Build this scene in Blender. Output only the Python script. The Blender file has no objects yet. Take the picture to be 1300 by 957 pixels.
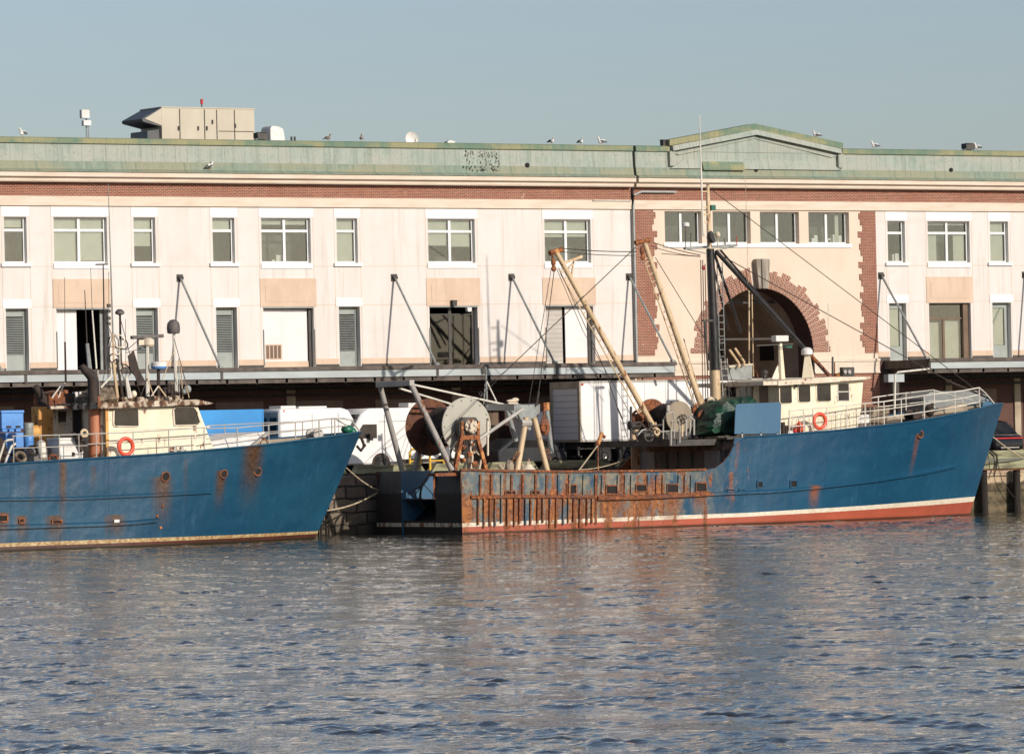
import bpy, math, random
import numpy as np
from math import sin, cos, atan2, sqrt, pi, hypot
from mathutils import Vector, Matrix
random.seed(7)
scene = bpy.context.scene
COL = scene.collection
# ------------------------------------------------------------------ survey
# World frame: X runs along the building front, Y into the building, Z up from the water.
# "out" (o) is the distance in front of the building (o = -Y).
F = 6500.0; PH = atan2(6500, 10080); C, S = cos(PH), sin(PH); R = .0225; D0 = 250.0; H = 4.3; Y0 = 553.7
cr, sr = cos(R), sin(R)
def W(px, py, o):
    i, j = px-650, py-Y0
    k = (i*cr-j*sr)/F; D = i*sr+j*cr
    s = (k*(D0-o*C)-o*S)/(C-k*S); Y = D0+s*S-o*C
    return s, H-D*Y/F
def Wo(px, py, s):
    i, j = px-650, py-Y0
    k = (i*cr-j*sr)/F; D = i*sr+j*cr
    o = (k*(D0+s*S)-s*C)/(S+k*C); Y = D0+s*S-o*C
    return o, H-D*Y/F
def w(px, py, o):
    s, z = W(px, py, o); return Vector((s, -o, z))
def ws(px, py, s):
    o, z = Wo(px, py, s); return Vector((s, -o, z))
def wx(px, o=0, y=430): return W(px, y, o)[0]
def wz(px, py, o=0): return W(px, py, o)[1]

# ------------------------------------------------------------------ materials
class Nt:
    def __init__(s, name):
        s.m = bpy.data.materials.new(name); s.m.use_nodes = True
        s.t = s.m.node_tree; s.t.nodes.clear()
        s.out = s.t.nodes.new('ShaderNodeOutputMaterial')
        s.b = s.t.nodes.new('ShaderNodeBsdfPrincipled')
        s.t.links.new(s.b.outputs[0], s.out.inputs[0])
        s.geo = s.t.nodes.new('ShaderNodeNewGeometry')
    def n(s, typ, **kw):
        nd = s.t.nodes.new(typ)
        for k, v in kw.items(): setattr(nd, k, v)
        return nd
    def l(s, a, b): s.t.links.new(a, b)
    def pos(s, sc=(1, 1, 1), off=(0, 0, 0)):
        mp = s.n('ShaderNodeMapping'); mp.inputs['Scale'].default_value = sc; mp.inputs['Location'].default_value = off
        s.l(s.geo.outputs['Position'], mp.inputs[0]); return mp.outputs[0]
    def noise(s, sc=(1, 1, 1), scale=1., detail=5, rough=.6, off=(0, 0, 0), dist=0):
        nd = s.n('ShaderNodeTexNoise'); nd.inputs['Scale'].default_value = scale
        nd.inputs['Detail'].default_value = detail; nd.inputs['Roughness'].default_value = rough; nd.inputs['Distortion'].default_value = dist
        s.l(s.pos(sc, off), nd.inputs['Vector']); return nd.outputs['Fac']
    def math(s, op, a, b=None, c=None, clamp=False):
        nd = s.n('ShaderNodeMath', operation=op); nd.use_clamp = clamp
        for i, v in enumerate((a, b, c)):
            if v is None: continue
            if isinstance(v, (int, float)): nd.inputs[i].default_value = v
            else: s.l(v, nd.inputs[i])
        return nd.outputs[0]
    def step(s, v, a, b, lo=0., hi=1.):
        nd = s.n('ShaderNodeMapRange'); nd.interpolation_type = 'SMOOTHSTEP'
        nd.inputs[1].default_value = a; nd.inputs[2].default_value = b; nd.inputs[3].default_value = lo; nd.inputs[4].default_value = hi
        s.l(v, nd.inputs[0]); return nd.outputs[0]
    def lin(s, v, a, b, lo=0., hi=1.):
        nd = s.n('ShaderNodeMapRange')
        nd.inputs[1].default_value = a; nd.inputs[2].default_value = b; nd.inputs[3].default_value = lo; nd.inputs[4].default_value = hi
        s.l(v, nd.inputs[0]); return nd.outputs[0]
    def mix(s, f, a, b):
        nd = s.n('ShaderNodeMix', data_type='RGBA')
        if isinstance(f, (int, float)): nd.inputs[0].default_value = f
        else: s.l(f, nd.inputs[0])
        for i, v in ((6, a), (7, b)):
            if isinstance(v, tuple): nd.inputs[i].default_value = (v[0], v[1], v[2], 1)
            else: s.l(v, nd.inputs[i])
        return nd.outputs[2]
    def xyz(s):
        nd = s.n('ShaderNodeSeparateXYZ'); s.l(s.geo.outputs['Position'], nd.inputs[0]); return nd.outputs
    def fin(s, col, rough=.6, metal=0., bump=None, bs=.3, bd=.02, spec=.5):
        if isinstance(col, tuple): s.b.inputs['Base Color'].default_value = (col[0], col[1], col[2], 1)
        else: s.l(col, s.b.inputs['Base Color'])
        if isinstance(rough, (int, float)): s.b.inputs['Roughness'].default_value = rough
        else: s.l(rough, s.b.inputs['Roughness'])
        s.b.inputs['Metallic'].default_value = metal
        s.b.inputs['Specular IOR Level'].default_value = spec
        if bump is not None:
            bn = s.n('ShaderNodeBump'); bn.inputs['Strength'].default_value = bs; bn.inputs['Distance'].default_value = bd
            s.l(bump, bn.inputs['Height']); s.l(bn.outputs[0], s.b.inputs['Normal'])
        return s.m
def m_plain(name, c1, c2=None, rough=.6, scale=2., stretch=(1, 1, 1), metal=0., bs=.2, bd=.02, lo=.35, hi=.65, spec=.5, detail=6):
    t = Nt(name)
    if c2 is None: c2 = tuple(v*.78 for v in c1)
    a = t.noise(stretch, scale, detail)
    return t.fin(t.mix(t.step(a, lo, hi), c1, c2), rough, metal, a, bs, bd, spec)
def m_rusty(name, base, amount=.5, stretch=(1.6, 1.6, .5), scale=2., rough=.55, base2=None, rustc=(.33, .11, .035), darkc=(.10, .035, .018)):
    """paint with rust breaking through; amount 0..1"""
    t = Nt(name)
    if base2 is None: base2 = tuple(v*.75 for v in base)
    a = t.noise(stretch, scale, 8, .65)
    f = t.noise((1, 1, 1), 9., 4, .6)
    g = t.noise((1, 1, .4), 1.3, 5, .6, (5, 3, 1))
    paint = t.mix(t.step(g, .35, .65), base, base2)
    rust = t.mix(t.step(f, .35, .65), rustc, darkc)
    m = t.math('ADD', a, t.math('MULTIPLY', f, .15))
    th = .82-.42*amount
    col = t.mix(t.step(m, th-.04, th+.05), paint, rust)
    return t.fin(col, t.step(m, th-.05, th+.05, rough, .9), 0, f, .3, .01)

def brick_nodes(t, c1, c2, mort, bw=.23, bh=.078):
    x, y, z = t.xyz()[:]
    cm = t.n('ShaderNodeCombineXYZ')
    t.l(t.math('ADD', x, t.math('MULTIPLY', y, 1.0)), cm.inputs[0]); t.l(z, cm.inputs[1])
    b = t.n('ShaderNodeTexBrick'); b.inputs['Scale'].default_value = 1
    b.inputs['Brick Width'].default_value = bw; b.inputs['Row Height'].default_value = bh
    b.inputs['Mortar Size'].default_value = .011; b.inputs['Mortar Smooth'].default_value = .1; b.inputs['Bias'].default_value = -.1
    b.inputs['Color1'].default_value = (*c1, 1); b.inputs['Color2'].default_value = (*c2, 1); b.inputs['Mortar'].default_value = (*mort, 1)
    t.l(cm.outputs[0], b.inputs['Vector']); return b

M = {}
def mk():
    # facade -----------------------------------------------------------
    t = Nt('cream_render')
    a = t.noise((1, 1, .25), .8, 7); b = t.noise((1, 1, 1), 6., 5); c = t.noise((2.2, 2.2, .12), 1.6, 6, .6, (9, 4, 2))
    col = t.mix(t.step(a, .35, .7), (.655, .62, .575), (.615, .57, .52))
    col = t.mix(t.step(c, .52, .72, 0, .55), col, (.50, .43, .36)); d9 = t.noise((.35, .35, .9), 1.1, 7, .7, (5, 1, 8)); col = t.mix(t.step(d9, .5, .72, 0, .35), col, (.56, .48, .41))
    M['cream'] = t.fin(col, .85, 0, b, .15, .01)
    M['white_render'] = m_plain('white_lintel_stone', (.77, .75, .72), (.71, .67, .63), .8, 1.4, lo=.4, hi=.8)
    t = Nt('tan_concrete')
    a = t.noise((1, 1, .5), 1.1, 6); c = t.noise((3, 3, .15), 1.5, 6, .6, (2, 7, 1))
    col = t.mix(t.step(a, .3, .7), (.62, .47, .345), (.54, .40, .29))
    M['tan'] = t.fin(t.mix(t.step(c, .55, .8, 0, .5), col, (.40, .31, .24)), .85, 0, a, .15, .02)
    M['peach'] = m_plain('peach_render', (.68, .555, .44), (.60, .48, .37), .85, .5, (1, 1, .6), lo=.3, hi=.75)
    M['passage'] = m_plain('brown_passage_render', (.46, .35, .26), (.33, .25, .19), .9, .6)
    M['stone'] = m_plain('cornice_stone', (.66, .56, .45), (.56, .46, .35), .8, 1.6, (.4, 1, 2.5), lo=.35, hi=.75)
    M['keystone'] = m_plain('grey_keystone', (.36, .32, .26), (.18, .15, .12), .9, 2.2, (4, 4, .5))
    t = Nt('red_brick')
    b = brick_nodes(t, (.27, .078, .042), (.15, .04, .024), (.42, .31, .22))
    e = t.noise((1, 1, 1), 1.7, 6, .7, (3, 3, 3)); e2 = t.noise((1, 1, 1), .5, 4)
    col = t.mix(t.step(e, .64, .70, 0, .75), b.outputs[0], (.55, .42, .32))
    col = t.mix(t.step(e2, .35, .7, 0, .35), col, (.20, .06, .04))
    M['brick'] = t.fin(col, .9, 0, t.math('SUBTRACT', 1, b.outputs['Fac']), .4, .01)
    M['brick_chip'] = M['brick']
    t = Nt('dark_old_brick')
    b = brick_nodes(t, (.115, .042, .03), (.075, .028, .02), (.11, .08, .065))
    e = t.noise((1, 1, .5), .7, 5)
    M['brick_dark'] = t.fin(t.mix(t.step(e, .4, .7, 0, .6), b.outputs[0], (.10, .055, .04)), .9, 0, t.math('SUBTRACT', 1, b.outputs['Fac']), .3, .01)  # brick colour lowered to carry the shade under canopy and arch
    # verdigris copper ---------------------------------------------------
    def copper(name, c1, c2, c3, seam=.62):
        t = Nt(name); x, y, z = t.xyz()[:]
        s = t.math('FRACT', t.math('DIVIDE', x, seam))
        ln = t.math('MULTIPLY', t.step(s, .0, .06, 1, 0), .75)
        cell = t.math('FLOOR', t.math('DIVIDE', x, seam))
        wn = t.n('ShaderNodeTexWhiteNoise', noise_dimensions='1D'); t.l(cell, wn.inputs['W'])
        a = t.noise((1.3, 1, .22), 2.6, 8, .7); b2 = t.noise((.35, 1, 1.4), .9, 5, .6, (4, 4, 4)); f = t.noise((1, 1, 1), 7, 5, .7)
        col = t.mix(t.step(a, .38, .64), c1, c2)
        col = t.mix(t.math('MULTIPLY', t.step(t.math('ADD', b2, t.math('MULTIPLY', wn.outputs[0], .12)), .48, .66), .8), col, c3)
        col = t.mix(t.step(f, .52, .74, 0, .5), col, (.12, .14, .10)); v3 = t.noise((3.5, 1, .12), 2.2, 6, .6, (8, 1, 2)); col = t.mix(t.step(v3, .52, .74, 0, .55), col, (.13, .16, .115))
        col = t.mix(ln, col, (.12, .17, .12))
        return t.fin(col, .75, 0, f, .25, .01)
    M['copper'] = copper('verdigris_copper', (.325, .365, .31), (.25, .30, .25), (.35, .355, .30))
    M['copper_skirt'] = copper('weathered_verdigris', (.16, .215, .165), (.235, .28, .215), (.26, .255, .165), 2.6)
    M['copper_cope'] = copper('coping_verdigris', (.10, .18, .125), (.17, .21, .13), (.30, .27, .13), .62)
    M['soot'] = m_plain('black_joint', (.012, .012, .012), None, .9)  # black filling for the wall joint and the scupper holes
    M['stain'] = m_plain('dark_lichen_stain', (.07, .075, .06), (.03, .03, .025), .9, 8.)
    M['white_frame'] = m_plain('white_window_frame', (.74, .735, .72), (.68, .67, .64), .5)
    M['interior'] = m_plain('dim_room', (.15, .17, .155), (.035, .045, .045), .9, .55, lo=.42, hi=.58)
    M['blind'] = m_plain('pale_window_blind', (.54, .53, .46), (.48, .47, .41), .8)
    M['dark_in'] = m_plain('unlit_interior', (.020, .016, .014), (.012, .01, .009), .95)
    t = Nt('window_glass')
    gl = t.n('ShaderNodeBsdfGlossy'); gl.inputs['Roughness'].default_value = .03; gl.inputs['Color'].default_value = (.9, .95, .95, 1)
    tr = t.n('ShaderNodeBsdfTransparent'); tr.inputs['Color'].default_value = (.84, .86, .84, 1)
    mx = t.n('ShaderNodeMixShader'); fr = t.n('ShaderNodeFresnel'); fr.inputs['IOR'].default_value = 1.5
    wv = t.noise((1, 1, 1), 1.1, 2)
    bn = t.n('ShaderNodeBump'); bn.inputs['Strength'].default_value = .06; bn.inputs['Distance'].default_value = .01; t.l(wv, bn.inputs['Height'])
    t.l(bn.outputs[0], gl.inputs['Normal'])
    t.l(t.math('ADD', fr.outputs[0], .05), mx.inputs[0]); t.l(tr.outputs[0], mx.inputs[1]); t.l(gl.outputs[0], mx.inputs[2])
    t.l(mx.outputs[0], t.out.inputs[0]); M['glass'] = t.m
    g2 = t.m.copy(); g2.name = 'smoked_glass'; [setattr(n.inputs['Color'], 'default_value', (.16, .17, .17, 1)) for n in g2.node_tree.nodes if n.type == 'BSDF_TRANSPARENT']; M['glass_dark'] = g2  # tint darkened so the room behind this glass looks unlit
    M['dark_glass'] = m_plain('dark_boat_glass', (.010, .011, .012), (.028, .027, .025), .08, 1.4, bs=.05)
    M['shutter'] = m_plain('grey_green_shutter', (.30, .33, .30), (.26, .28, .26), .6)
    M['steel'] = m_plain('grey_painted_steel', (.27, .29, .27), (.20, .21, .20), .5, 3.)
    M['fascia'] = m_plain('pale_grey_fascia', (.40, .44, .43), (.33, .36, .35), .6, 1.2, (.4, 1, 1.6))
    M['brown_trim'] = m_plain('brown_gutter', (.125, .10, .08), (.07, .055, .045), .8, 2.)
    M['dark_steel'] = m_plain('dark_steel', (.035, .033, .03), (.06, .05, .04), .6, 3.)
    M['door_white'] = m_plain('white_door', (.69, .66, .64), (.65, .61, .58), .6, .8, lo=.4, hi=.8)
    M['door_slat'] = m_plain('pale_slatted_door', (.46, .42, .37), (.40, .36, .31), .6, 1.)
    M['bronze'] = m_plain('bronze_door_frame', (.16, .10, .06), None, .5)
    M['concrete'] = m_plain('old_concrete', (.42, .35, .25), (.30, .24, .17), .9, 1.2, bs=.5)
    M['roof'] = m_plain('flat_roof_gravel', (.22, .21, .19), None, .95)
    # quay ----------------------------------------------------------------
    t = Nt('asphalt'); a = t.noise((1, 1, 1), .35, 6); b = t.noise((1, 1, 1), 14, 4)
    M['asphalt'] = t.fin(t.mix(t.step(a, .35, .7), (.055, .052, .048), (.085, .078, .07)), .9, 0, b, .3, .01)
    t = Nt('granite_blocks'); x, y, z = t.xyz()[:]
    cm = t.n('ShaderNodeCombineXYZ'); t.l(x, cm.inputs[0]); t.l(z, cm.inputs[1])
    wb = t.n('ShaderNodeTexNoise'); wb.inputs['Scale'].default_value = .9; t.l(cm.outputs[0], wb.inputs['Vector'])
    va = t.n('ShaderNodeVectorMath', operation='MULTIPLY_ADD'); va.inputs[1].default_value = (.35, .35, 0)
    t.l(wb.outputs['Color'], va.inputs[0]); t.l(cm.outputs[0], va.inputs[2])
    b = t.n('ShaderNodeTexBrick'); b.inputs['Scale'].default_value = 1; b.inputs['Brick Width'].default_value = 1.15; b.inputs['Row Height'].default_value = .58
    b.inputs['Mortar Size'].default_value = .045; b.inputs['Mortar Smooth'].default_value = .4; b.inputs['Color1'].default_value = (.30, .235, .165, 1); b.inputs['Color2'].default_value = (.19, .14, .10, 1)
    b.inputs['Mortar'].default_value = (.03, .025, .02, 1); t.l(va.outputs[0], b.inputs['Vector'])
    n1 = t.noise((1, 1, 1), 2.5, 8, .7)
    wet = t.step(t.math('ADD', z, t.math('MULTIPLY', n1, .6)), .35, 1.5, .75, 0)
    col = t.mix(wet, t.mix(t.step(n1, .4, .7, 0, .5), b.outputs[0], (.10, .08, .055)), (.055, .05, .03))
    M['granite'] = t.fin(col, .85, 0, t.math('ADD', n1, t.math('SUBTRACT', 1, b.outputs['Fac'])), .9, .12)
    t = Nt('tidal_concrete'); x, y, z = t.xyz()[:]
    n1 = t.noise((1, 1, 1), 1.6, 9, .7); n2 = t.noise((1.4, 1, .3), 1.3, 6)
    base = t.mix(t.step(n2, .4, .65), (.50, .39, .25), (.34, .25, .16))
    weed = t.mix(t.step(n1, .4, .65), (.05, .04, .02), (.17, .13, .075))
    tide = t.step(t.math('ADD', z, t.math('MULTIPLY', n1, .7)), 1.75, 1.85, 1, 0)
    crack = t.step(t.math('ABSOLUTE', t.math('SUBTRACT', z, 1.05)), .02, .05, .7, 0)
    M['tidal'] = t.fin(t.mix(crack, t.mix(tide, base, weed), (.02, .018, .01)), .9, 0, n1, .8, .1)
    M['curb_timber'] = m_plain('greenish_timber', (.34, .335, .20), (.13, .12, .07), .9, 1.5, (.5, 2, 3), bs=.5)
    M['pile'] = m_plain('black_tarred_timber', (.010, .008, .006), (.022, .016, .011), .9, 2., (3, 3, .4), bs=.6, bd=.05)
    # boats ---------------------------------------------------------------
    M['water'] = None
    M['cream_paint'] = m_rusty('cream_boat_paint', (.76, .69, .52), .24, (2, 2, .7), 1.6, .45, (.70, .61, .44))
    M['white_rust'] = m_rusty('white_roof_rust', (.70, .62, .48), .35, (.9, .9, 1.), 1.5, .6, (.55, .46, .34))
    M['buff'] = m_rusty('buff_mast_paint', (.62, .47, .29), .34, (2, 2, .6), 2.2, .45, (.50, .36, .21))
    M['orange_rust'] = m_rusty('orange_rusty_steel', (.62, .30, .08), .75, (1.5, 1.5, .8), 2.2, .6, (.45, .18, .05))
    M['funnel'] = m_rusty('salmon_rusty_funnel', (.46, .19, .10), .38, (1.4, 1.4, .5), 1.8, .6, (.36, .12, .05))
    M['ochre'] = m_rusty('ochre_rusty_casing', (.68, .38, .10), .42, (1.4, 1.4, .7), 1.6, .6, (.5, .24, .06))
    M['winch_tan'] = m_rusty('taupe_winch_flange', (.27, .22, .15), .2, (1, 1, 1), 1.6, .6)
    M['roof_rust'] = m_rusty('stained_boat_roof', (.62, .54, .42), .6, (1.6, 1.6, 1.2), 1.8, .7, (.34, .27, .19), (.16, .07, .03), (.05, .03, .02))
    M['post_rust'] = m_rusty('grey_post_rusting', (.33, .31, .28), .34, (1.5, 1.5, .6), 1.6, .6, (.27, .24, .21))
    M['rust_dark'] = m_rusty('dark_rusty_flange', (.13, .05, .03), .6, (1, 1, 1), 2.5, .85, (.07, .03, .02), (.20, .075, .03), (.05, .02, .012))
    M['rust'] = m_rusty('rusty_steel', (.19, .07, .035), .7, (1, 1, 1), 2.5, .8, (.10, .04, .025))
    M['black_paint'] = m_plain('black_mast_paint', (.012, .012, .013), (.025, .022, .02), .32, 3.)
    M['grey_drum'] = m_rusty('grey_drum_flange', (.40, .385, .32), .06, (1, 1, 1), 1.6, .6, (.35, .33, .27))
    M['galv'] = m_rusty('galvanised_rail', (.44, .41, .36), .12, (1, 1, 1), 3., .5)
    M['white_rail'] = m_rusty('white_painted_rail', (.72, .68, .58), .12, (1, 1, 1), 3., .5)
    M['deck'] = m_plain('worn_deck', (.24, .19, .14), (.12, .08, .055), .85, 2.)
    M['house_grey'] = m_rusty('grey_bulkhead', (.16, .145, .13), .3, (1.6, 1.6, .4), 1.6, .6)
    M['door_grey'] = m_plain('grey_steel_door', (.30, .29, .29), (.26, .25, .25), .6)
    M['blue_light'] = m_rusty('light_blue_paint', (.04, .115, .20), .06, (1.8, 1.8, .3), 1.4, .4, (.05, .13, .21))
    M['tarp'] = m_plain('green_tarpaulin', (.010, .062, .03), (.004, .022, .013), .45, 1.6, (1, 1, 1), bs=.9, bd=.15)
    M['rope'] = m_plain('manila_rope', (.50, .42, .28), (.36, .28, .18), .9)
    M['wire'] = m_plain('steel_wire', (.05, .04, .032), None, .6)
    M['net'] = m_plain('dark_net', (.02, .016, .014), (.05, .03, .02), .95, 4., bs=1, bd=.2)
    M['lifering'] = m_plain('orange_life_ring', (.72, .09, .035), (.60, .07, .03), .5)
    M['white_plastic'] = m_plain('white_plastic', (.72, .70, .66), (.60, .57, .52), .45)
    M['dome_grey'] = m_plain('sooty_dome', (.07, .06, .055), (.14, .12, .11), .6, 5.)
    M['tote_blue'] = m_plain('blue_plastic_tote', (.09, .27, .62), (.07, .22, .52), .5)
    M['tan_canvas'] = m_plain('dirty_canvas', (.28, .22, .15), (.08, .055, .035), .9, 3., bs=1, bd=.1)
    M['black_soot'] = m_plain('sooty_exhaust', (.02, .016, .014), (.05, .03, .02), .8, 4.)
    M['red'] = m_plain('red_lamp', (.5, .02, .02), None, .4)
    M['green'] = m_plain('green_lamp', (.01, .12, .07), None, .4)
    # vehicles, roof -------------------------------------------------------
    M['van_white'] = m_plain('white_vehicle_paint', (.80, .78, .75), (.77, .74, .70), .3, .6, bs=.02)
    M['trailer_white'] = m_plain('white_trailer_skin', (.82, .80, .77), (.77, .74, .70), .4, .8, (.6, 1, 1), bs=.05)
    M['van_blue'] = m_plain('bright_blue_paint', (.03, .27, .62), (.025, .22, .52), .4, .7)
    M['truck_grey'] = m_plain('grey_truck_paint', (.20, .21, .20), None, .5)
    M['car_black'] = m_plain('black_car_paint', (.010, .010, .011), (.012, .012, .013), .08, 1., bs=0)
    M['car_dark'] = m_plain('dark_grey_car_paint', (.045, .046, .048), None, .3)
    M['rubber'] = m_plain('tyre_rubber', (.02, .019, .018), None, .85)
    M['alloy'] = m_plain('wheel_metal', (.45, .43, .40), (.3, .28, .26), .35, 5., metal=.6)
    M['yellow'] = m_plain('yellow_safety_paint', (.75, .48, .04), (.6, .35, .04), .5)
    M['beige_metal'] = m_plain('beige_metal_panel', (.50, .45, .35), (.45, .40, .30), .55, .9, (1, 1, .4))
    M['dark_metal_roof'] = m_plain('dark_hood_metal', (.06, .065, .07), (.09, .09, .09), .45)
    M['gull_white'] = m_plain('white_feathers', (.72, .70, .66), (.60, .58, .54), .8)
    M['gull_grey'] = m_plain('grey_wing_feathers', (.10, .10, .105), (.05, .05, .05), .8)
    M['gull_brown'] = m_plain('brown_speckled_feathers', (.20, .15, .11), (.42, .36, .30), .8, 12.)
    M['beak'] = m_plain('yellow_beak', (.6, .38, .08), None, .5)
mk()

def m_hull(name, blue, blue2, zone, streaks, runc=(.30, .10, .032), white=((.72, .66, .54), (.62, .54, .40)), red=((.42, .095, .05), (.33, .075, .042)), low=0.):
    """hull paint: weathered blue, rust by zone, rust runs below fittings"""
    res = []
    for kind in ('paint', 'white', 'red'):
        t = Nt(name+'_'+kind); x, y, z = t.xyz()[:]
        a = t.noise((1.5, 1.5, .22), 1.5, 9, .62)
        f = t.noise((1, 1, 1), 6., 6, .7)
        g = t.noise((.25, .25, .6), .8, 5, .6, (7, 7, 7))
        v = t.noise((2.6, 2.6, .05), 1.1, 6, .6, (1, 5, 3))
        p = {'paint': t.mix(t.step(g, .3, .7), blue, blue2), 'white': t.mix(t.step(f, .35, .6), *white),
             'red': t.mix(t.step(g, .3, .7), *red)}[kind]
        if kind == 'paint':
            p = t.mix(t.step(v, .54, .80, 0, .30), p, tuple(min(1, c*1.6+.03) for c in blue2)); p = t.mix(t.step(t.noise((.5, .5, 1.6), 2.3, 7, .7, (3, 9, 1)), .62, .72, 0, .35), p, tuple(c*.45 for c in blue))
        zx = t.lin(x, zone[0], zone[1], zone[2], zone[3])
        if low and kind == 'paint': zx = t.math('ADD', zx, t.math('MULTIPLY', t.step(x, -1.5, -6., 0, low), t.step(z, 2.0, 1.6, 0, 1)))
        #         # rust gain along the hull
        if kind == 'paint' and zone[3] > .1:                      # pale worn undercoat in the rusty zone
            u = t.noise((1, 1, .35), 1.2, 7, .65, (2, 8, 5))
            un = t.mix(t.step(t.noise((1,1,1), 3., 5), .4, .6), (.10, .13, .13), (.23, .20, .14))
            p = t.mix(t.math('MULTIPLY', t.step(u, .36, .54), t.step(zx, .0, .10)), p, un)
        m = t.math('ADD', t.math('ADD', t.math('MULTIPLY', a, .72), t.math('MULTIPLY', f, .28)), zx)
        rust = t.mix(t.step(f, .36, .66), (.46, .165, .042), (.13, .045, .018))
        rust = t.mix(t.step(v, .46, .60, 0, .7), rust, (.10, .035, .018))
        mask = t.step(m, .60, .68, 0, .93); smask = 0.0
        for (sx, wd, zt, ln, st) in streaks:
            dx = t.math('ABSOLUTE', t.math('SUBTRACT', t.math('ADD', x, t.math('MULTIPLY', g, .25)), sx+.12))
            gx = t.step(t.math('SUBTRACT', dx, t.math('MULTIPLY', t.math('SUBTRACT', f, .5), .18)), wd*.1, wd*1.6, 1, 0)
            gz = t.math('MULTIPLY', t.step(t.math('ADD', z, t.math('MULTIPLY', v, .8)), zt-ln+.4, zt+.4-.05*ln, 0, 1), t.step(z, zt, zt+.06, 1, 0))
            k = t.math('MULTIPLY', t.math('MULTIPLY', gx, gz), t.step(t.math('ADD', v, t.math('MULTIPLY', f, .3)), .36, .62, .5*st, st))
            smask = t.math('MAXIMUM', smask, k)
        col = t.mix(mask, p, rust)
        if streaks: col = t.mix(smask, col, t.mix(t.step(f, .4, .65), runc, tuple(c*.45 for c in runc)))
        if kind == 'red':
            col = t.mix(t.step(z, .02, .14, .9, 0), col, (.02, .022, .012))
        dent = t.noise((1, 1, .8), .75, 2, .5, (6, 6, 6))
        fr_ = t.math('FRACT', t.math('DIVIDE', x, 2.3)); seam = t.step(t.math('ABSOLUTE', t.math('SUBTRACT', fr_, .5)), 0, .012, 1, 0)
        if kind == 'paint': col = t.mix(t.math('MULTIPLY', seam, .35), col, tuple(c*.5 for c in blue))
        hgt = t.math('ADD', t.math('ADD', t.math('MULTIPLY', t.math('ADD', f, mask), .02), t.math('MULTIPLY', dent, .18)), t.math('MULTIPLY', seam, .01))
        res.append(t.fin(col, t.step(mask, .2, .8, .36, .9), 0, hgt, .6, 1.))
    return res

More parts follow.
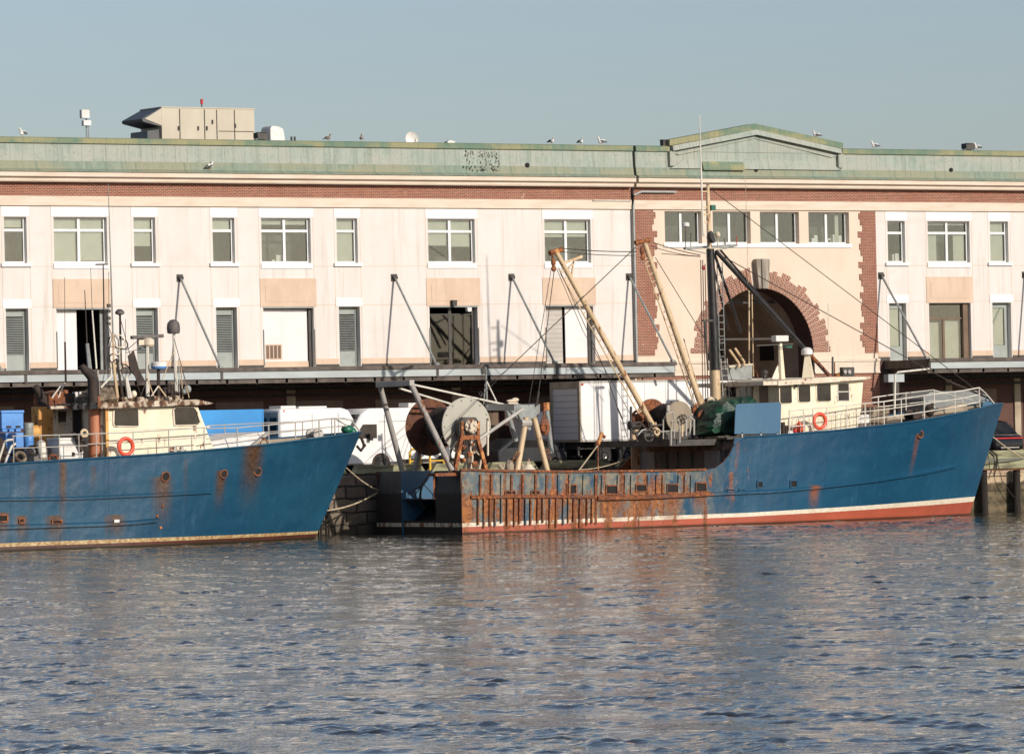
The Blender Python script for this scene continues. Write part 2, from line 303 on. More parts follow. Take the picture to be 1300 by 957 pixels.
# ------------------------------------------------------------------ mesh builder
class MB:
    def __init__(s): s.v = []; s.f = []; s.m = []
    def add(s, vs, fs, mi=0):
        o = len(s.v); s.v += [tuple(v) for v in vs]
        for f in fs: s.f.append(tuple(i+o for i in f)); s.m.append(mi)
        return s
    def quad(s, a, b, c, d, mi=0): return s.add([a, b, c, d], [(0, 1, 2, 3)], mi)
    def box(s, x0, x1, y0, y1, z0, z1, mi=0):
        if x0 > x1: x0, x1 = x1, x0
        if y0 > y1: y0, y1 = y1, y0
        if z0 > z1: z0, z1 = z1, z0
        return s.add([(x0, y0, z0), (x1, y0, z0), (x1, y1, z0), (x0, y1, z0), (x0, y0, z1), (x1, y0, z1), (x1, y1, z1), (x0, y1, z1)],
                     [(3, 2, 1, 0), (4, 5, 6, 7), (0, 1, 5, 4), (1, 2, 6, 5), (2, 3, 7, 6), (3, 0, 4, 7)], mi)
    def ob(s, x0, x1, o0, o1, z0, z1, mi=0): return s.box(x0, x1, -o1, -o0, z0, z1, mi)   # y given as distance out
    def prism(s, pts, vec, mi=0):
        n = len(pts); pts = [Vector(p) for p in pts]; vec = Vector(vec)
        vs = pts+[p+vec for p in pts]
        nrm = Vector((0, 0, 0))
        for i in range(n): nrm += pts[i].cross(pts[(i+1) % n])
        fs = [tuple(range(n)), tuple(range(2*n-1, n-1, -1))]+[(i+n, (i+1) % n+n, (i+1) % n, i) for i in range(n)]
        if nrm.dot(vec) > 0: fs = [f[::-1] for f in fs]
        return s.add(vs, fs, mi)
    def beam(s, p, q, a, b, mi=0, up=(0, 0, 1)):
        p, q = Vector(p), Vector(q); d = (q-p).normalized(); u = Vector(up)
        if abs(d.dot(u)) > .97: u = Vector((0, 1, 0))
        r = d.cross(u).normalized()*a/2; t = r.cross(d).normalized()*b/2
        return s.prism([p-r-t, p+r-t, p+r+t, p-r+t], q-p, mi)
    def bar(s, p, q, r, r2=None, n=8, mi=0):
        p, q = Vector(p), Vector(q); r2 = r if r2 is None else r2
        d = (q-p).normalized(); u = Vector((0, 0, 1)) if abs(d.z) < .9 else Vector((1, 0, 0))
        a = d.cross(u).normalized(); b = d.cross(a)
        vs = []
        for k, (c, rr) in enumerate(((p, r), (q, r2))):
            for i in range(n):
                t = 2*pi*i/n; vs.append(c+a*cos(t)*rr+b*sin(t)*rr)
        fs = [(i, (i+1) % n, (i+1) % n+n, i+n) for i in range(n)]
        fs += [tuple(range(n-1, -1, -1)), tuple(range(n, 2*n))]
        return s.add(vs, fs, mi)
    def tube(s, pts, r, n=6, mi=0):
        pts = [Vector(p) for p in pts]; vs = []; K = len(pts)
        for k in range(K):
            d = (pts[min(k+1, K-1)]-pts[max(k-1, 0)]).normalized()
            u = Vector((0, 0, 1)) if abs(d.z) < .95 else Vector((1, 0, 0))
            a = d.cross(u).normalized(); b = d.cross(a); rr = r[k] if isinstance(r, (list, tuple)) else r
            for i in range(n):
                t = 2*pi*i/n; vs.append(pts[k]+a*cos(t)*rr+b*sin(t)*rr)
        fs = [(k*n+i, k*n+(i+1) % n, (k+1)*n+(i+1) % n, (k+1)*n+i) for k in range(K-1) for i in range(n)]
        fs += [tuple(range(n-1, -1, -1)), tuple(range((K-1)*n, K*n))]
        return s.add(vs, fs, mi)
    def lathe(s, c, ax, prof, n=20, mi=0, cap=True):
        c = Vector(c); d = Vector(ax).normalized(); u = Vector((0, 0, 1)) if abs(d.z) < .9 else Vector((1, 0, 0))
        a = d.cross(u).normalized(); b = d.cross(a); vs = []
        for (h, r) in prof:
            for i in range(n):
                t = 2*pi*i/n; vs.append(c+d*h+(a*cos(t)+b*sin(t))*max(r, 1e-4))
        K = len(prof)
        fs = [(k*n+i, k*n+(i+1) % n, (k+1)*n+(i+1) % n, (k+1)*n+i) for k in range(K-1) for i in range(n)]
        if cap: fs += [tuple(range(n-1, -1, -1)), tuple(range((K-1)*n, K*n))]
        return s.add(vs, fs, mi)
    def ball(s, c, rx, ry, rz, n=12, k=8, mi=0, rot=None):
        vs = []; c = Vector(c)
        for j in range(k+1):
            p = pi*j/k
            for i in range(n):
                t = 2*pi*i/n; v = Vector((rx*sin(p)*cos(t), ry*sin(p)*sin(t), rz*cos(p)))
                if rot is not None: v = rot @ v
                vs.append(c+v)
        fs = [((j+1)*n+i, (j+1)*n+(i+1) % n, j*n+(i+1) % n, j*n+i) for j in range(k) for i in range(n)]
        return s.add(vs, fs, mi)
    def torus(s, c, a, b, Rr, r, n=28, k=8, mi=0, m2=None, seg=None):
        c, a, b = Vector(c), Vector(a).normalized(), Vector(b).normalized(); nn = a.cross(b); vs = []; fs = []
        for i in range(n):
            t = 2*pi*i/n; e = a*cos(t)+b*sin(t)
            for j in range(k):
                u = 2*pi*j/k; vs.append(c+e*(Rr+r*cos(u))+nn*r*sin(u))
        base = len(s.v); s.v += [tuple(v) for v in vs]
        for i in range(n):
            mm = mi
            if m2 is not None and (i % (n//4)) in (0, 1): mm = m2
            for j in range(k):
                s.f.append((base+i*k+j, base+((i+1) % n)*k+j, base+((i+1) % n)*k+(j+1) % k, base+i*k+(j+1) % k)); s.m.append(mm)
        return s
    def each(s, name, mats, parent=None, groups=None, **kw):
        # one object per piece (a piece is one box, bar or prism)
        V = s.v; out = []; par = list(range(len(V)))
        def find(i):
            while par[i] != i: par[i] = par[par[i]]; i = par[i]
            return i
        for f in s.f:
            a = find(f[0])
            for q in f[1:]:
                b_ = find(q)
                if b_ != a: par[b_] = a
        comp = {}
        for f, mm in zip(s.f, s.m): comp.setdefault(find(f[0]), []).append((f, mm))
        for k, fs in comp.items():
            m = MB(); mp = {}
            for f, mm in fs:
                g = []
                for i in f:
                    if i not in mp: mp[i] = len(m.v); m.v.append(V[i])
                    g.append(mp[i])
                m.f.append(tuple(g)); m.m.append(mm)
            out.append(m.build(name, mats, parent, **kw))
        return out
    def build(s, name, mats, parent=None, smooth=True, bevel=0, org=None, flip=False):
        if not isinstance(mats, (list, tuple)): mats = [mats]
        V = np.array(s.v, dtype=float)
        lo, hi = V.min(0), V.max(0)
        o = Vector(((lo[0]+hi[0])/2, (lo[1]+hi[1])/2, lo[2])) if org is None else Vector(org)
        me = bpy.data.meshes.new(name)
        me.from_pydata([tuple(v) for v in (V-np.array(o))], [], s.f)
        for m in mats: me.materials.append(M[m] if isinstance(m, str) else m)
        me.polygons.foreach_set('material_index', s.m)
        if smooth:
            me.polygons.foreach_set('use_smooth', [True]*len(s.f))
        me.update(); me.validate()
        if smooth:
            try: me.set_sharp_from_angle(angle=math.radians(38))
            except Exception: pass
        ob = bpy.data.objects.new(name, me); COL.objects.link(ob)
        ob['wo'] = tuple(o)
        if parent is not None:
            ob.parent = parent; ob.location = o-Vector(parent['wo'])
        else: ob.location = o
        if bevel:
            bv = ob.modifiers.new('bevel', 'BEVEL'); bv.width = bevel; bv.segments = 2; bv.limit_method = 'ANGLE'
        return ob
def tag(o, label=None, cat=None, group=None, kind=None):
    if label: o['label'] = label
    if cat: o['category'] = cat
    if group: o['group'] = group
    if kind: o['kind'] = kind
    return o
def empty(name, loc, label, cat, group=None):
    o = bpy.data.objects.new(name, None); COL.objects.link(o); o.location = loc; o.empty_display_size = .3
    o['wo'] = tuple(loc); return tag(o, label, cat, group)
def struct(o): o['kind'] = 'structure'; return o

# ================================================================== SETTING
ZG = 2.75      # quay level
QO = 9.3       # quay face, metres in front of the building
XL, XR = -44.0, 46.0
mb = MB()
mb.quad((-900, -QO+.02, ZG), (900, -QO+.02, ZG), (900, 1500, ZG), (-900, 1500, ZG))
struct(mb.build('quay_ground', 'asphalt', smooth=False))

# quay face: granite blocks to the left, weathered concrete to the right
xs = 4.0
mb = MB()
mb.ob(-300, xs, QO-1.2, QO, -3, ZG-.004)
q = empty('quay_wall', (0, -QO, 0), 'stone and concrete quay wall dropping from the vehicles to the water', 'quay wall')
mb.build('stone_face', 'granite', q, smooth=False)
mb = MB(); mb.ob(xs, 300, QO-1.2, QO, -3, 1.95); mb.build('tidal_face', 'tidal', q, smooth=False)
mb = MB(); mb.ob(xs, 300, QO-1.2, QO+.04, 1.953, ZG-.62); mb.build('concrete_ledge', 'concrete', q, smooth=False)
for nm, z0, z1, pr in (('fender_beam', ZG-.60, ZG-.20, .20), ('fender_beam', ZG-.12, ZG+.30, .16)):
    mb = MB(); x = xs
    while x < 120:
        L = random.uniform(5, 7); mb.ob(x, x+L-.03, QO-.34, QO+pr+random.uniform(-.015, .015), z0, z1); x += L
    mb.build(nm, 'curb_timber', q, smooth=False, bevel=.02)
mb = MB(); x = -60
while x < xs-.5:
    L = random.choice((3.1, 4.2, 5.)); mb.prism([(x, -QO+.05, ZG+.004), (x+.25, -QO+.05, ZG+.36), (x+L-.6, -QO+.05, ZG+.36), (x+L-.35, -QO+.05, ZG+.004)], (0, .4, 0)); x += L
mb.build('string_piece', 'curb_timber', q, smooth=False)

piles = [(1249, 593), (1291, 593), (1334, 592)]
for i, (px, py) in enumerate(piles):
    b = w(px, 640, QO+.45)
    mb = MB(); pts = [(b.x+random.uniform(-.03, .03), b.y, z) for z in (-1.5, 0, .9, ZG-.62)]
    mb.tube(pts, [.22, .21, .2, .19], 10)
    mb.tube([(b.x+.12, b.y+.12, -1.5), (b.x+.13, b.y+.13, ZG-.75)], .10, 8)
    o = mb.build('timber_pile', 'pile')
    tag(o, ['black timber pile standing in the water right beside the red and white bow', 'black timber pile at the right edge below the parked black car', 'black timber pile along the quay beyond the picture edge'][i],
        'pile', 'timber fender piles along the quay')

# ------------------------------------------------------------------ BUILDING
bld = empty('pier_building', (8, 0, ZG), 'long cream two-storey pier building with brick bands, green copper parapet and arched centre', 'building')
ZPT, ZCB, ZPF, ZSK, ZCO, ZBR, ZBB, ZWT = 18.56, 18.28, 17.46, 16.96, 16.47, 16.47, 15.86, 15.41
ZWTOP, ZWBOT, ZDT, ZPL = 14.89, 12.76, 10.67, 7.74
SJ = wx(803, 0, 330)      # joint between wing and centre
SQ = wx(1113, 0, 350)     # right end of the centre
def holes_wall(name, x0, x1, z0, z1, holes, mats, parent=bld, yb=0., seams=()):
    """wall front with real openings; holes = (xa,xb,za,zb,reveal,roomdepth)"""
    m = MB()
    X = sorted(set([x0, x1]+[h[0] for h in holes]+[h[1] for h in holes])); Z = sorted(set([z0, z1]+[h[2] for h in holes]+[h[3] for h in holes]))
    for i in range(len(X)-1):
        for j in range(len(Z)-1):
            cx, cz = (X[i]+X[i+1])/2, (Z[j]+Z[j+1])/2
            if any(h[0] < cx < h[1] and h[2] < cz < h[3] for h in holes): continue
            m.quad((X[i], yb, Z[j]), (X[i+1], yb, Z[j]), (X[i+1], yb, Z[j+1]), (X[i], yb, Z[j+1]))
    for (a, b, c, d, rv, rd) in holes:
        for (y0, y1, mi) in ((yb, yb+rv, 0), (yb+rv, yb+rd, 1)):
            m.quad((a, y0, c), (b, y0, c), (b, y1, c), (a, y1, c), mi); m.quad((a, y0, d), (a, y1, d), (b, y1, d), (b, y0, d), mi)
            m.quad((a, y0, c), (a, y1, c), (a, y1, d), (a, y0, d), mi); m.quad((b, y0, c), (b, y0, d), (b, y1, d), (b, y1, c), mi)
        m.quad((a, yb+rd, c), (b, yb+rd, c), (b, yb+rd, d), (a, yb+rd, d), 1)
    for (a, b, c, d) in seams: m.box(a-.006, b+.006, yb-.004, yb+.01, c-.006, d+.006, 2)
    return m.build(name, mats, parent, smooth=False)

def window(xa, xb, za, zb, wide, y=.2, blind=0., side=None, transom=True, things=0):
    t = .085; m = MB()
    m.box(xa, xb, y, y+.07, za, za+t); m.box(xa, xb, y, y+.07, zb-t*.8, zb)
    m.box(xa, xa+t, y, y+.07, za+t, zb-t*.8); m.box(xb-t, xb, y, y+.07, za+t, zb-t*.8)
    zt = zb-.60 if transom else zb-t*.8
    bays = [(xa+t, xb-t)]
    if wide:
        mx = (xa+xb)/2; m.box(mx-t*.8, mx+t*.8, y-.01, y+.07, za+t, zb-t*.8); bays = [(xa+t, mx-t*.8), (mx+t*.8, xb-t)]
    if transom:
        for a, b in bays: m.box(a, b, y+.005, y+.07, zt-.06, zt+.06)
    f = m.build('window', 'white_frame', bld, smooth=False)
    g = MB(); g.box(xa+.03, xb-.03, y+.035, y+.045, za+.03, zb-.03); g.build('pane', 'glass', f, smooth=False)
    if blind > 0:
        b = MB()
        for k, (p, q_) in enumerate(bays):
            d = (zb-za)*min(1, blind*(1 if k == 0 else random.uniform(.8, 1.15)))
            b.box(p+.03, q_-.03, y+.14, y+.16, zb-d, zb-.05)
        b.each('blind', 'blind', f, smooth=False)
    if side:
        b = MB()
        for k in side:
            p, q_ = bays[k[0]]; L = q_-p; b.box(p+L*k[1], p+L*k[2], y+.17, y+.19, za+.1, zt-.05)
        b.each('curtain', 'blind', f, smooth=False)
    if things:
        b = MB(); p, q_ = bays[0]
        for i in range(things):
            x = random.uniform(xa+.2, xb-.3); h = random.uniform(.15, .55); b.box(x, x+random.uniform(.08, .28), y+.2, y+.4, za+.02, za+.02+h)
        b.each('shelf_goods', 'white_render', f, smooth=False)
    return f

bay = wx(270, 0, 300)-wx(6, 0, 300)
def rng(pxs, y): return [(wx(a, 0, y), wx(b, 0, y)) for a, b in pxs]
upN = rng([(5.5, 34), (170, 197.5), (270, 298), (427.5, 454)], 305)
upW = rng([(68.5, 136), (332, 394.5), (543.5, 603), (691.5, 750)], 305)
loN = rng([(8, 36.5), (173.5, 201), (275, 301.5), (431, 457.5)], 430)
loD = rng([(72.5, 138), (335, 399), (546, 607), (693.5, 754)], 430)
upN = [(a-bay, b-bay) for a, b in upN[:2]]+upN; upW = [(upW[0][0]-bay, upW[0][1]-bay)]+upW
loN = [(a-bay, b-bay) for a, b in loN[:2]]+loN; loD = [(loD[0][0]-bay, loD[0][1]-bay)]+loD
RupN = rng([(1127, 1149), (1257, 1280)], 305); RupW = rng([(1178, 1231)], 305)
RloN = rng([(1129.5, 1151), (1260.5, 1284)], 420); RloD = rng([(1180, 1233)], 420)
sh = 1.31*bay
RupN += [(a+sh, b+sh) for a, b in RupN]; RupW += [(a+sh, b+sh) for a, b in RupW]
RloN += [(a+sh, b+sh) for a, b in RloN]; RloD += [(a+sh, b+sh) for a, b in RloD]
def seams_for(x0, x1, N, Wd, LN, LD):
    s = [(x0, x1, 12.60, 12.612), (x0, x1, ZDT+.08, ZDT+.092), (x0, x1, ZWT-.02, ZWT+.0)]
    for (a, b) in N+Wd:
        if x0 < a < x1:
            for x in (a-.14, b+.14): s.append((x-.006, x+.006, 8.22, ZWT-.03))
    return s
# left and right wing walls (upper storeys)
def wing(x0, x1, N, Wd, LN, LD):
    hs = [(a, b, ZWBOT, ZWTOP, .24, 1.4) for a, b in N+Wd if x0 < a and b < x1]
    hs += [(a, b, ZPL+.01, ZDT, .38, .6) for a, b in LN if x0 < a and b < x1]
    hs += [(a, b, ZPL+.01, ZDT, .45, 4.) for a, b in LD if x0 < a and b < x1]
    m_ = ['cream', 'interior', 'tan']
    holes_wall('wall', x0, x1, ZPL, ZWT, hs, m_, seams=seams_for(x0, x1, N, Wd, LN, LD))
wing(XL, SJ, upN, upW, loN, loD)
wing(SQ, XR, RupN, RupW, RloN, RloD)

def segs(x0, x1, cuts):
    cuts = sorted(c for c in cuts if c[1] > x0 and c[0] < x1); out = []; x = x0
    for a, b in cuts:
        if a > x: out.append((x, a))
        x = max(x, b)
    if x < x1: out.append((x, x1))
    return out
lint = MB(); strip = MB(); dark = MB(); sills = MB()
for (N, Wd, LN, LD, x0, x1) in ((upN, upW, loN, loD, XL, SJ), (RupN, RupW, RloN, RloD, SQ, XR)):
    for a, b in N: lint.box(a-.14, b+.14, -.02, .0-.002+.01, ZWTOP+.03, ZWT-.05); sills.box(a-.2, b+.2, -.12, .2, ZWBOT-.16, ZWBOT-.003)
    for a, b in Wd: lint.box(a-.14, b+.14, -.02, .008, ZWTOP+.03, ZWT-.05); sills.box(a-.06, b+.06, -.05, .2, ZWBOT-.26, ZWBOT-.003)
    for a, b in LN: lint.box(a-.16, b+.16, -.025, .008, ZDT+.02, ZDT+.42)
    for a, b in LD:
        tanp = MB(); tanp.box(a-.16, b+.16, -.03, .008, ZDT+.02, 12.03); tanp.box(a+.12, b-.12, -.045, -.0301, ZDT+.26, 11.74); tanp.build('panel', 'tan', bld, smooth=False)
    cuts = LN+LD
    for p, q_ in segs(x0, x1, [(a-.05, b+.05) for a, b in cuts]):
        strip.box(p, q_, -.02, .008, ZPL+.19, ZPL+.46)
        dark.box(p, q_, -.05, .008, ZPL, ZPL+.187)
lint.each('lintel', 'white_render', bld, smooth=False);  sills.each('sill', 'white_render', bld, smooth=False)
strip.each('base_strip', 'tan', bld, smooth=False); dark.each('kick_strip', 'dark_steel', bld, smooth=False)

# windows of the wings
blN = {0: .5, 1: .35, 2: .22, 3: .62, 4: .28, 5: .97}; blW = {0: .5, 1: .97, 2: .14, 3: .6, 4: .4}
for i, (a, b) in enumerate(upN): window(a, b, ZWBOT, ZWTOP, False, blind=blN[i])
for i, (a, b) in enumerate(upW): window(a, b, ZWBOT, ZWTOP, True, blind=blW[i], things=2 if i == 2 else 0)
for i, (a, b) in enumerate(RupN): window(a, b, ZWBOT, ZWTOP, False, blind=(.05, .96, .3, .3)[i], things=2 if i == 0 else 0)
for i, (a, b) in enumerate(RupW): window(a, b, ZWBOT, ZWTOP, True, blind=.08, side=[(0, 0, .6), (1, .4, 1)])

def shutter(a, b, louv=True):
    y = .33; m = MB(); m.box(a, b, y, y+.06, ZPL+.01, ZDT-.005)
    m.box(a, a+.1, y-.03, y-.001, ZPL+.05, ZDT-.05); m.box(b-.1, b, y-.03, y-.001, ZPL+.05, ZDT-.05)
    f = m.build('shutter', 'shutter', bld, smooth=False)
    g = MB(); z = ZPL+.85; n = 21
    dz = (ZDT-.38-z)/n
    for k in range(n):
        zz = z+k*dz; g.prism([(a+.14, y-.06, zz), (a+.14, y-.03, zz+dz*.42), (a+.14, y-.02, zz+dz*.42), (a+.14, y-.045, zz)], (b-a-.28, 0, 0))
    g.build('louvre', 'shutter' if louv else 'steel', f, smooth=False)
    g = MB(); g.box(a+.12, b-.12, y-.0035, y-.001, z-.03, ZDT-.35); g.build('louvre_backing', 'dark_in', f, smooth=False)  # near-black sheet paints the shade between the louvres
for i, (a, b) in enumerate(loN): shutter(a, b, i != 5)
def sheet_door(name, xa, xb, za, zb, y, mat, th=.06): m = MB(); m.box(xa, xb, y, y+th, za, zb); return m.build(name, mat, bld, smooth=False)
for k, (a, b) in enumerate(loD):
    # dark room lining so that the open doors read as openings
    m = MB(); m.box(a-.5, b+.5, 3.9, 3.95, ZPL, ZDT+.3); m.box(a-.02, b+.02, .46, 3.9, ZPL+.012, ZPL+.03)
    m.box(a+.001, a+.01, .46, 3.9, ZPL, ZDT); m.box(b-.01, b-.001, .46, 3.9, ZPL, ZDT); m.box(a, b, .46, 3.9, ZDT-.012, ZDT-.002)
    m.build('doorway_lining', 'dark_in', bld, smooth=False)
    m = MB()
    m.box(a-.03, a-.001, -.06, .0-.005, ZPL+.15, 9.6); m.box(b+.001, b+.03, -.06, -.005, ZPL+.15, 9.6); m.box(a, b, -.04, .02, ZDT-.06, ZDT-.003)
    m.each('door_guard', 'steel', bld, smooth=False)
    if k <= 1:
        L = b-a; d = sheet_door('sliding_door', a+.02, a+L*.44, ZPL+.02, ZDT-.08, .3, 'door_white')
        sheet_door('sliding_door', b-.22, b-.05, ZPL+.02, ZDT-.08, .42, 'steel')
    elif k == 2:
        L = b-a; m_ = a+L*.42
        d = sheet_door('sliding_door', a+.03, m_-.01, ZPL+.02, ZDT-.1, .3, 'door_white')
        sheet_door('sliding_door', m_+.01, b-.18, ZPL+.02, ZDT-.1, .33, 'door_white')
        m = MB()
        for i in range(4): x = a+.28+i*.215; m.box(x, x+.16, .285, .299, ZPL+.5, ZPL+1.12)
        m.build('vent_grille', 'bronze', d, smooth=False)
        m = MB(); m.box(a+.24, a+1.16, .29, .2995, ZPL+.44, ZPL+1.18); m.build('grille_frame', 'yellow' if 0 else 'tan', d, smooth=False)
        sheet_door('door_foot', a+.03, b-.18, ZPL+.021, ZPL+.36, .275, 'tan', .02)
        sheet_door('door_jamb', b-.17, b-.01, ZPL+.02, ZDT-.01, .2, 'dark_steel')
    elif k == 3:
        L = b-a
        m = MB(); m.box(a+.02, a+.1, .3, .38, ZPL, ZDT-.01); m.box(a+L*.46, a+L*.52, .32, .4, ZPL, ZDT-.01); m.box(b-.16, b-.04, .3, .38, ZPL, ZDT-.01); m.box(a+.1, b-.16, .3, .36, ZDT-.42, ZDT-.36)
        fr = m.build('glazed_door', 'dark_steel', bld, smooth=False)
        m = MB(); m.box(a+.1, b-.16, .34, .345, ZPL+.03, ZDT-.42); m.build('pane', 'glass_dark', fr, smooth=False)
        m = MB()
        for (x0_, x1_, z0_, z1_, yy) in ((.16, .48, 0, 1.15, 1.3), (.5, .86, 0, 1.35, 1.5), (.55, .9, 1.36, 2.4, 1.9), (.2, .4, 1.16, 1.6, 1.7)):
            n_ = 5
            for j in range(n_):
                zz0 = ZPL+.03+z0_+(z1_-z0_)*j/n_; m.box(a+L*x0_, a+L*x1_, yy, yy+.7, zz0, zz0+(z1_-z0_)/n_-.03)
        m.build('carton_stack', 'steel', bld, smooth=False)
    else:
        L = b-a
        d = sheet_door('slatted_door', a+.03, a+L*.42, ZPL+.02, ZDT-.09, .34, 'door_slat')
        m = MB()
        for i in range(12): z = ZPL+.2+i*.225; m.box(a+.04, a+L*.42-.01, .333, .339, z, z+.02)
        m.build('slat_joint', 'steel', d, smooth=False)
        sheet_door('sliding_door', a+L*.47, b-.2, ZPL+.36, ZDT-.09, .3, 'door_white'); sheet_door('door_foot', a+L*.47, b-.2, ZPL+.02, ZPL+.355, .3, 'tan')
        sheet_door('door_jamb', b-.19, b-.01, ZPL+.02, ZDT-.01, .22, 'dark_steel')
# lamps above the open glazed door
for px, py, hh, mt in ((576, 385, .30, 'dark_steel'), (594.5, 393, .2, 'white_plastic')):
    c = w(px, py, .12); m = MB(); m.prism([(c.x-.13, -.03, c.z+hh/2), (c.x+.13, -.03, c.z+hh/2), (c.x+.1, -.03, c.z-hh/2), (c.x-.1, -.03, c.z-hh/2)], (0, -.22, 0)); m.box(c.x-.05, c.x+.05, -.03, .05, c.z, c.z+.08)
    f = m.build('wall_lamp', mt, bld, smooth=False)
# right wing lower doors
for a, b in RloN:
    m = MB(); y = .3; m.box(a, b, y, y+.06, ZPL+.01, ZPL+.72); m.box(a, a+.13, y, y+.06, ZPL+.72, ZDT-.005); m.box(b-.22, b, y, y+.06, ZPL+.72, ZDT-.005); m.box(a+.13, b-.22, y, y+.06, ZDT-.26, ZDT-.005)
    f = m.build('side_door', 'shutter', bld, smooth=False)
    m = MB(); m.box(a+.13, b-.22, y+.03, y+.035, ZPL+.72, ZDT-.26); m.build('pane', 'glass', f, smooth=False)
    m = MB(); m.box(a+.16, b-.25, y+.08, y+.1, ZPL+.74, ZDT-.28); m.build('blind', 'blind', f, smooth=False)
for a, b in RloD:
    L = b-a; y = .3; m = MB(); zt = ZDT-.78
    m.box(a, a+.07, y, y+.08, ZPL, ZDT-.005); m.box(b-.35, b-.01, y-.1, y+.08, ZPL, ZDT-.005); m.box(a+.07, b-.35, y, y+.08, ZDT-.1, ZDT-.005); m.box(a+.07, b-.35, y, y+.08, zt-.04, zt+.04)
    m.box(a+L*.4, a+L*.45, y, y+.08, ZPL, zt-.04)
    f = m.build('glazed_door', 'bronze', bld, smooth=False)
    m = MB(); m.box(a+.07, b-.35, y+.03, y+.036, ZPL+.03, ZDT-.1); m.build('pane', 'glass', f, smooth=False)
    m = MB(); m.box(a+.07, a+L*.4, y+.3, y+.32, ZPL+.03, zt-.2); m.box(a+L*.46, b-.4, y+.25, y+.27, ZPL+.03, zt-.1); m.build('blind', 'blind', f, smooth=False)

# brick band, stone band, cornice, copper parapet ---------------------------------
def wing_band(name, z0, z1, o, mat, back=0.02, x0=XL, x1=XR): m = MB(); m.ob(x0, x1, -back, o, z0, z1); return m.build(name, mat, bld, smooth=False)
wing_band('stone_band', ZWT+.003, ZBB, .10, 'stone'); wing_band('brick_band', ZBB+.003, 16.55, .03, 'brick')
def profile(name, pts, mat, x0, x1):   # pts = (o, z) outline extruded along the building
    m = MB(); m.prism([(x0, -o, z) for o, z in pts], (x1-x0, 0, 0)); return m.build(name, mat, bld, smooth=False)
gap = .08
for (x0, x1) in ((XL, SJ-gap), (SJ+gap, XR)):
    profile('cornice', [(-.3, 16.50), (.36, 16.50), (.40, 16.56), (.40, 16.66), (.48, 16.70), (.60, 16.74), (.60, 16.9), (.55, 16.955), (-.3, 16.955)], 'stone', x0, x1)
    profile('skirt_roof', [(-.3, 16.96), (.64, 16.96), (.64, 17.0), (.42, 17.1), (.36, ZPF), (-.3, ZPF)], 'copper_skirt', x0, x1)
    profile('parapet', [(-.3, ZPF+.003), (.34, ZPF+.003), (.30, ZCB), (-.3, ZCB)], 'copper', x0, x1)
for (x0, x1) in ((XL, SJ-gap), (SJ+gap, wx(848, .3, 185)), (wx(1068, .3, 185), XR)):
    profile('parapet_coping', [(-.35, ZCB+.003), (.40, ZCB+.003), (.40, ZPT-.05), (.30, ZPT), (-.35, ZPT)], 'copper_cope', x0, x1)
m = MB(); m.ob(SJ-gap, SJ+gap, -.3, .1, 16.97, ZPT-.03); m.ob(SJ-.03, SJ+.05, .1, .16, 7.8, 16.5); m.build('joint', 'soot', bld, smooth=False)
# rain streaks below the sills
# small scars: black stain, holes in the parapet
m = MB()
for px, py, r in ((669, 210, .12), (1207, 216, .11), (959, 216, .12)):
    c = w(px, py, .34); m.lathe((c.x, c.y-.06, c.z), (0, 1, 0), [(0, r), (.3, r)], 12)
m.each('scupper', 'soot', bld)
m = MB()
for i in range(260):
    u = random.random(); x = wx(590, .35, 205)+(wx(634, .35, 205)-wx(590, .35, 205))*u
    z = wz(612, 192+26*random.random(), .35); 
    if random.random() > .25+.75*(1-abs(u-.55)*1.6): continue
    if u < .35 and random.random() < .5: x = wx(594, .35, 205)+random.gauss(0, .12)
    r = random.uniform(.01, .032); h = r*random.uniform(1, 2.6)
    yy = -(.345-.04*(z-ZPF)/(ZCB-ZPF)) if z > ZPF else -.425
    m.add([(x+r*cos(a_), yy-.004, z+h*sin(a_)) for a_ in (0, 1.1, 2.2, 3.3, 4.4, 5.4)], [(0, 1, 2, 3, 4, 5)])
m.build('black_stain', 'stain', bld, smooth=False)

# pediment over the centre ----------------------------------------------------------
pa, pb_, pc = wx(848, .35, 180), W(957, 158, .35), wx(1068, .35, 182)
zl, za_, zr = 18.86, 19.73, 18.83; ax = pb_[0]
m = MB(); m.prism([(pa, -.33, ZCB+.003), (pc, -.33, ZCB+.003), (pc, -.33, zr-.3), (ax, -.33, za_-.3), (pa, -.33, zl-.3)], (0, .63, 0)); m.build('pediment', 'copper', bld, smooth=False)
m = MB()
for (x0, z0, x1, z1) in ((pa, zl, ax, za_), (ax, za_, pc, zr)):
    m.prism([(x0, -.5, z0-.3), (x1, -.5, z1-.3), (x1, -.5, z1), (x0, -.5, z0)], (0, .85, 0))
m.build('pediment_coping', 'copper_cope', bld, smooth=False)
m = MB()
for (x0, z0, x1, z1) in ((pa+.15, zl, ax, za_), (ax, za_, pc-.15, zr)):
    m.prism([(x0, -.62, z0-.56), (x1, -.62, z1-.56), (x1, -.54, z1-.303), (x0, -.54, z0-.303)], (0, .22, 0))
    m.prism([(x0+(.5 if x0 < ax-1 else 0), -.38, z0-.74), (x1-(.0 if x0 < ax-1 else .5), -.38, z1-.74), (x1, -.38, z1-.623), (x0, -.38, z0-.623)], (0, .06, 0))
m.box(pa, pa+.3, -.5, -.32, ZPF+.1, zl-.57); m.box(pc-.3, pc, -.5, -.32, ZPF+.1, zr-.57)
m.build('pediment_moulding', 'copper', bld, smooth=False)
m = MB(); x0, x1 = pa+.35, pc-.35
m.prism([(x0-.3, -.46, ZPF-.02), (x1+.3, -.46, ZPF-.02), (x1-.6, -.36, ZPF+.42), (x0+.6, -.36, ZPF+.42)], (0, .05, 0)); m.build('pediment_ledge', 'copper', bld, smooth=False)
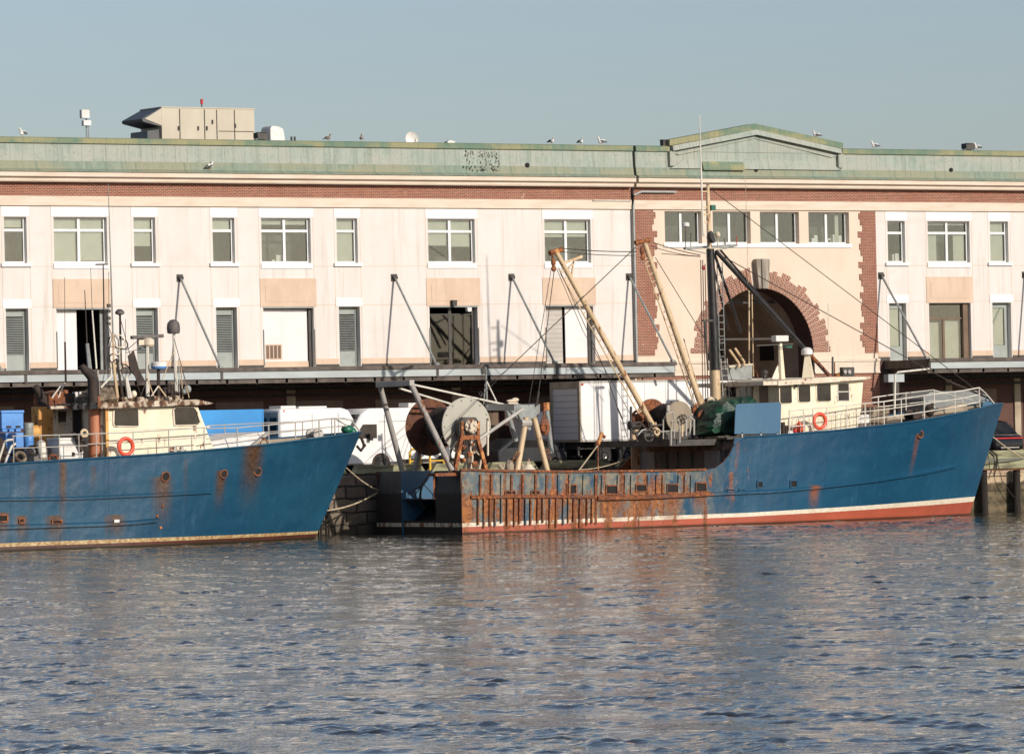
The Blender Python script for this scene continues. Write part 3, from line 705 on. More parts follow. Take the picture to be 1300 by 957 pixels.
m = MB(); a_ = wx(893, .55, 210); b_ = wx(946, .55, 210); m.prism([(a_, -.58, 17.42), (b_, -.58, 17.42), (b_-.05, -.44, 17.8), (a_, -.44, 17.8)], (0, .1, 0)); m.box(a_, b_, -.57, -.3, 17.37, 17.42); m.build('loose_flashing', 'copper_cope', bld, smooth=False)

# centre wall with arch ---------------------------------------------------------------
ZA, RA, RO_, AX = 8.22, 3.26, 4.25, 15.05
cw = rng([(844, 891), (905, 953), (965, 1014.5), (1026.5, 1078)], 290); zct, zcb = 15.33, 13.72
hs = [(a, b, zcb, zct, .3, 1.6) for a, b in cw]
z1 = 12.9
hs.append((AX-RA, AX+RA, ZG, z1, 0, 0.001))
m = MB()
ZLOW = ZG
X = sorted(set([SJ, SQ, AX-RA, AX+RA]+[v for h in cw for v in h])); Z = [ZLOW, z1, zcb, zct, ZWT]
for i in range(len(X)-1):
    for j in range(4):
        cx, cz = (X[i]+X[i+1])/2, (Z[j]+Z[j+1])/2
        if j == 0 and AX-RA < cx < AX+RA: continue
        if j == 2 and any(a < cx < b for a, b in cw): continue
        m.quad((X[i], 0, Z[j]), (X[i+1], 0, Z[j]), (X[i+1], 0, Z[j+1]), (X[i], 0, Z[j+1]))
K = 28
for i in range(K):
    t0, t1 = pi*i/K, pi*(i+1)/K
    a, b = (AX-RA*cos(t0), ZA+RA*sin(t0)), (AX-RA*cos(t1), ZA+RA*sin(t1))
    m.quad((a[0], 0, a[1]), (b[0], 0, b[1]), (b[0], 0, z1), (a[0], 0, z1))
for (a, b) in cw:
    for (y0, y1, mi) in ((0, .3, 0), (.3, 1.6, 1)):
        c, d = zcb, zct
        m.quad((a, y0, c), (b, y0, c), (b, y1, c), (a, y1, c), mi); m.quad((a, y0, d), (a, y1, d), (b, y1, d), (b, y0, d), mi)
        m.quad((a, y0, c), (a, y1, c), (a, y1, d), (a, y0, d), mi); m.quad((b, y0, c), (b, y0, d), (b, y1, d), (b, y1, c), mi)
    m.quad((a, 1.6, zcb), (b, 1.6, zcb), (b, 1.6, zct), (a, 1.6, zct), 1)
m.build('centre_wall', ['peach', 'interior'], bld, smooth=False)
# passage behind the arch
m = MB(); D1, D2 = 1.3, 14.
def archring(y0, y1, mi, r=RA):
    for i in range(K):
        t0, t1 = pi*i/K, pi*(i+1)/K
        a, b = (AX-r*cos(t0), ZA+r*sin(t0)), (AX-r*cos(t1), ZA+r*sin(t1))
        m.quad((a[0], y0, a[1]), (b[0], y0, b[1]), (b[0], y1, b[1]), (a[0], y1, a[1]), mi)
    for x in (AX-r, AX+r): m.quad((x, y0, ZG), (x, y0, ZA), (x, y1, ZA), (x, y1, ZG), mi)
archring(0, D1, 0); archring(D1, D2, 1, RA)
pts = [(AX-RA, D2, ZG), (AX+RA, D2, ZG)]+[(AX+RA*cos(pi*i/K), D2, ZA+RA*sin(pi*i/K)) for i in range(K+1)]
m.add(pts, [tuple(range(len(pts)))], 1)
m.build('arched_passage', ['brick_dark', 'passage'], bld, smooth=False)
m = MB(); m.box(AX+RA-.05, AX+RA-.01, 3.4, 4.6, 7.9, 10.2); m.box(AX+RA-.05, AX+RA-.01, 8., 9.4, 7.4, 9.6); m.each('passage_doorway', 'dark_in', bld, smooth=False)
m = MB(); m.ob(AX-RA, AX+RA, -1.5, -1.35, 8.9, 9.0); m.box(AX-RA, AX+RA, 1.45, 1.6, 10.75, 10.9); m.each('passage_beam', 'dark_steel', bld, smooth=False)
# ragged brick voussoirs
m = MB(); N_ = 46
for i in range(N_):
    t0, t1 = pi*i/N_, pi*(i+1)/N_; tm = (t0+t1)/2
    if abs(tm-pi/2) < .115: continue
    ro = RO_+random.choice((-.22, -.14, -.05, .02, .08))
    g_ = .004
    P4 = [(AX-RA*cos(t0+g_), -.03, ZA+RA*sin(t0+g_)), (AX-ro*cos(t0+g_), -.03, ZA+ro*sin(t0+g_)), (AX-ro*cos(t1-g_), -.03, ZA+ro*sin(t1-g_)), (AX-RA*cos(t1-g_), -.03, ZA+RA*sin(t1-g_))]
    m.prism(P4, (0, .04, 0))
    if i == 20: arch_half, m = m, MB()
t = Nt('arch_brick'); x, y, z = t.xyz()[:]
ang = t.math('ARCTAN2', t.math('SUBTRACT', z, ZA), t.math('SUBTRACT', x, AX)); rad = t.math('SQRT', t.math('ADD', t.math('POWER', t.math('SUBTRACT', z, ZA), 2), t.math('POWER', t.math('SUBTRACT', x, AX), 2)))
cm = t.n('ShaderNodeCombineXYZ'); t.l(rad, cm.inputs[0]); t.l(t.math('MULTIPLY', ang, 3.9), cm.inputs[1])
b = t.n('ShaderNodeTexBrick'); b.inputs['Scale'].default_value = 1; b.inputs['Brick Width'].default_value = .24; b.inputs['Row Height'].default_value = .09; b.inputs['Mortar Size'].default_value = .014
b.inputs['Color1'].default_value = (.25, .075, .042, 1); b.inputs['Color2'].default_value = (.14, .04, .025, 1); b.inputs['Mortar'].default_value = (.50, .36, .27, 1); t.l(cm.outputs[0], b.inputs['Vector'])
M['arch_brick'] = t.fin(b.outputs[0], .9, 0, t.math('SUBTRACT', 1, b.outputs['Fac']), .4, .01)
m.build('arch_bricks', 'arch_brick', bld, smooth=False); arch_half.build('arch_bricks', 'arch_brick', bld, smooth=False)
m = MB(); zk0, zk1 = ZA+RA-.05, wz(965, 329)
for i, (u0, u1, dd) in enumerate(((-.42, -.15, .34), (-.14, .13, .40), (.14, .42, .34))):
    m.prism([(AX+u0*.72, -.04, zk0), (AX+u1*.72, -.04, zk0), (AX+u1, -.04, zk1-.1), (AX+u1*.9, -.04, zk1), (AX+u0*.9, -.04, zk1), (AX+u0, -.04, zk1-.1)], (0, -dd, 0))
m.build('keystone', 'keystone', bld, smooth=False, bevel=.04)
# quoins
for (xa, xb, sidew) in ((SJ+.17, wx(829, 0, 350), 1), (wx(1096, 0, 350), SQ-.02, -1)):
    m = MB(); z = 8.15; k = 0
    while z < ZWT-.01:
        h = min(.31, ZWT-z); e = (0, .14, .26, .1, .3)[k % 5]*random.uniform(.7, 1.1)
        m.box(xa-(e if sidew < 0 else 0), xb+(e if sidew > 0 else 0), -.035, .005, z, z+h-.0); z += h; k += 1
    m.build('brick_quoin', 'brick', bld, smooth=False)
for a, b in cw:
    window(a, b, zcb, zct, True, y=.26, blind=0, transom=False, things=(6 if a > 17 else 0), side=([(1, .55, .75)] if a > 17 else None))
m = MB(); m.box(cw[0][0]-.1, cw[3][1]+.12, -.06, .2, zcb-.2, zcb-.003); m.build('sill', 'white_render', bld, smooth=False)
m = MB()
for x0, x1 in ((SJ+.1, AX-RA), (AX+RA, SQ)): m.box(x0, x1, -.14, .005, 7.12, 7.2); m.box(x0, x1, -.1, .005, 7.2, 7.72); m.box(x0, x1, -.16, .005, 7.72, 7.86)
m.each('ledge_course', 'stone', bld, smooth=False)
m = MB()
for x0, x1 in ((SJ+.1, AX-RA), (AX+RA, SQ)): m.box(x0, x1, -.05, .004, ZG, 7.119)
m.each('base_bricks', 'brick', bld, smooth=False)

# ground-floor wall under the canopies
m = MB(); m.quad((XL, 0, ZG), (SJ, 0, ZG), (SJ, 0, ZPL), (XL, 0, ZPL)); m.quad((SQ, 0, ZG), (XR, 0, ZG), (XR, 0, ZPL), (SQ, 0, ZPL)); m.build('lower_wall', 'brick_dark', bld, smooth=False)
m = MB()
for px in (368, 102, -160, 578, 740): x = wx(px, 0, 505); m.box(x-.24, x+.24, -.12, -.003, ZG, 7.1)
for px in (1203, 1290, 1390): x = wx(px, 0, 495); m.box(x-.2, x+.2, -.12, -.003, ZG, 7.1)
m.each('pilaster', 'concrete', bld, smooth=False)
m = MB(); x = XL+1
while x < XR-3:
    if not (SJ-3.5 < x < SQ+1): m.box(x, x+2.6, .0-.06, -.003, ZG, 6.2)
    x += 4.4
m.each('loading_door', 'bronze', bld, smooth=False)  # dark brown so the doors look as shaded as the wall
# canopies --------------------------------------------------------------------------
CO = 3.9
c1 = wx(859, CO, 468); c2 = wx(1121, 0, 465)
for (x0, x1, cutpx) in ((XL, c1, (33, 282, 556, 708)), (c2, XR, (1181,))):
    m = MB(); m.ob(x0, x1, .06, CO-.12, 7.30, 7.72)
    x = x0+.3
    while x < x1: m.ob(x, x+.12, .06, CO-.15, 7.0, 7.299); x += 1.6
    m.ob(x0, x1, .06, .14, 6.9, 7.299); m.ob(x0, x1, CO-.3, CO-.15, 7.02, 7.295)
    f = m.build('canopy', 'brown_trim', bld, smooth=False)
    m = MB(); m.ob(x0, x1, CO-.118, CO+.03, 7.58, 7.76); m.build('gutter', 'brown_trim', f, smooth=False)
    cuts = [wx(c, CO, 475) for c in cutpx if x0 < wx(c, CO, 475) < x1]; e = [x0+.02]+cuts+[x1-.02]
    m = MB()
    for a, b in zip(e[:-1], e[1:]): m.ob(a+.07, b-.07, CO-.118, CO-.04, 7.24, 7.57)
    m.each('fascia', 'fascia', f, smooth=False)
    m = MB()
    for c in cuts: m.ob(c-.07, c+.07, CO-.11, CO-.02, 7.2, 7.575)
    m.ob(x0, x0+.02, CO-.118, CO, 7.2, 7.575)
    m.each('fascia_joint', 'dark_steel', f, smooth=False)
    m = MB()
    for zz, oo in ((6.78, .35), (6.5, .5), (6.86, 1.7)):
        m.bar((x0+.2, -oo, zz), (x1-.2, -oo, zz), .06, n=6); x = x0+1
        while x < x1: m.box(x, x+.05, -oo-.02, -oo+.02, zz, 7.3); x += 3.1
    m.build('service_pipe', 'dark_steel', f)  # pipe colour kept dark to deepen the canopy shade
# struts from wall to canopy edge
for px, py in ((-48, 355), (228, 353), (500, 352.5), (649, 352), (798, 351.5), (1118, 350), (1300.5, 349)):
    a = w(px, py, 0)
    m = MB(); m.box(a.x-.16, a.x+.16, -.05, .0, a.z-.17, a.z+.17); m.bar((a.x-.12, -.1, a.z), (a.x+.12, -.1, a.z), .09)
    p = m.build('anchor_plate', 'dark_steel', bld, smooth=False)
    m = MB(); q_ = Vector((a.x+.0, -CO+.2, 7.76)); m.bar((a.x, -.1, a.z-.02), q_, .055, n=8); m.box(q_.x-.1, q_.x+.1, q_.y-.1, q_.y+.1, 7.755, 7.86)
    m.build('tie_strut', 'steel', p)
# canopy post at the right end, drain pipe at the joint, wall pipes
m = MB(); a = w(1135, 484, 3.); m.box(a.x-.5, a.x+.5, a.y-.2, a.y+.2, 6.6, 7.0); 
m.build('post_head', 'fascia', bld, smooth=False)
m = MB(); m.box(a.x-.2, a.x+.2, a.y-.15, a.y+.15, ZG, 6.6); m.build('canopy_post', 'dark_steel', bld, smooth=False)
m = MB(); x = SJ-.22
m.tube([(SJ+2.6, -.2, 16.28), (SJ+.5, -.2, 16.28), (SJ+.02, -.2, 16.1), (SJ-.0, -.2, 15.6), (SJ, -.2, 7.8)], .05, 6); m.build('drain_pipe', 'fascia', bld)
m = MB(); a, b = wx(753, .15, 255), SJ-.1; m.bar((a, -.15, wz(753, 254.5, .15)), (b, -.15, wz(753, 254.5, .15)), .035, n=6); m.build('conduit', 'white_rail', bld)
# roof, ends and back of the building
m = MB(); m.quad((XL, .3, 17.7), (XR, .3, 17.7), (XR, 18, 17.7), (XL, 18, 17.7)); m.build('roof', 'roof', bld, smooth=False)
m = MB(); m.quad((XL, 0, ZG), (XL, 18, ZG), (XL, 18, 17.7), (XL, 0, 17.7)); m.quad((XR, 0, ZG), (XR, 18, ZG), (XR, 18, 17.7), (XR, 0, 17.7)); m.quad((XL, 18, ZG), (XR, 18, ZG), (XR, 18, 17.7), (XL, 18, 17.7))
m.each('end_wall', 'cream', bld, smooth=False)

# ------------------------------------------------------------------ ROOF THINGS
ZR = 17.7
a0, a1 = w(205, 137, -6), w(322.5, 139, -6)
hv = empty('rooftop_air_unit', ((a0.x+a1.x)/2, 7.3, ZR), 'large beige rooftop air handling unit with a dark intake hood', 'air unit')
zt = a0.z
m = MB(); m.box(a0.x, a1.x, 6, 8.1, ZR+.15, zt); m.box(a0.x-.03, a1.x+.03, 5.97, 8.13, zt, zt+.05); m.box(a0.x+.3, a1.x-.3, 6.2, 7.9, ZR, ZR+.15); m.build('casing', 'beige_metal', hv, smooth=False)
m = MB()
for px in (228.5, 260, 275.5, 298): x = wx(px, -5.97, 155); m.box(x-.02, x+.02, 5.975, 5.999, ZR+.2, zt-.05)
x = wx(278, -5.97, 160); m.box(x, a1.x-.05, 5.975, 5.999, zt-1.1, zt-1.07)
m.build('panel_seam', 'dark_steel', hv, smooth=False)
m = MB()
for px, py in ((227, 163), (252, 163), (263, 163), (270, 155), (299, 160)): c = w(px, py, -5.95); m.box(c.x-.03, c.x+.03, c.y-.02, c.y+.05, c.z-.1, c.z+.1)
m.each('latch', 'dark_steel', hv, smooth=False)
hq = lambda px, py, d=0.: (wx(px, -6, 150), 6.02+d, w(px, py, -6).z)
m = MB(); m.prism([hq(205.2, 137), hq(183, 149.5), hq(180.5, 151), hq(181.5, 154.5), hq(205.2, 161)], (0, 2.05, 0), 0)
m.prism([hq(205, 137.8, -.03), hq(184, 151, -.03), hq(205, 159.5, -.03)], (0, .028, 0), 1)
m.build('intake_hood', ['dark_metal_roof', 'beige_metal'], hv, smooth=False)
m = MB(); m.prism([(a0.x, 6.2, ZR+.2), (wx(188, -6, 170), 6.2, ZR+.2), (wx(190, -6, 168), 6.2, w(190, 166, -6).z), (a0.x, 6.2, w(205, 164, -6).z)], (0, 1.7, 0)); m.build('lower_duct', 'dark_metal_roof', hv, smooth=False)
m = MB(); c = w(256, 130, -7); m.bar((c.x, c.y, zt), (c.x, c.y, c.z+.1), .03); m.bar((c.x+.0, c.y, c.z-.1), (c.x, c.y, c.z+.15), .07, mi=1); o = m.build('beacon', ['dark_steel', 'red'])
tag(o, 'thin red-tipped beacon standing on top of the beige rooftop air unit', 'beacon')

def flood(px, py, ds, lab):
    c = w(px, py, -.1); m = MB(); t_ = empty('floodlight', (c.x, c.y, ZPT), lab, 'floodlight', 'floodlights on the parapet')
    m.box(c.x-.3, c.x+.25, c.y-.12, c.y+.2, c.z-.13, c.z+.14); m.prism([(c.x-.3, c.y-.12, c.z-.13), (c.x+.25, c.y-.12, c.z-.13), (c.x+.25, c.y-.25, c.z-.2), (c.x-.3, c.y-.25, c.z-.2)], (0, .02, .3))
    m.build('housing', 'dark_steel', t_, smooth=False, bevel=.02)
    m = MB(); m.bar((c.x-.28, c.y, c.z), (c.x-.33, c.y, ZPT+.02), .03); m.bar((c.x+.22, c.y, c.z), (c.x+.1, c.y, ZPT), .03); m.box(c.x-.35, c.x+.15, c.y-.1, c.y+.1, ZPT, ZPT+.05); m.build('bracket', 'dark_steel', t_)
flood(331, 172.5, 1, 'black floodlight on the parapet beside the beige air unit')
flood(1229, 186, 1, 'black floodlight on the parapet near the right edge')
# white sector antenna on a pole
c = w(108, 145, -2); o = empty('antenna_pole', (c.x, c.y, ZR), 'two small white antenna boxes on a pole above the left roof', 'antenna')
m = MB(); b0 = w(110, 172, -2); m.bar((b0.x, b0.y, ZR), (b0.x, b0.y, w(110, 140, -2).z), .035); m.bar((b0.x+.12, b0.y, ZR), (b0.x+.1, b0.y, w(110, 160, -2).z), .02); m.build('pole', 'steel', o)
for (x0, x1, y0, y1) in ((103, 113.5, 139.5, 150.5), (105.5, 115.5, 153, 160)):
    p, q_ = w(x0, y0, -1.8), w(x1, y1, -1.8); m = MB(); m.box(p.x, q_.x, p.y-.05, p.y+.18, q_.z, p.z); m.build('antenna_box', 'white_plastic', o, smooth=False, bevel=.03)
# white cowl and dish
p, q_ = w(343, 161, -1.5), w(366, 182, -1.5)
m = MB(); m.prism([(p.x+.02, 1.5, ZR), (q_.x, 1.5, ZR), (q_.x-.25, 1.5, p.z-.1), (q_.x-.5, 1.5, p.z+.02), (p.x+.1, 1.5, p.z+.04), (p.x, 1.5, p.z-.1)], (0, .9, 0)); m.build('roof_cowl', 'white_plastic', None, smooth=False, bevel=.03)
tag(bpy.data.objects['roof_cowl'], 'white boxy vent cowl on the roof right of the air unit', 'vent cowl')
m = MB(); c = w(370, 175, -1.2)
for dx in (0, .18): m.bar((c.x+dx, c.y, ZR), (c.x+dx, c.y, c.z+.05), .05)
tag(m.build('vent_pipe', 'dark_steel'), 'pair of short dark vent pipes beside the white cowl', 'vent pipe')
c = w(523, 176.5, -.5); t_ = empty('satellite_dish', (c.x, c.y+.3, ZR), 'round white satellite dish peeking over the parapet', 'satellite dish')
m = MB(); m.lathe((c.x, c.y, c.z), (.1, 1, -.15), [(0, .355), (.03, .36), (.1, .3), (.16, .15), (.18, .01)], 24, cap=False); m.lathe((c.x, c.y, c.z), (.1, 1, -.15), [(.0, .355), (.1, .26), (.15, .01)], 24, cap=False); m.build('reflector', 'white_plastic', t_)
m = MB(); m.bar((c.x, c.y+.2, ZR), (c.x, c.y+.2, c.z), .04); m.bar((c.x, c.y, c.z-.3), (c.x-.02, c.y-.4, c.z-.1), .015); m.box(c.x-.06, c.x+.04, c.y-.45, c.y-.36, c.z-.14, c.z-.05); m.build('mount', 'white_plastic', t_)
p = w(570, 181.5, -.1); m = MB(); m.box(p.x-.2, p.x+.22, -.1, .2, ZPT+.003, ZPT+.09); m.box(p.x-.1, p.x+.12, -.05, .15, ZPT+.09, ZPT+.13); tag(m.build('junction_box', 'white_plastic', smooth=False), 'small flat cream box lying on the parapet coping', 'box')
p = w(843.5, 182, .1); m = MB(); m.box(p.x-.16, p.x+.16, p.y-.12, p.y+.12, ZPT+.003, ZPT+.28); m.box(p.x-.2, p.x+.2, p.y-.16, p.y+.16, ZPT+.28, ZPT+.32); tag(m.build('cable_box', 'dark_steel', smooth=False), 'small black box on the coping beside the raised pediment', 'box')

# gulls ------------------------------------------------------------------------------
def gull(px, py, o, face, lab, brown=False, perch=True, scale=1.):
    """face: +1 looks right, -1 left, angle in degrees turns it toward the water"""
    c = w(px, py, o); z0 = c.z
    m = MB(); rot = Matrix.Rotation(math.radians(14), 3, 'Y')
    m.ball((0, 0, .20), .19, .085, .095, 14, 10, 0, rot)
    m.lathe((.10, 0, .23), (.45, 0, .9), [(0, .065), (.06, .05), (.12, .042), (.16, .04)], 10, 0)
    m.ball((.175, 0, .385), .058, .045, .048, 10, 8, 0)
    m.lathe((.22, 0, .385), (1, 0, -.12), [(0, .018), (.05, .014), (.075, .003)], 6, 2)
    for sgn in (-1, 1):
        pts = [(.09, sgn*.082, .25), (-.03, sgn*.098, .26), (-.2, sgn*.07, .20), (-.33, sgn*.015, .155), (-.18, sgn*.09, .14), (.0, sgn*.098, .15)]
        m.prism(pts, (0, sgn*.014, 0), 1)
        m.bar((0, sgn*.03, .12), (.01, sgn*.03, 0), .007, n=5, mi=2); m.prism([(-.02, sgn*.03-.02, 0), (.06, sgn*.03-.03, 0), (.06, sgn*.03+.03, 0)], (0, 0, .008), 2)
    m.prism([(-.14, -.04, .16), (-.30, -.05, .125), (-.30, .05, .125), (-.14, .04, .16)], (0, 0, .02), 0)
    g = m.build('gull', ['gull_brown' if brown else 'gull_white', 'gull_grey' if not brown else 'gull_brown', 'beak'], org=(0, 0, 0))
    g.location = (c.x, c.y, z0); g.rotation_euler = (0, 0, math.radians(face)); g.scale = (scale,)*3
    tag(g, lab, 'gull', 'gulls perched on the parapet')
gz = lambda px, o: None
def gy(px, o, z):
    # pixel row of height z at this column
    k = W(px, 180, o); lo, hi = 100., 300.
    for _ in range(40):
        mid = (lo+hi)/2
        if W(px, mid, o)[1] > z: lo = mid
        else: hi = mid
    return lo
gull(29, gy(29, 0, ZPT), 0, 200, 'white gull far left on the parapet, left of the antenna pole')
gull(267, gy(267, .5, 17.1), .5, 25, 'white gull with black tail standing on the ledge below the parapet')
gull(416, gy(416, 0, ZPT), 0, -60, 'brown gull on the parapet, the left of the pair before the dish', True, scale=.85)
gull(459, gy(459, 0, ZPT+.02), 0, -120, 'brown gull on the parapet just left of the satellite dish', True, scale=.85)
gull(700, gy(700, 0, ZPT), 0, -75, 'leftmost gull of three on the parapet left of the black joint', False, scale=.9)
gull(737, gy(737, 0, ZPT), 0, -85, 'upright gull in the middle of three left of the black joint', False, scale=.9)
gull(764, gy(764, 0, ZPT), 0, 165, 'black-backed gull nearest the black parapet joint')
gull(1037, gy(1037, 0, 19.06), 0, 150, 'white gull on the sloping pediment coping', scale=.95)
gull(1111, gy(1111, 0, ZPT), 0, 165, 'white gull on the parapet right of the pediment')
gull(1241, gy(1241, 0, ZPT), 0, 175, 'gull sitting beside the black floodlight at the right edge')

# ================================================================== BOATS
class Hull:
    def __init__(s, s0, foot, top, oc, Bw, Bd, tw, td, pw, pd, sheer, slo, shi, stern=.1):
        s.s0, s.foot, s.top, s.oc, s.Bw, s.Bd, s.tw, s.td, s.pw, s.pd, s.slo, s.shi, s.stern = s0, foot, top, oc, Bw, Bd, tw, td, pw, pd, slo, shi, stern
        s.sh = [(0, 1.), (1, 1.)]
        # sheer given as pixel marks; resolved to (s, z) by iteration
        z0 = [(-1e3, 3.), (1e3, 3.)]; s.shz = z0
        for _ in range(12):
            pts = []
            for px, py in sheer:
                o = oc+Bd*.95
                for _k in range(30):
                    a, z = W(px, py, o); t = min(1, max(0, (a-s0)/(top-s0))); o = .5*o+.5*(oc+s.hb(t, 1.))
                pts.append((a, z))
            s.shz = sorted(pts); break
    def sheer(s, x):
        P = s.shz
        if x <= P[0][0]: return P[0][1]
        for (a, za), (b, zb) in zip(P[:-1], P[1:]):
            if x <= b: return za+(zb-za)*(x-a)/max(1e-6, b-a)
        return P[-1][1]
    def shp(s, t, t0, p): return 1. if t <= t0 else max(0., 1-((t-t0)/(1-t0))**p)
    def tx(s, x, z):
        t = .5
        for _ in range(8): v = min(1, max(-.3, z/s.sheer(s.s0+(s.top-s.s0)*t))); t = min(1, max(0, (x-s.s0)/(s.send(v)-s.s0)))
        return t
    def hb(s, t, v):
        v = max(0, min(1, v)); a = s.Bw*s.shp(t, s.tw, s.pw); b = s.Bd*s.shp(t, s.td, s.pd); k = v**1.15
        r = a+(b-a)*k
        if t < .12: r *= 1-s.stern*((.12-t)/.12)**2
        return r
    def send(s, v): return s.foot+(s.top-s.foot)*max(-.3, v)
    def pt(s, t, z, side=1, off=0., st=None):
        xt = s.s0+(s.top-s.s0)*t; v = min(1, z/s.sheer(xt))
        x = s.s0+(s.send(v)-s.s0)*t
        h = s.hb(t, v)
        if z < 0: h *= 1+z*.12
        return Vector((x, -(s.oc+side*(h+off)), z))
    def hit(s, px, py, off=0.):
        o = s.oc+s.Bd
        for _ in range(60):
            a, z = W(px, py, o)
            t = .5
            for _k in range(6):
                v = min(1, max(-.2, z/s.sheer(s.s0+(s.top-s.s0)*t))); t = min(1, max(0, (a-s.s0)/(s.send(v)-s.s0)))
            o = .6*o+.4*(s.oc+s.hb(t, v)+off)
        return t, z, Vector((a, -o, z))
    def loft(s, cols, nrow=7):
        m = MB(); rows = []
        for side in (1, -1):
            g = []
            for t in cols:
                xt = s.s0+(s.top-s.s0)*t; zs = s.sheer(xt); lo, hi = s.slo(xt), s.shi(xt)
                zz = [-1.3, 0., lo*.5, lo, hi]+[hi+(zs-hi)*k/nrow for k in range(1, nrow+1)]
                g.append([s.pt(t, z, side) for z in zz])
            rows.append(g)
            n = len(g[0])
            base = len(m.v); m.v += [tuple(p) for c in g for p in c]
            for i in range(len(g)-1):
                for j in range(n-1):
                    a, b, c, d_ = base+i*n+j, base+(i+1)*n+j, base+(i+1)*n+j+1, base+i*n+j+1
                    m.f.append((a, b, c, d_) if side > 0 else (d_, c, b, a)); m.m.append(2 if j < 3 else 1 if j == 3 else 0)
        return m, rows
    def strip(s, marks, w_, out, n=40, mi=0, zoff=0):
        """a rubbing strake following pixel marks on the near side"""
        P = [s.hit(px, py) for px, py in marks]
        m = MB(); pts = []
        for (t0, z0, _), (t1, z1, _) in zip(P[:-1], P[1:]):
            for k in range(n//(len(P)-1)):
                u = k/(n//(len(P)-1)); pts.append((t0+(t1-t0)*u, z0+(z1-z0)*u))
        pts.append((P[-1][0], P[-1][1]))
        secs = []
        for t, z in pts:
            a = s.pt(t, z-w_/2, 1, -.02); b = s.pt(t, z-w_/2, 1, out); c = s.pt(t, z+w_/2*.6, 1, out); d_ = s.pt(t, z+w_/2+out*.4, 1, -.02); secs.append([a, b, c, d_])
        base = 0; m.v = [tuple(p) for q_ in secs for p in q_]
        for i in range(len(secs)-1):
            for j in range(4): m.f.append((i*4+j, (i+1)*4+j, (i+1)*4+(j+1) % 4, i*4+(j+1) % 4)); m.m.append(mi)
        m.f += [(0, 1, 2, 3), tuple(len(m.v)-4+k for k in (3, 2, 1, 0))]; m.m += [mi, mi]
        return m
def inner_hull(h, cols, deckz, thick=.1, mi=0, capw=.0):
    m = MB()
    for side in (1, -1):
        prev = None
        for t in cols:
            xt = h.s0+(h.top-h.s0)*t; zs = h.sheer(xt); dz = deckz(xt)
            a = h.pt(t, dz, side, 0); b = h.pt(t, zs, side, 0)
            a.y += side*thick; b.y += side*thick
            if (a.y+h.oc)*side > 0: a.y = -h.oc
            if (b.y+h.oc)*side > 0: b.y = -h.oc
            o_ = h.pt(t, zs, side, 0); cur = (a, b, o_)
            if prev: m.quad(prev[0], cur[0], cur[1], prev[1], mi); m.quad(prev[1], cur[1], cur[2], prev[2], mi)
            prev = cur
    return m
def deck_mesh(h, cols, deckz):
    m = MB(); prev = None
    for t in cols:
        xt = h.s0+(h.top-h.s0)*t; dz = deckz(xt); a, b = h.pt(t, dz, 1, -.05), h.pt(t, dz, -1, -.05)
        if prev: m.quad(prev[0], a, b, prev[1])
        prev = (a, b)
    return m
def pane(name, parent, pts, y, mat='dark_glass', frame=None, fw=.05, th=.03):
    """window panel lying on a wall facing the water at Y=y; pts = (x,z) outline"""
    m = MB(); m.prism([(x, y-th*.4, z) for x, z in pts], (0, th*.4-.002, 0)); 
    cx = sum(p[0] for p in pts)/len(pts); cz = sum(p[1] for p in pts)/len(pts)
    if frame:
        f = MB(); n = len(pts)
        P = [Vector((x, y, z)) for x, z in pts]
        for i in range(n): f.beam(P[i]+Vector((0, -th/2, 0)), P[(i+1) % n]+Vector((0, -th/2, 0)), fw, th)
        fo = f.build('window', frame, parent, smooth=False); m.build('glass', mat, fo, smooth=False); return fo
    return m.build(name, mat, parent, smooth=False)
def rrect(x0, x1, z0, z1, r=.1):
    out = []
    for cx, cz, a in ((x1-r, z1-r, 0), (x0+r, z1-r, 90), (x0+r, z0+r, 180), (x1-r, z0+r, 270)):
        for k in (0, 45, 90): t = math.radians(a+k); out.append((cx+r*cos(t), cz+r*sin(t)))
    return out
def life_ring(px, py, o, lab, grp='orange life rings'):
    c = w(px, py, o); m = MB(); m.torus(c, (1, 0, 0), (0, 0, 1), .335, .085, 32, 8, 0)
    r_ = [tuple(Vector(c)+Vector((cos(a)*.44, -.02, sin(a)*.44))) for a in [2*pi*i/24 for i in range(25)]]
    m.tube(r_, .012, 5, 1)
    tag(m.build('life_ring', ['lifering', 'white_plastic']), lab, 'life ring', grp)
def wire(parent, pts, r=.018, name='stay_wire', mat='wire', sag=0.):
    pts = [Vector(p) for p in pts]
    if sag and len(pts) == 2:
        a, b = pts; pts = [a.lerp(b, k/14)-Vector((0, 0, sag*4*(k/14)*(1-k/14))) for k in range(15)]
    m = MB(); m.tube(pts, r, 5); return m.build(name, mat, parent)
def polyrail(parent, name, pts, r=.025, mat='galv'):
    m = MB(); m.tube(pts, r, 6); return m.build(name, mat, parent)

# ------------------------------------------------------------------ trawler (right)
def sheer_r():
    return [(596, 597), (640, 598.3), (720, 599), (800, 598.5), (860, 597.6), (895, 596.5), (908, 594), (918, 587), (926, 577), (931.5, 565), (932.5, 556), (980, 553.5), (1050, 548), (1128, 540), (1180, 532.5), (1228, 523), (1265.5, 513)]
def lerp_tab(tab):
    def f(x):
        if x <= tab[0][0]: return tab[0][1]
        for (a, u), (b, v) in zip(tab[:-1], tab[1:]):
            if x <= b: return u+(v-u)*(x-a)/(b-a)
        return tab[-1][1]
    return f
SB = 14.05; HR = Hull(-14.15, 17.15, 19.35, SB, 3.85, 4.05, .50, .66, 1.75, 2.1, sheer_r(), lerp_tab([(-14, .32), (2, .36), (10, .48), (17, .60), (20, .66)]), lerp_tab([(-14, .50), (2, .54), (10, .68), (17, .84), (20, .90)]))
def sx_r(px, py): return HR.hit(px, py)[2].x
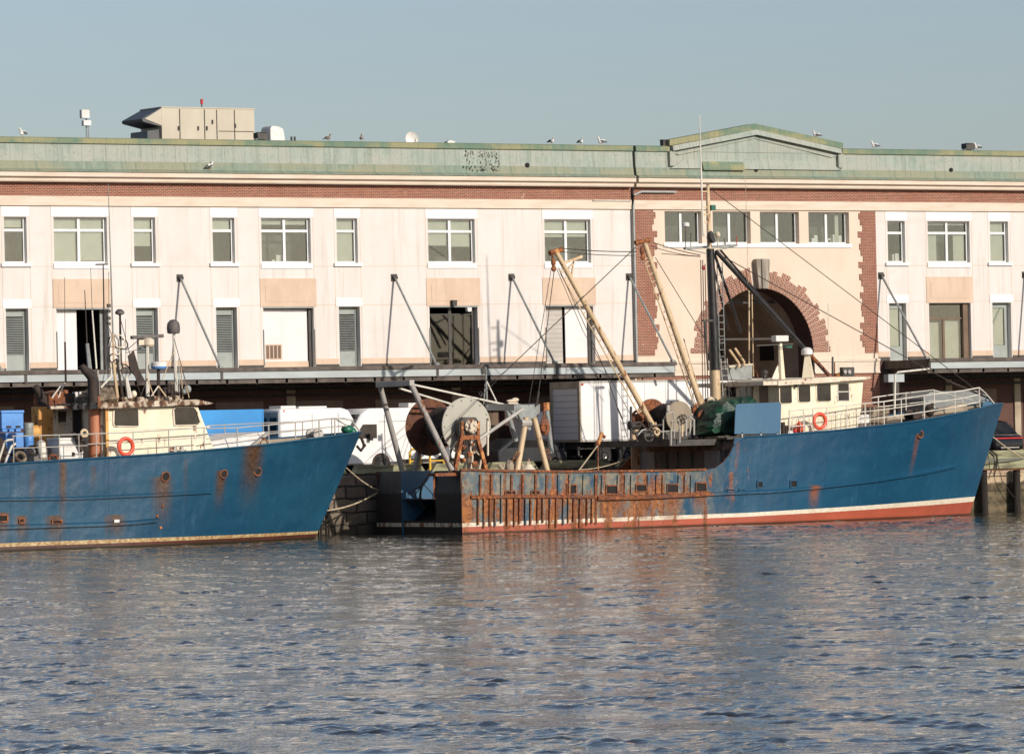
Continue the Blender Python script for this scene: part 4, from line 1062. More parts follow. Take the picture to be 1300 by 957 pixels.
M['navy_dark'] = m_plain('dark_navy_transom', (.003, .005, .010), (.010, .008, .008), .6, 1.5)  # navy deepened to near black for the shade on the stern
M['transom_grey'] = m_plain('slate_transom', (.032, .036, .044), (.018, .019, .023), .6, 1.5, (2, 2, .4))  # slate grey darkened further, stern shade put into the colour
M['hr0'], M['hr1'], M['hr2'] = m_hull('trawler_hull', (.006, .052, .106), (.011, .074, .138), (3.6, -4., -.05, .115),
    [(sx_r(782, 645), .55, wz(782, 633, 18), 1.3, 1.), (sx_r(820, 645), .42, wz(820, 633, 18), 1.5, 1.), (sx_r(853, 640), .5, wz(853, 633, 18), 1.6, 1.), (sx_r(888, 640), .35, wz(888, 625, 18), 1.2, .9),
     (sx_r(928, 620), .12, wz(928, 600, 18), 1.9, .9), (sx_r(1035, 610), .3, wz(1035, 616, 16), 1.5, .9), (sx_r(1160, 580), .16, wz(1160, 552, 14.5), 2.4, .7), (sx_r(936, 600), .1, wz(936, 562, 18), 1.8, .5)], low=.06, runc=(.26, .09, .03))
tr = empty('fishing_trawler', (2, -SB, 0), 'large blue trawler with rust-streaked after hull, buff booms, net drum and white wheelhouse', 'boat', 'blue fishing boats at the quay')
xstep = [sx_r(px, 575) for px in (895, 932.5)]
cols = sorted(set([i/60 for i in range(61)]+[(HR.shz[i][0]-HR.s0)/(HR.top-HR.s0) for i in range(5, 11)]+[.985, .993]))
m, _ = HR.loft(cols, 8); m.build('hull', ['hr0', 'hr1', 'hr2'], tr)
def dz_r(x):
    return 1.55 if x < HR.shz[10][0]-.02 else HR.sheer(x)-.22
inner_hull(HR, [t for t in cols if HR.s0+(HR.top-HR.s0)*t <= HR.shz[10][0]+1e-6], dz_r).build('bulwark_lining', 'rust', tr)
inner_hull(HR, [t for t in cols if HR.s0+(HR.top-HR.s0)*t >= HR.shz[10][0]-1e-6], dz_r).build('foredeck_lining', 'concrete', tr)
ca = [t for t in cols if HR.s0+(HR.top-HR.s0)*t <= HR.shz[10][0]]; cf = [t for t in cols if t >= ca[-1]]
deck_mesh(HR, ca, lambda x: 1.55).build('main_deck', 'rust', tr, smooth=False)
deck_mesh(HR, cf, lambda x: HR.sheer(x)-.22).build('foredeck', 'deck', tr, smooth=False)
# transom in three steps: near quarter, sunken ramp, far quarter
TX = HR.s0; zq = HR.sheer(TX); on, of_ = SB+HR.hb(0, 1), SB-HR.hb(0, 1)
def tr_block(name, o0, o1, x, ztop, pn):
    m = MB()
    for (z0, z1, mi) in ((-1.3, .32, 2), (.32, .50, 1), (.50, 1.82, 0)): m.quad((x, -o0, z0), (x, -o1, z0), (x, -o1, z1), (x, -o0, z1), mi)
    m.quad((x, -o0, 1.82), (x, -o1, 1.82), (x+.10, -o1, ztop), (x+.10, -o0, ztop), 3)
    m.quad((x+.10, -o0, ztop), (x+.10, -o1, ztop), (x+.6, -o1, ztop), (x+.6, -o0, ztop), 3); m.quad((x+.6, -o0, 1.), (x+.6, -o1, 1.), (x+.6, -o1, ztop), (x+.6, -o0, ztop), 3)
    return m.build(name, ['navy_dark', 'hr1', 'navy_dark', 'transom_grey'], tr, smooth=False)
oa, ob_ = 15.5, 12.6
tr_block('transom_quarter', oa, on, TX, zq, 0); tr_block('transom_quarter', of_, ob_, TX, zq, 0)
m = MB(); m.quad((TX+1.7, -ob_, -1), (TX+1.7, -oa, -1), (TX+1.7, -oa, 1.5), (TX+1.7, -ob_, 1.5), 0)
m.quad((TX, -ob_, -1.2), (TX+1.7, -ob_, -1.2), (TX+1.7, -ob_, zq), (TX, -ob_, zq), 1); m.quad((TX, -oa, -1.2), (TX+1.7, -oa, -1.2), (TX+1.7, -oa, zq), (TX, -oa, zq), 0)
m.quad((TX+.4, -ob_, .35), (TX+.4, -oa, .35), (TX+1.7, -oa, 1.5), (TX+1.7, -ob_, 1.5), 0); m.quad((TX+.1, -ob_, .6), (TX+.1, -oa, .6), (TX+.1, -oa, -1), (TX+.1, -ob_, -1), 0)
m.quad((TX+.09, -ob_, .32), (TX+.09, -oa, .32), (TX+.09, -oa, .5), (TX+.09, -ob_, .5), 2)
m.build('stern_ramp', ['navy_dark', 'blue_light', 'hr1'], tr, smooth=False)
m = MB()
for k in range(5):
    o0 = ob_+.35+k*.42+random.uniform(-.15, .15); q0 = random.uniform(-.7, .4); m.tube([(TX+.55, -ob_-1.4, 2.6), (TX+.3, -ob_-1.4-q0*.3, 2.2), (TX+.25, -o0-q0*.8, 1.8), (TX+.25, -o0-q0, 1.45), (TX+.5, -o0-q0*.8, 1.15)], random.uniform(.02, .04), 5)
m.each('hanging_cable', 'wire', tr)
# cap rails
m = MB(); pts = []
for t in [k/70 for k in range(71)]:
    x = HR.s0+(HR.top-HR.s0)*t
    if x > HR.shz[5][0]: break
    pts.append(HR.pt(t, HR.sheer(x), 1, -.04))
for a, b in zip(pts[:-1], pts[1:]): m.beam(a+Vector((0, 0, .03)), b+Vector((.02, 0, .03)), .26, .09)
m.build('cap_rail', 'rust', tr, smooth=False)
m = MB()
for side in (1, -1):
    pts = [HR.pt(t, HR.sheer(HR.s0+(HR.top-HR.s0)*t), side, .0)+Vector((0, 0, .02)) for t in [cf[0]+(1-cf[0])*k/30 for k in range(31)]]
    m.tube(pts, .05, 6)
m.each('sheer_rail', 'hr0', tr)
# strakes and ribs
HR.strip([(597, 631), (660, 630), (756, 630.5)], .12, .10).build('strake', 'rust', tr, smooth=False)
HR.strip([(757, 632.5), (820, 631), (899, 627)], .16, .16).build('strake', 'rust', tr, smooth=False)
HR.strip([(899, 627.3), (980, 623.8), (1040, 618.5), (1120, 609), (1180, 599), (1213, 591.5)], .12, .13).build('strake', 'hr0', tr, smooth=False)
def rib(px, y0, y1, wd, pr, mat, lst):
    t0, z0, p0 = HR.hit(px, y0); t1, z1, _ = HR.hit(px, y1); m = MB(); n = 4; dx = wd/2; xx = p0.x
    secs = []
    for k in range(n+1):
        z = z0+(z1-z0)*k/n; ta, tb = HR.tx(xx-dx, z), HR.tx(xx+dx, z); secs.append([HR.pt(ta, z, 1, -.02), HR.pt(ta, z, 1, pr), HR.pt(tb, z, 1, pr), HR.pt(tb, z, 1, -.02)])
    m.v = [tuple(p) for q_ in secs for p in q_]
    for i in range(n):
        for j in range(4): m.f.append((i*4+j, (i+1)*4+j, (i+1)*4+(j+1) % 4, i*4+(j+1) % 4)); m.m.append(0)
    m.f += [(0, 1, 2, 3), (4*n+3, 4*n+2, 4*n+1, 4*n)]; m.m += [0, 0]
    m.build('rib', mat, tr, smooth=False)
px = 606.
while px < 752:
    rib(px, 664.+random.uniform(-2, 7), 632.5, .07, .10, random.choice(('rust', 'hr0', 'hr0')), 0); px += random.choice((6.5, 7.5, 8., 9.))
for px in (609, 623, 636, 648.5, 663, 679, 693, 708, 722, 740, 755): rib(px, 629, 602, .09, .07, 'rust' if px % 2 else 'hr0', 0)
for px in (764, 784, 793, 801, 822, 833, 841, 861, 869, 877): rib(px, 626, 603, .12, .08, 'hr0', 0)
rib(756, 666, 603, .10, .05, 'rust', 0)
# freeing ports
def port(x0, y0, x1, y1, frame='rust', fill='dark_in'):
    P = [HR.hit(x0, y1), HR.hit(x1, y1), HR.hit(x1, y0), HR.hit(x0, y0)]
    q4 = [HR.pt(t, z, 1, .0) for t, z, _ in P]
    f = MB()
    for i in range(4):
        a, b = q4[i], q4[(i+1) % 4]; f.beam(a+Vector((0, -.03, 0)), b+Vector((0, -.03, 0)), .045, .06)
    fo = f.build('freeing_port', frame, tr, smooth=False)
    g = MB(); g.add([v+Vector((0, -.02, 0)) for v in q4], [(0, 1, 2, 3)]); g.build('opening', fill, fo, smooth=False)  # dark plate on the plating stands for the unlit opening
for (a, b, c, d_) in ((641, 623, 653.5, 627.5), (674, 623, 684.5, 627.5), (719, 615, 731, 627), (769, 616, 783, 627), (807, 615, 820, 624), (846.5, 614.5, 860, 625.5), (883, 612.5, 896, 624)): port(a, b, c, d_)
for (a, b, c, d_) in ((923, 620.5, 932, 623.5), (961, 610.5, 967.5, 619), (1003, 609.5, 1011, 618.5), (938, 620.8, 946, 623.5)): port(a, b, c, d_, 'hr0')
# panel outlines on the blue part of the bulwark
t_, z_, a = HR.hit(901, 622); 
# hawse hole near the bow
t_, z_, c = HR.hit(1168, 551); m = MB(); m.torus(HR.pt(t_, z_, 1, .02), (1, 0, 0), (0, 0, 1), .17, .04, 20, 6); fo = m.build('hawse_hole', 'rust', tr); m = MB(); m.lathe(HR.pt(t_, z_, 1, .0), (0, -1, 0), [(0, .16), (.03, .16)], 16); m.build('opening', 'dark_in', fo)

# --- forward house front (bulkhead facing aft, in shade) and winch deck
XB = HR.shz[10][0]; zt = wz(932, 556, 18)
m = MB(); m.quad((XB+.02, -10.15, 1.55), (XB+.02, -17.95, 1.55), (XB+.02, -17.95, zt), (XB+.02, -10.15, zt)); m.build('break_bulkhead', 'house_grey', tr, smooth=False)
def bulk_box(name, p0, p1, pr, mat, parent=tr, z0=None):
    a = ws(p0[0], p0[1], XB); b = ws(p1[0], p1[1], XB); m = MB(); m.box(XB-pr, XB+.01, a.y, b.y, min(a.z, b.z) if z0 is None else z0, max(a.z, b.z)); return m.build(name, mat, parent, smooth=False)
for x0, x1 in ((814, 829), (895, 913)):
    d_ = bulk_box('bulkhead_door', (x0, 562), (x1, 597), .06, 'door_grey')
for x0, x1 in ((829.5, 832), (913, 915)): bulk_box('door_edge', (x0, 561), (x1, 597), .09, 'galv')
for x0, x1 in ((846, 848), (877, 879), (920, 922), (860, 861.5)): bulk_box('stiffener', (x0, 560), (x1, 597), .12, 'house_grey')
m = MB(); a = ws(808, 556, XB); b = ws(931, 556, XB); m.box(XB-.35, XB+.4, a.y, b.y, zt-.05, zt+.03); m.build('deck_lip', 'dark_steel', tr, smooth=False)
bulk_box('yellow_post', (811, 530), (813.5, 597), .5, 'buff')
# curved wing plate and rope at the step
m = MB(); a = HR.hit(931, 560)[2]
# blue screen on the forecastle edge
p = [w(932.5, 551, 17.95), w(991, 550.5, 17.95), w(992, 513, 17.95), w(989, 510.5, 17.95), w(938, 512.5, 17.95), w(934, 515.5, 17.95)]
m = MB(); m.prism(p, (0, .06, 0)); sc = m.build('wind_screen', 'blue_light', tr, smooth=False, bevel=.02)
m = MB()
for px in (942, 966, 987): a = w(px, 551.5, 17.93); m.box(a.x-.04, a.x+.04, a.y-.02, a.y+.08, a.z-.18, a.z+.1)
m.each('screen_foot', 'galv', sc, smooth=False)
m = MB(); a = w(938, 557.5, 18.02); b = w(996, 554.5, 18.02); m.beam(a, b, .05, .04); m.build('edge_bead', 'dark_steel', tr)

# --- wheelhouse
ON, OF = 16.6, 11.6
xa = wx(990, ON, 540); xf = wx(1087, ON, 540); zb = 4.1
zr0 = wz(1000, 488, ON)
zr1 = wz(1085, 483.5, ON)
def hp(px, py): return w(px, py, ON)
near = [hp(990, 556), hp(1087, 549), hp(1093, 520), hp(1096, 482), hp(990, 488.5)]
m = MB(); m.prism(near, (0, ON-OF, 0)); m.build('wheelhouse', 'cream_paint', tr, smooth=False)
roofp = [w(988, 489.5, ON+.35), w(1060, 485, ON+.35), w(1104, 481.2, ON+.35), w(1106, 478, ON+.35), w(1050, 478.5, ON+.35), w(988, 483.5, ON+.35)]
m = MB(); m.prism(roofp, (0, ON-OF+.7, 0)); rf = m.build('wheelhouse_roof', 'white_rust', tr, smooth=False)
# roof extension aft over the shaded door side
a0_, a1_ = ws(912, 486.5, xa), w(988, 486.5, ON+.35)
m = MB(); m.box(xa-1.1, xa+.3, -(ON+.3), -10.9, a1_.z-.08, a1_.z+.1); m.build('aft_awning', 'white_rust', tr, smooth=False)
xs_ = [988, 1008.5, 1012, 1029, 1035.5, 1055]
for (x0, y0, x1, y1) in ((989.5, 488.5, 1005, 512.5), (1013, 488, 1028.5, 511), (1036.5, 486.5, 1054.5, 510)):
    a, b = hp(x0, y1), hp(x1, y0); pane('window', tr, rrect(a.x, b.x, a.z, b.z, .12), -ON, frame='cream_paint')
a, b = hp(1063.5, 509), hp(1077.5, 486.5); fo = pane('window', tr, rrect(a.x, b.x, a.z, b.z, .03), -ON, frame='white_rail')
m = MB(); zc = (a.z+b.z)/2+.02; m.box(a.x, b.x, -ON-.03, -ON-.013, zc-.02, zc+.02); m.build('glazing_bar', 'white_rail', fo, smooth=False)
m = MB(); c = hp(1009.5, 490); m.bar(c+Vector((0, -.05, 0)), c+Vector((0, -.25, 0)), .07); m.build('lamp', 'dark_steel', tr)
# aft wall details (facing the stern)
def aw(name, p0, p1, pr, mat):
    a, b = ws(p0[0], p0[1], xa), ws(p1[0], p1[1], xa); m = MB(); m.box(xa-pr, xa+.01, a.y, b.y, b.z, a.z); return m.build(name, mat, tr, smooth=False)
a, b = ws(920, 488, xa), ws(989.8, 555, xa)
m = MB(); m.box(xa-.03, xa-.003, a.y, b.y, b.z, a.z); m.build('aft_wall', 'cream_paint', tr, smooth=False)
aw('aft_window', (939, 491.5), (956.5, 505), .06, 'dark_glass'); aw('aft_door', (965, 490), (976, 520), .07, 'bronze'); aw('aft_opening', (923, 489), (935, 512), .05, 'dark_in')
aw('window_bar', (948, 491), (949.5, 505), .08, 'galv')
# roof gear
def pole(px, y0, y1, o, r, mat, name, par=tr, px1=None, r2=None, n=8):
    a = w(px, y0, o); b = w(px if px1 is None else px1, y1, o); m = MB(); m.bar(a, b, r, r2, n); return m.build(name, mat, par)
rd = pole(992.8, 482, 436, 14.5, .16, 'cream_paint', 'radar_post', r2=.09, px1=990.5)
m = MB(); a = w(990.5, 430, 14.5); m.box(a.x-.38, a.x+.36, a.y-.2, a.y+.2, a.z-.14, a.z+.15); m.build('radar_housing', 'white_plastic', rd, smooth=False, bevel=.04)
m = MB(); a, b = w(960, 438.6, 14.5), w(1007, 436.4, 14.5); m.beam(a, b, .08, .06); m.build('cross_arm', 'dark_steel', rd, smooth=False)
m = MB(); a = w(992, 441, 14.5); m.torus(a, (1, 0, 0), (0, 1, 0), .3, .02, 14, 5); m.build('lamp_ring', 'dark_steel', rd)
m = MB(); a = w(1001, 440, 14.3); m.box(a.x-.2, a.x+.16, a.y-.08, a.y+.08, a.z-.06, a.z+.08); m.build('side_lamp', 'green', rd, smooth=False)
m = MB(); a = w(990, 481, 14.6); m.prism([w(980, 481, 14.6), w(989, 481, 14.6), w(988, 462, 14.6)], (0, .06, 0)); m.build('bracket', 'cream_paint', rd, smooth=False)
# second pedestal, a tapered cone with white dome
m = MB(); a, b = w(1026, 479.5, 14.5), w(1025, 450, 14.5); m.bar(a, b, .36, .15, 4); pd = m.build('pedestal', 'cream_paint', tr, smooth=False)
m = MB(); a = w(1024.5, 446, 14.5); m.lathe(a-Vector((0, 0, .2)), (0, 0, 1), [(0, .18), (.05, .27), (.25, .27), (.36, .18), (.39, .05)], 18); m.build('radar_dome', 'white_plastic', pd)
m = MB(); a = w(1025, 450.5, 14.5); m.torus(a, (1, 0, 0), (0, 1, 0), .24, .02, 16, 5); m.build('guard_ring', 'dark_steel', pd)
# shaded locker on the roof with pipes
a, b = ws(923, 481, xa+.2), ws(957, 463, xa+.2)
m = MB(); m.prism([w(924, 482, 13.), w(955, 482, 13.), w(955, 463, 13.), w(928, 466.5, 13.)], (0, 1.3, 0)); lk = m.build('roof_locker', 'steel', tr, smooth=False)
m = MB(); m.prism([w(926, 466.5, 13.05), w(956, 463, 13.05), w(956, 461.5, 13.05), w(926, 464.5, 13.05)], (0, 1.4, 0)); m.build('locker_lid', 'white_rust', lk, smooth=False)
for (x0, y0, x1, y1) in ((926, 444, 938, 461), (933, 442, 944.5, 459)):
    m = MB(); a, b = w(x0, y0, 13.2), w(x1, y1, 13.2); m.tube([a, a.lerp(b, .85), b+Vector((0, 0, -.0)), b+Vector((0, 0, -.2))], .06, 7); m.build('exhaust_pipe', 'buff', lk)
pole(951, 478, 367, 12.8, .035, 'buff', 'flag_pole', px1=951); pole(956.5, 478, 367, 12.5, .03, 'buff', 'flag_pole', px1=954.5)
m = MB(); m.tube([w(958, 461, 12.8), w(959, 470, 12.8), w(962, 479, 12.8)], .05, 6); m.build('rusty_pipe', 'rust', tr)
m = MB(); a = w(972, 478, 14); m.bar(w(971, 481, 14), w(971, 474, 14), .12); m.ball(w(971, 473, 14), .16, .16, .14); m.build('horn', 'dark_steel', tr)
m = MB(); a = w(1076, 472, 15.5); m.box(a.x-.36, a.x+.34, a.y-.1, a.y+.15, a.z-.22, a.z+.22); fl = m.build('floodlight', 'dark_steel', tr, smooth=False, bevel=.02)
m = MB()
for dx in (-.16, .1): m.lathe(w(1076+dx*20, 472, 15.65), (0, -1, 0), [(0, .1), (.04, .1)], 12)
m.each('lamp_face', 'alloy', fl); m = MB(); m.bar(a-Vector((0, 0, .2)), a-Vector((0, 0, .42)), .04); m.build('lamp_stem', 'dark_steel', fl)
for px, y0, y1, r in ((1056.5, 480, 424, .025), (1064.5, 470, 430, .012), (1083, 470, 428, .012), (1051.5, 385, 470, .02)):
    pole(px, y0, y1, 15, r, 'white_rail', 'whip_antenna', r2=r*.5, n=5)
pole(1057, 480, 453, 15, .05, 'dark_steel', 'antenna_base'); pole(1059.5, 480, 460, 14.7, .03, 'rust', 'antenna_base')
m = MB(); m.lathe(w(1066, 481, 14.2), (0, 0, 1), [(0, .3), (.1, .28), (.28, .1), (.3, .02)], 14); m.build('roof_vent', 'orange_rust', tr)
m = MB(); a = w(1055, 481.5, 15.8); m.box(a.x-.35, a.x+.45, a.y-.3, a.y+.3, a.z-.02, a.z+.14); m.build('boom_saddle', 'orange_rust', tr, smooth=False)

# --- mast
OM = 14.05
mb_, mtop = w(908.5, 545, OM), w(900.5, 316, OM)
ms = empty_part = None
m = MB(); m.bar(w(908, 470, OM), w(901.5, 316, OM), .235, .19, 16); mast = m.build('mast', 'black_paint', tr)
m = MB(); m.bar(w(909.5, 548, OM), w(908, 470, OM), .24, .235, 16); m.build('mast_foot', 'buff', tr)
m = MB(); m.bar(w(900.8, 318, OM), w(899, 258, OM), .115, .1, 12); m.bar(w(899, 258, OM), w(898.6, 234, OM), .10, .07, 12); m.build('topmast', 'buff', tr)
m = MB(); m.beam(w(869, 315.5, OM), w(935, 311.5, OM), .18, .12); m.beam(w(902, 320, OM), w(932, 313, OM), .05, .05); m.beam(w(897, 322, OM), w(870, 316, OM), .05, .05); m.build('crosstree', 'steel', tr, smooth=False)
pole(893.2, 300, 240, OM+.2, .05, 'white_rail', 'whip_antenna', px1=890.8, r2=.03); pole(890.8, 240, 146, OM+.2, .045, 'white_rail', 'whip_antenna', px1=888, r2=.02)
for px in (870.5, 877): pole(px, 314, 296 if px > 875 else 287, OM, .02, 'wire', 'lamp_stem')
m = MB(); a = w(870.5, 285, OM); m.lathe(a-Vector((0, 0, .12)), (0, 0, 1), [(0, .1), (.03, .17), (.17, .17), (.22, .1)], 14); m.build('gps_antenna', 'white_plastic', tr)
m = MB(); c = w(904, 301, OM+.5); m.lathe(c, (.6, -.8, .25), [(-.24, .1), (-.12, .26), (0, .3), (.03, .3), (.02, .25)], 20); m.bar(c, w(901, 301, OM), .04); m.build('deck_lamp', 'dark_steel', tr)
m = MB(); c = w(911, 298, OM+.1); m.ball(c, .13, .13, .15); m.bar(c-Vector((0, 0, .1)), c-Vector((0, 0, .5)), .03); m.build('anchor_lamp', 'white_rust', tr)
m = MB(); c = w(904.5, 264, OM+.1); m.box(c.x-.12, c.x+.12, c.y-.1, c.y+.1, c.z-.12, c.z+.13); m.build('masthead_lamp', 'green', tr, smooth=False)
for (px, py, l) in ((891, 243, -1), (891, 263, -1), (893.5, 272, -1), (892, 282, -1)): m = MB(); m.beam(w(px, py, OM+.1), w(900, py+.4, OM), .05, .05); m.build('antenna_bracket', 'buff', tr, smooth=False)
for px, y0 in ((921, 307), (935, 300), (919.5, 302)): pole(px, 312.5, y0, OM-.1, .02, 'red' if px > 930 else 'wire', 'small_antenna')
m = MB(); m.ball(w(893, 340, OM+.3), .08, .08, .12); m.build('block', 'red', tr)
# ladder on the mast
def ladder(name, a, b, width, dirv, r=.025, step=.32, mat='black_paint', par=tr):
    a, b = Vector(a), Vector(b); d_ = Vector(dirv).normalized()*width/2; m = MB(); m.bar(a-d_, b-d_, r, n=6); m.bar(a+d_, b+d_, r, n=6); L = (b-a).length; k = step
    while k < L: p = a.lerp(b, k/L); m.bar(p-d_, p+d_, r*.8, n=5); k += step
    return m.build(name, mat, par)
ladder('mast_ladder', w(917.5, 470, OM-.2), w(913.5, 333, OM-.2), .3, (1, 0, 0), mat='steel'); ladder('mast_ladder', w(923, 520, OM), w(919, 455, OM), .36, (1, 0, 0), mat='galv')
# black forward truss and struts
a, b = w(909, 319, OM+.3), w(1052, 476, OM+.3); a2, b2 = w(914, 317, OM-.3), w(1040, 462, OM-.3)
m = MB(); m.bar(a, a.lerp(b, .83), .10, n=10); m.build('truss_leg', 'black_paint', tr); m = MB(); m.bar(a.lerp(b, .83), b, .095, n=10); m.build('truss_foot', 'rust', tr)
m = MB(); m.bar(a2, a2.lerp(b2, .98), .055, n=8); m.build('truss_leg', 'black_paint', tr)
m = MB(); c = a.lerp(b, .84); m.bar(c+Vector((0, 0, .05)), w(1040, 468, OM+.4)+Vector((.35, 0, -.2)), .04); m.build('truss_tail', 'black_paint', tr)
for u in (.16, .43, .71): m = MB(); m.bar(a.lerp(b, u), a2.lerp(b2, u), .035); m.build('truss_rung', 'black_paint', tr)
m = MB(); m.bar(w(907, 322, OM-.6), w(941, 423, OM-1.), .07, n=8); m.build('mast_strut', 'black_paint', tr)
m = MB(); m.bar(w(904, 330, OM-.9), w(925, 420, OM-1.8), .05, n=8); m.build('mast_strut', 'black_paint', tr)
# vertical falls left of the mast
for px, y0, px1, y1 in ((889.5, 330, 893, 545), (892, 330, 896.5, 540), (895, 335, 899.5, 540), (898, 330, 903, 545)): wire(tr, [w(px, y0, OM+.5), w(px1, y1, OM+.5)], .022, 'fall_rope')
m = MB(); c = w(894.5, 407, OM+.5); m.box(c.x-.1, c.x+.45, c.y-.05, c.y+.05, c.z-.05, c.z+.05); m.bar(c, w(899, 470, OM+.5), .05); m.build('standoff', 'dark_steel', tr)
m = MB(); m.torus(w(902.5, 509, OM+.8), (1, 0, 0), (0, 0, 1), .13, .07, 18, 8); m.ball(w(902.5, 509, OM+.75), .09, .09, .09); m.build('sheave', 'white_rust', tr)
m = MB(); m.bar(w(896, 509, OM+.3), w(909, 509, OM+.3), .13); m.build('sheave_axle', 'dark_steel', tr)

# --- booms
def boom(head, foot, o, lad, r=.13):
    a, b = w(*head, o), w(*foot, o)
    m = MB(); m.bar(b, a, r*1.08, r*.9, 12); bo = m.build('boom', 'buff', tr)
    m = MB(); L = (a-b).length; d_ = (a-b).normalized(); nrm = Vector((-d_.z, 0, d_.x))*(-1 if lad < 0 else 1); side = Vector((0, 0, 0))
    # ladder-like walkway standing off the boom
    p0, p1 = b.lerp(a, .10)+nrm*.34, b.lerp(a, .90)+nrm*.34
    m.bar(p0, p1, .03, n=6); k = .3; n_ = 0
    while k < L*.9-.4:
        p = b.lerp(a, (k+L*.08)/L); m.bar(p+nrm*.08, p+nrm*.34, .026, n=5); k += .38
    m.bar(b.lerp(a, .10), p0, .03, n=6); m.bar(b.lerp(a, .90), p1, .03, n=6)
    m.build('boom_ladder', 'buff', bo)
    return bo, a, b
bo1, h1, f1 = boom((706, 320), (829, 541), 15.2, 1)
m = MB(); m.bar(h1+Vector((-.35, 0, -.05)), h1+Vector((.35, 0, .12)), .13, n=10); m.build('boom_head', 'orange_rust', bo1)
m = MB(); a, b = w(716, 334, 15.2), w(739, 325.5, 15.2); m.beam(a, b, .1, .12); m.beam(w(722, 340, 15.2), w(730, 331, 15.2), .07, .07); m.beam(w(726, 350, 15.2), w(728, 333, 15.2), .07, .07); m.build('boom_bracket', 'buff', bo1, smooth=False)
m = MB(); m.ball(w(702.5, 333, 15.2), .12, .1, .2); m.ball(w(703, 341, 15.2), .13, .08, .15); m.bar(w(701, 322, 15.2), w(702.5, 338, 15.2), .05); m.build('head_block', 'rust', bo1)
m = MB(); m.bar(w(828, 538, 15.2), w(834.5, 554, 15.2), .22, .1, 10); m.torus(w(834, 548, 15.5), (1, 0, 0), (0, 0, 1), .14, .05, 14, 6); m.build('boom_heel', 'buff', bo1)
bo2, h2, f2 = boom((818, 308), (897, 535), 14.8, 1)
m = MB(); m.bar(h2+Vector((-.5, 0, -.02)), h2+Vector((.3, 0, .1)), .12, n=10); m.build('boom_head', 'orange_rust', bo2)
m = MB(); m.ball(w(815, 318, 14.8), .13, .1, .2); m.ball(w(816, 327, 14.8), .12, .08, .14); m.build('head_block', 'rust', bo2)
m = MB(); m.bar(w(896, 532, 14.8), w(900, 546, 14.8), .2, .16, 10); m.build('boom_heel', 'buff', bo2)
# cream triangular stay ladder right of boom 2
m = MB(); m.bar(w(868, 430, 14.6), w(892, 512, 14.6), .03, n=5); m.bar(w(884, 490, 14.6), w(898, 520, 14.6), .05, n=6)
for k in range(8): m.bar(w(871+k*3, 441+k*9.5, 14.6), w(866+k*3.4, 447+k*9.5, 14.8), .02, n=5)
m.build('boom_stay', 'buff', tr)
# --- winches on the raised deck
m = MB(); c = w(861, 529, 15.4); 
m.lathe(c+Vector((0, 0, 0)), (0, -1, 0), [(0, .73), (.09, .73)], 28); wn = m.build('winch_flange', 'winch_tan', tr)
m = MB(); m.lathe(c+Vector((-.05, 1.0, 0)), (0, -1, 0), [(-1.2, .3), (-.1, .62), (.8, .62), (1., .3)], 20); m.build('warp_coil', 'net', wn)
m = MB(); m.lathe(c+Vector((-.2, 1.9, 0.05)), (0, -1, 0), [(0, .82), (.08, .82)], 28); m.build('winch_flange', 'rust', wn)
m = MB(); m.box(c.x-.8, c.x+.8, c.y-.1, c.y+2.2, zt+.0, zt+.35); m.build('winch_bed', 'dark_steel', wn, smooth=False)
m = MB(); m.torus(c+Vector((.1, -.25, -.1)), (1, 0, 0), (0, 0, 1), .2, .03, 20, 6)
for k in range(6): t = k*pi/3; m.bar(c+Vector((.1, -.25, -.1)), c+Vector((.1+.2*cos(t), -.25, -.1+.2*sin(t))), .02, n=5)
m.build('hand_wheel', 'dark_steel', wn)
def frame_rail(pts, r, mat, name): m = MB(); m.tube([w(*p) for p in pts], r, 6); return m.build(name, mat, tr)
frame_rail([(842, 557, 17.3), (842, 533, 17.3), (846, 525, 17.3), (854, 523, 17.3), (856, 530, 17.3), (856, 556, 17.3)], .035, 'galv', 'guard_rail')
frame_rail([(852, 565, 17.4), (852, 547, 17.4), (852, 535, 17.4), (862, 533, 17.4), (863, 545, 17.4), (863, 562, 17.4)], .035, 'galv', 'guard_rail')
frame_rail([(871, 553, 17.2), (871, 532, 17.2), (875, 529, 17.2), (881, 533, 17.2), (881, 552, 17.2)], .05, 'galv', 'guard_rail')
frame_rail([(838, 548, 17.3), (863, 546, 17.3)], .03, 'galv', 'guard_rail')
frame_rail([(809, 560, 17.4), (810, 552, 17.4), (815, 546, 17.4), (820, 545, 17.4)], .03, 'galv', 'guard_rail')
frame_rail([(801, 538, 16), (812, 536, 16), (822, 546, 16), (829, 541, 16), (842, 539, 16)], .06, 'wire', 'hydraulic_hose')
for (px, py, r, o, mt_) in ((808, 530, .30, 14.5, 'rust'), (884, 521, .26, 15, 'rust'), (891, 528, .24, 15.6, 'rust'), (894, 518, .2, 14.6, 'orange_rust'), (879, 541, .28, 15.3, 'dark_steel'), (822, 553, .25, 15.9, 'dark_steel'), (868, 541, .3, 15, 'dark_steel'), (806, 540, .36, 13.6, 'dark_steel'), (905, 541, .3, 15, 'rust'), (815, 528, .26, 13.8, 'black_soot')):
    m = MB(); c = w(px, py, o); m.bar(c+Vector((-r*.9, .0, 0)), c+Vector((r*.9, -.1, .02)), r*.6, n=10); m.torus(c+Vector((0, -.1, 0)), (1, 0, 0), (0, 0, 1), r, r*.22, 16, 6); m.build('winch_motor', mt_, tr)
for (px, y0, y1, r) in ((801, 557, 516, .06), (866, 554, 524, .05), (876, 556, 535, .06), (888, 556, 535, .07), (893, 556, 542, .08), (826, 557, 536, .08), (848, 522, 514, .08)):
    pole(px, y0, y1, 15.5, r, random.choice(('buff', 'dark_steel', 'galv')), 'deck_post')
m = MB()
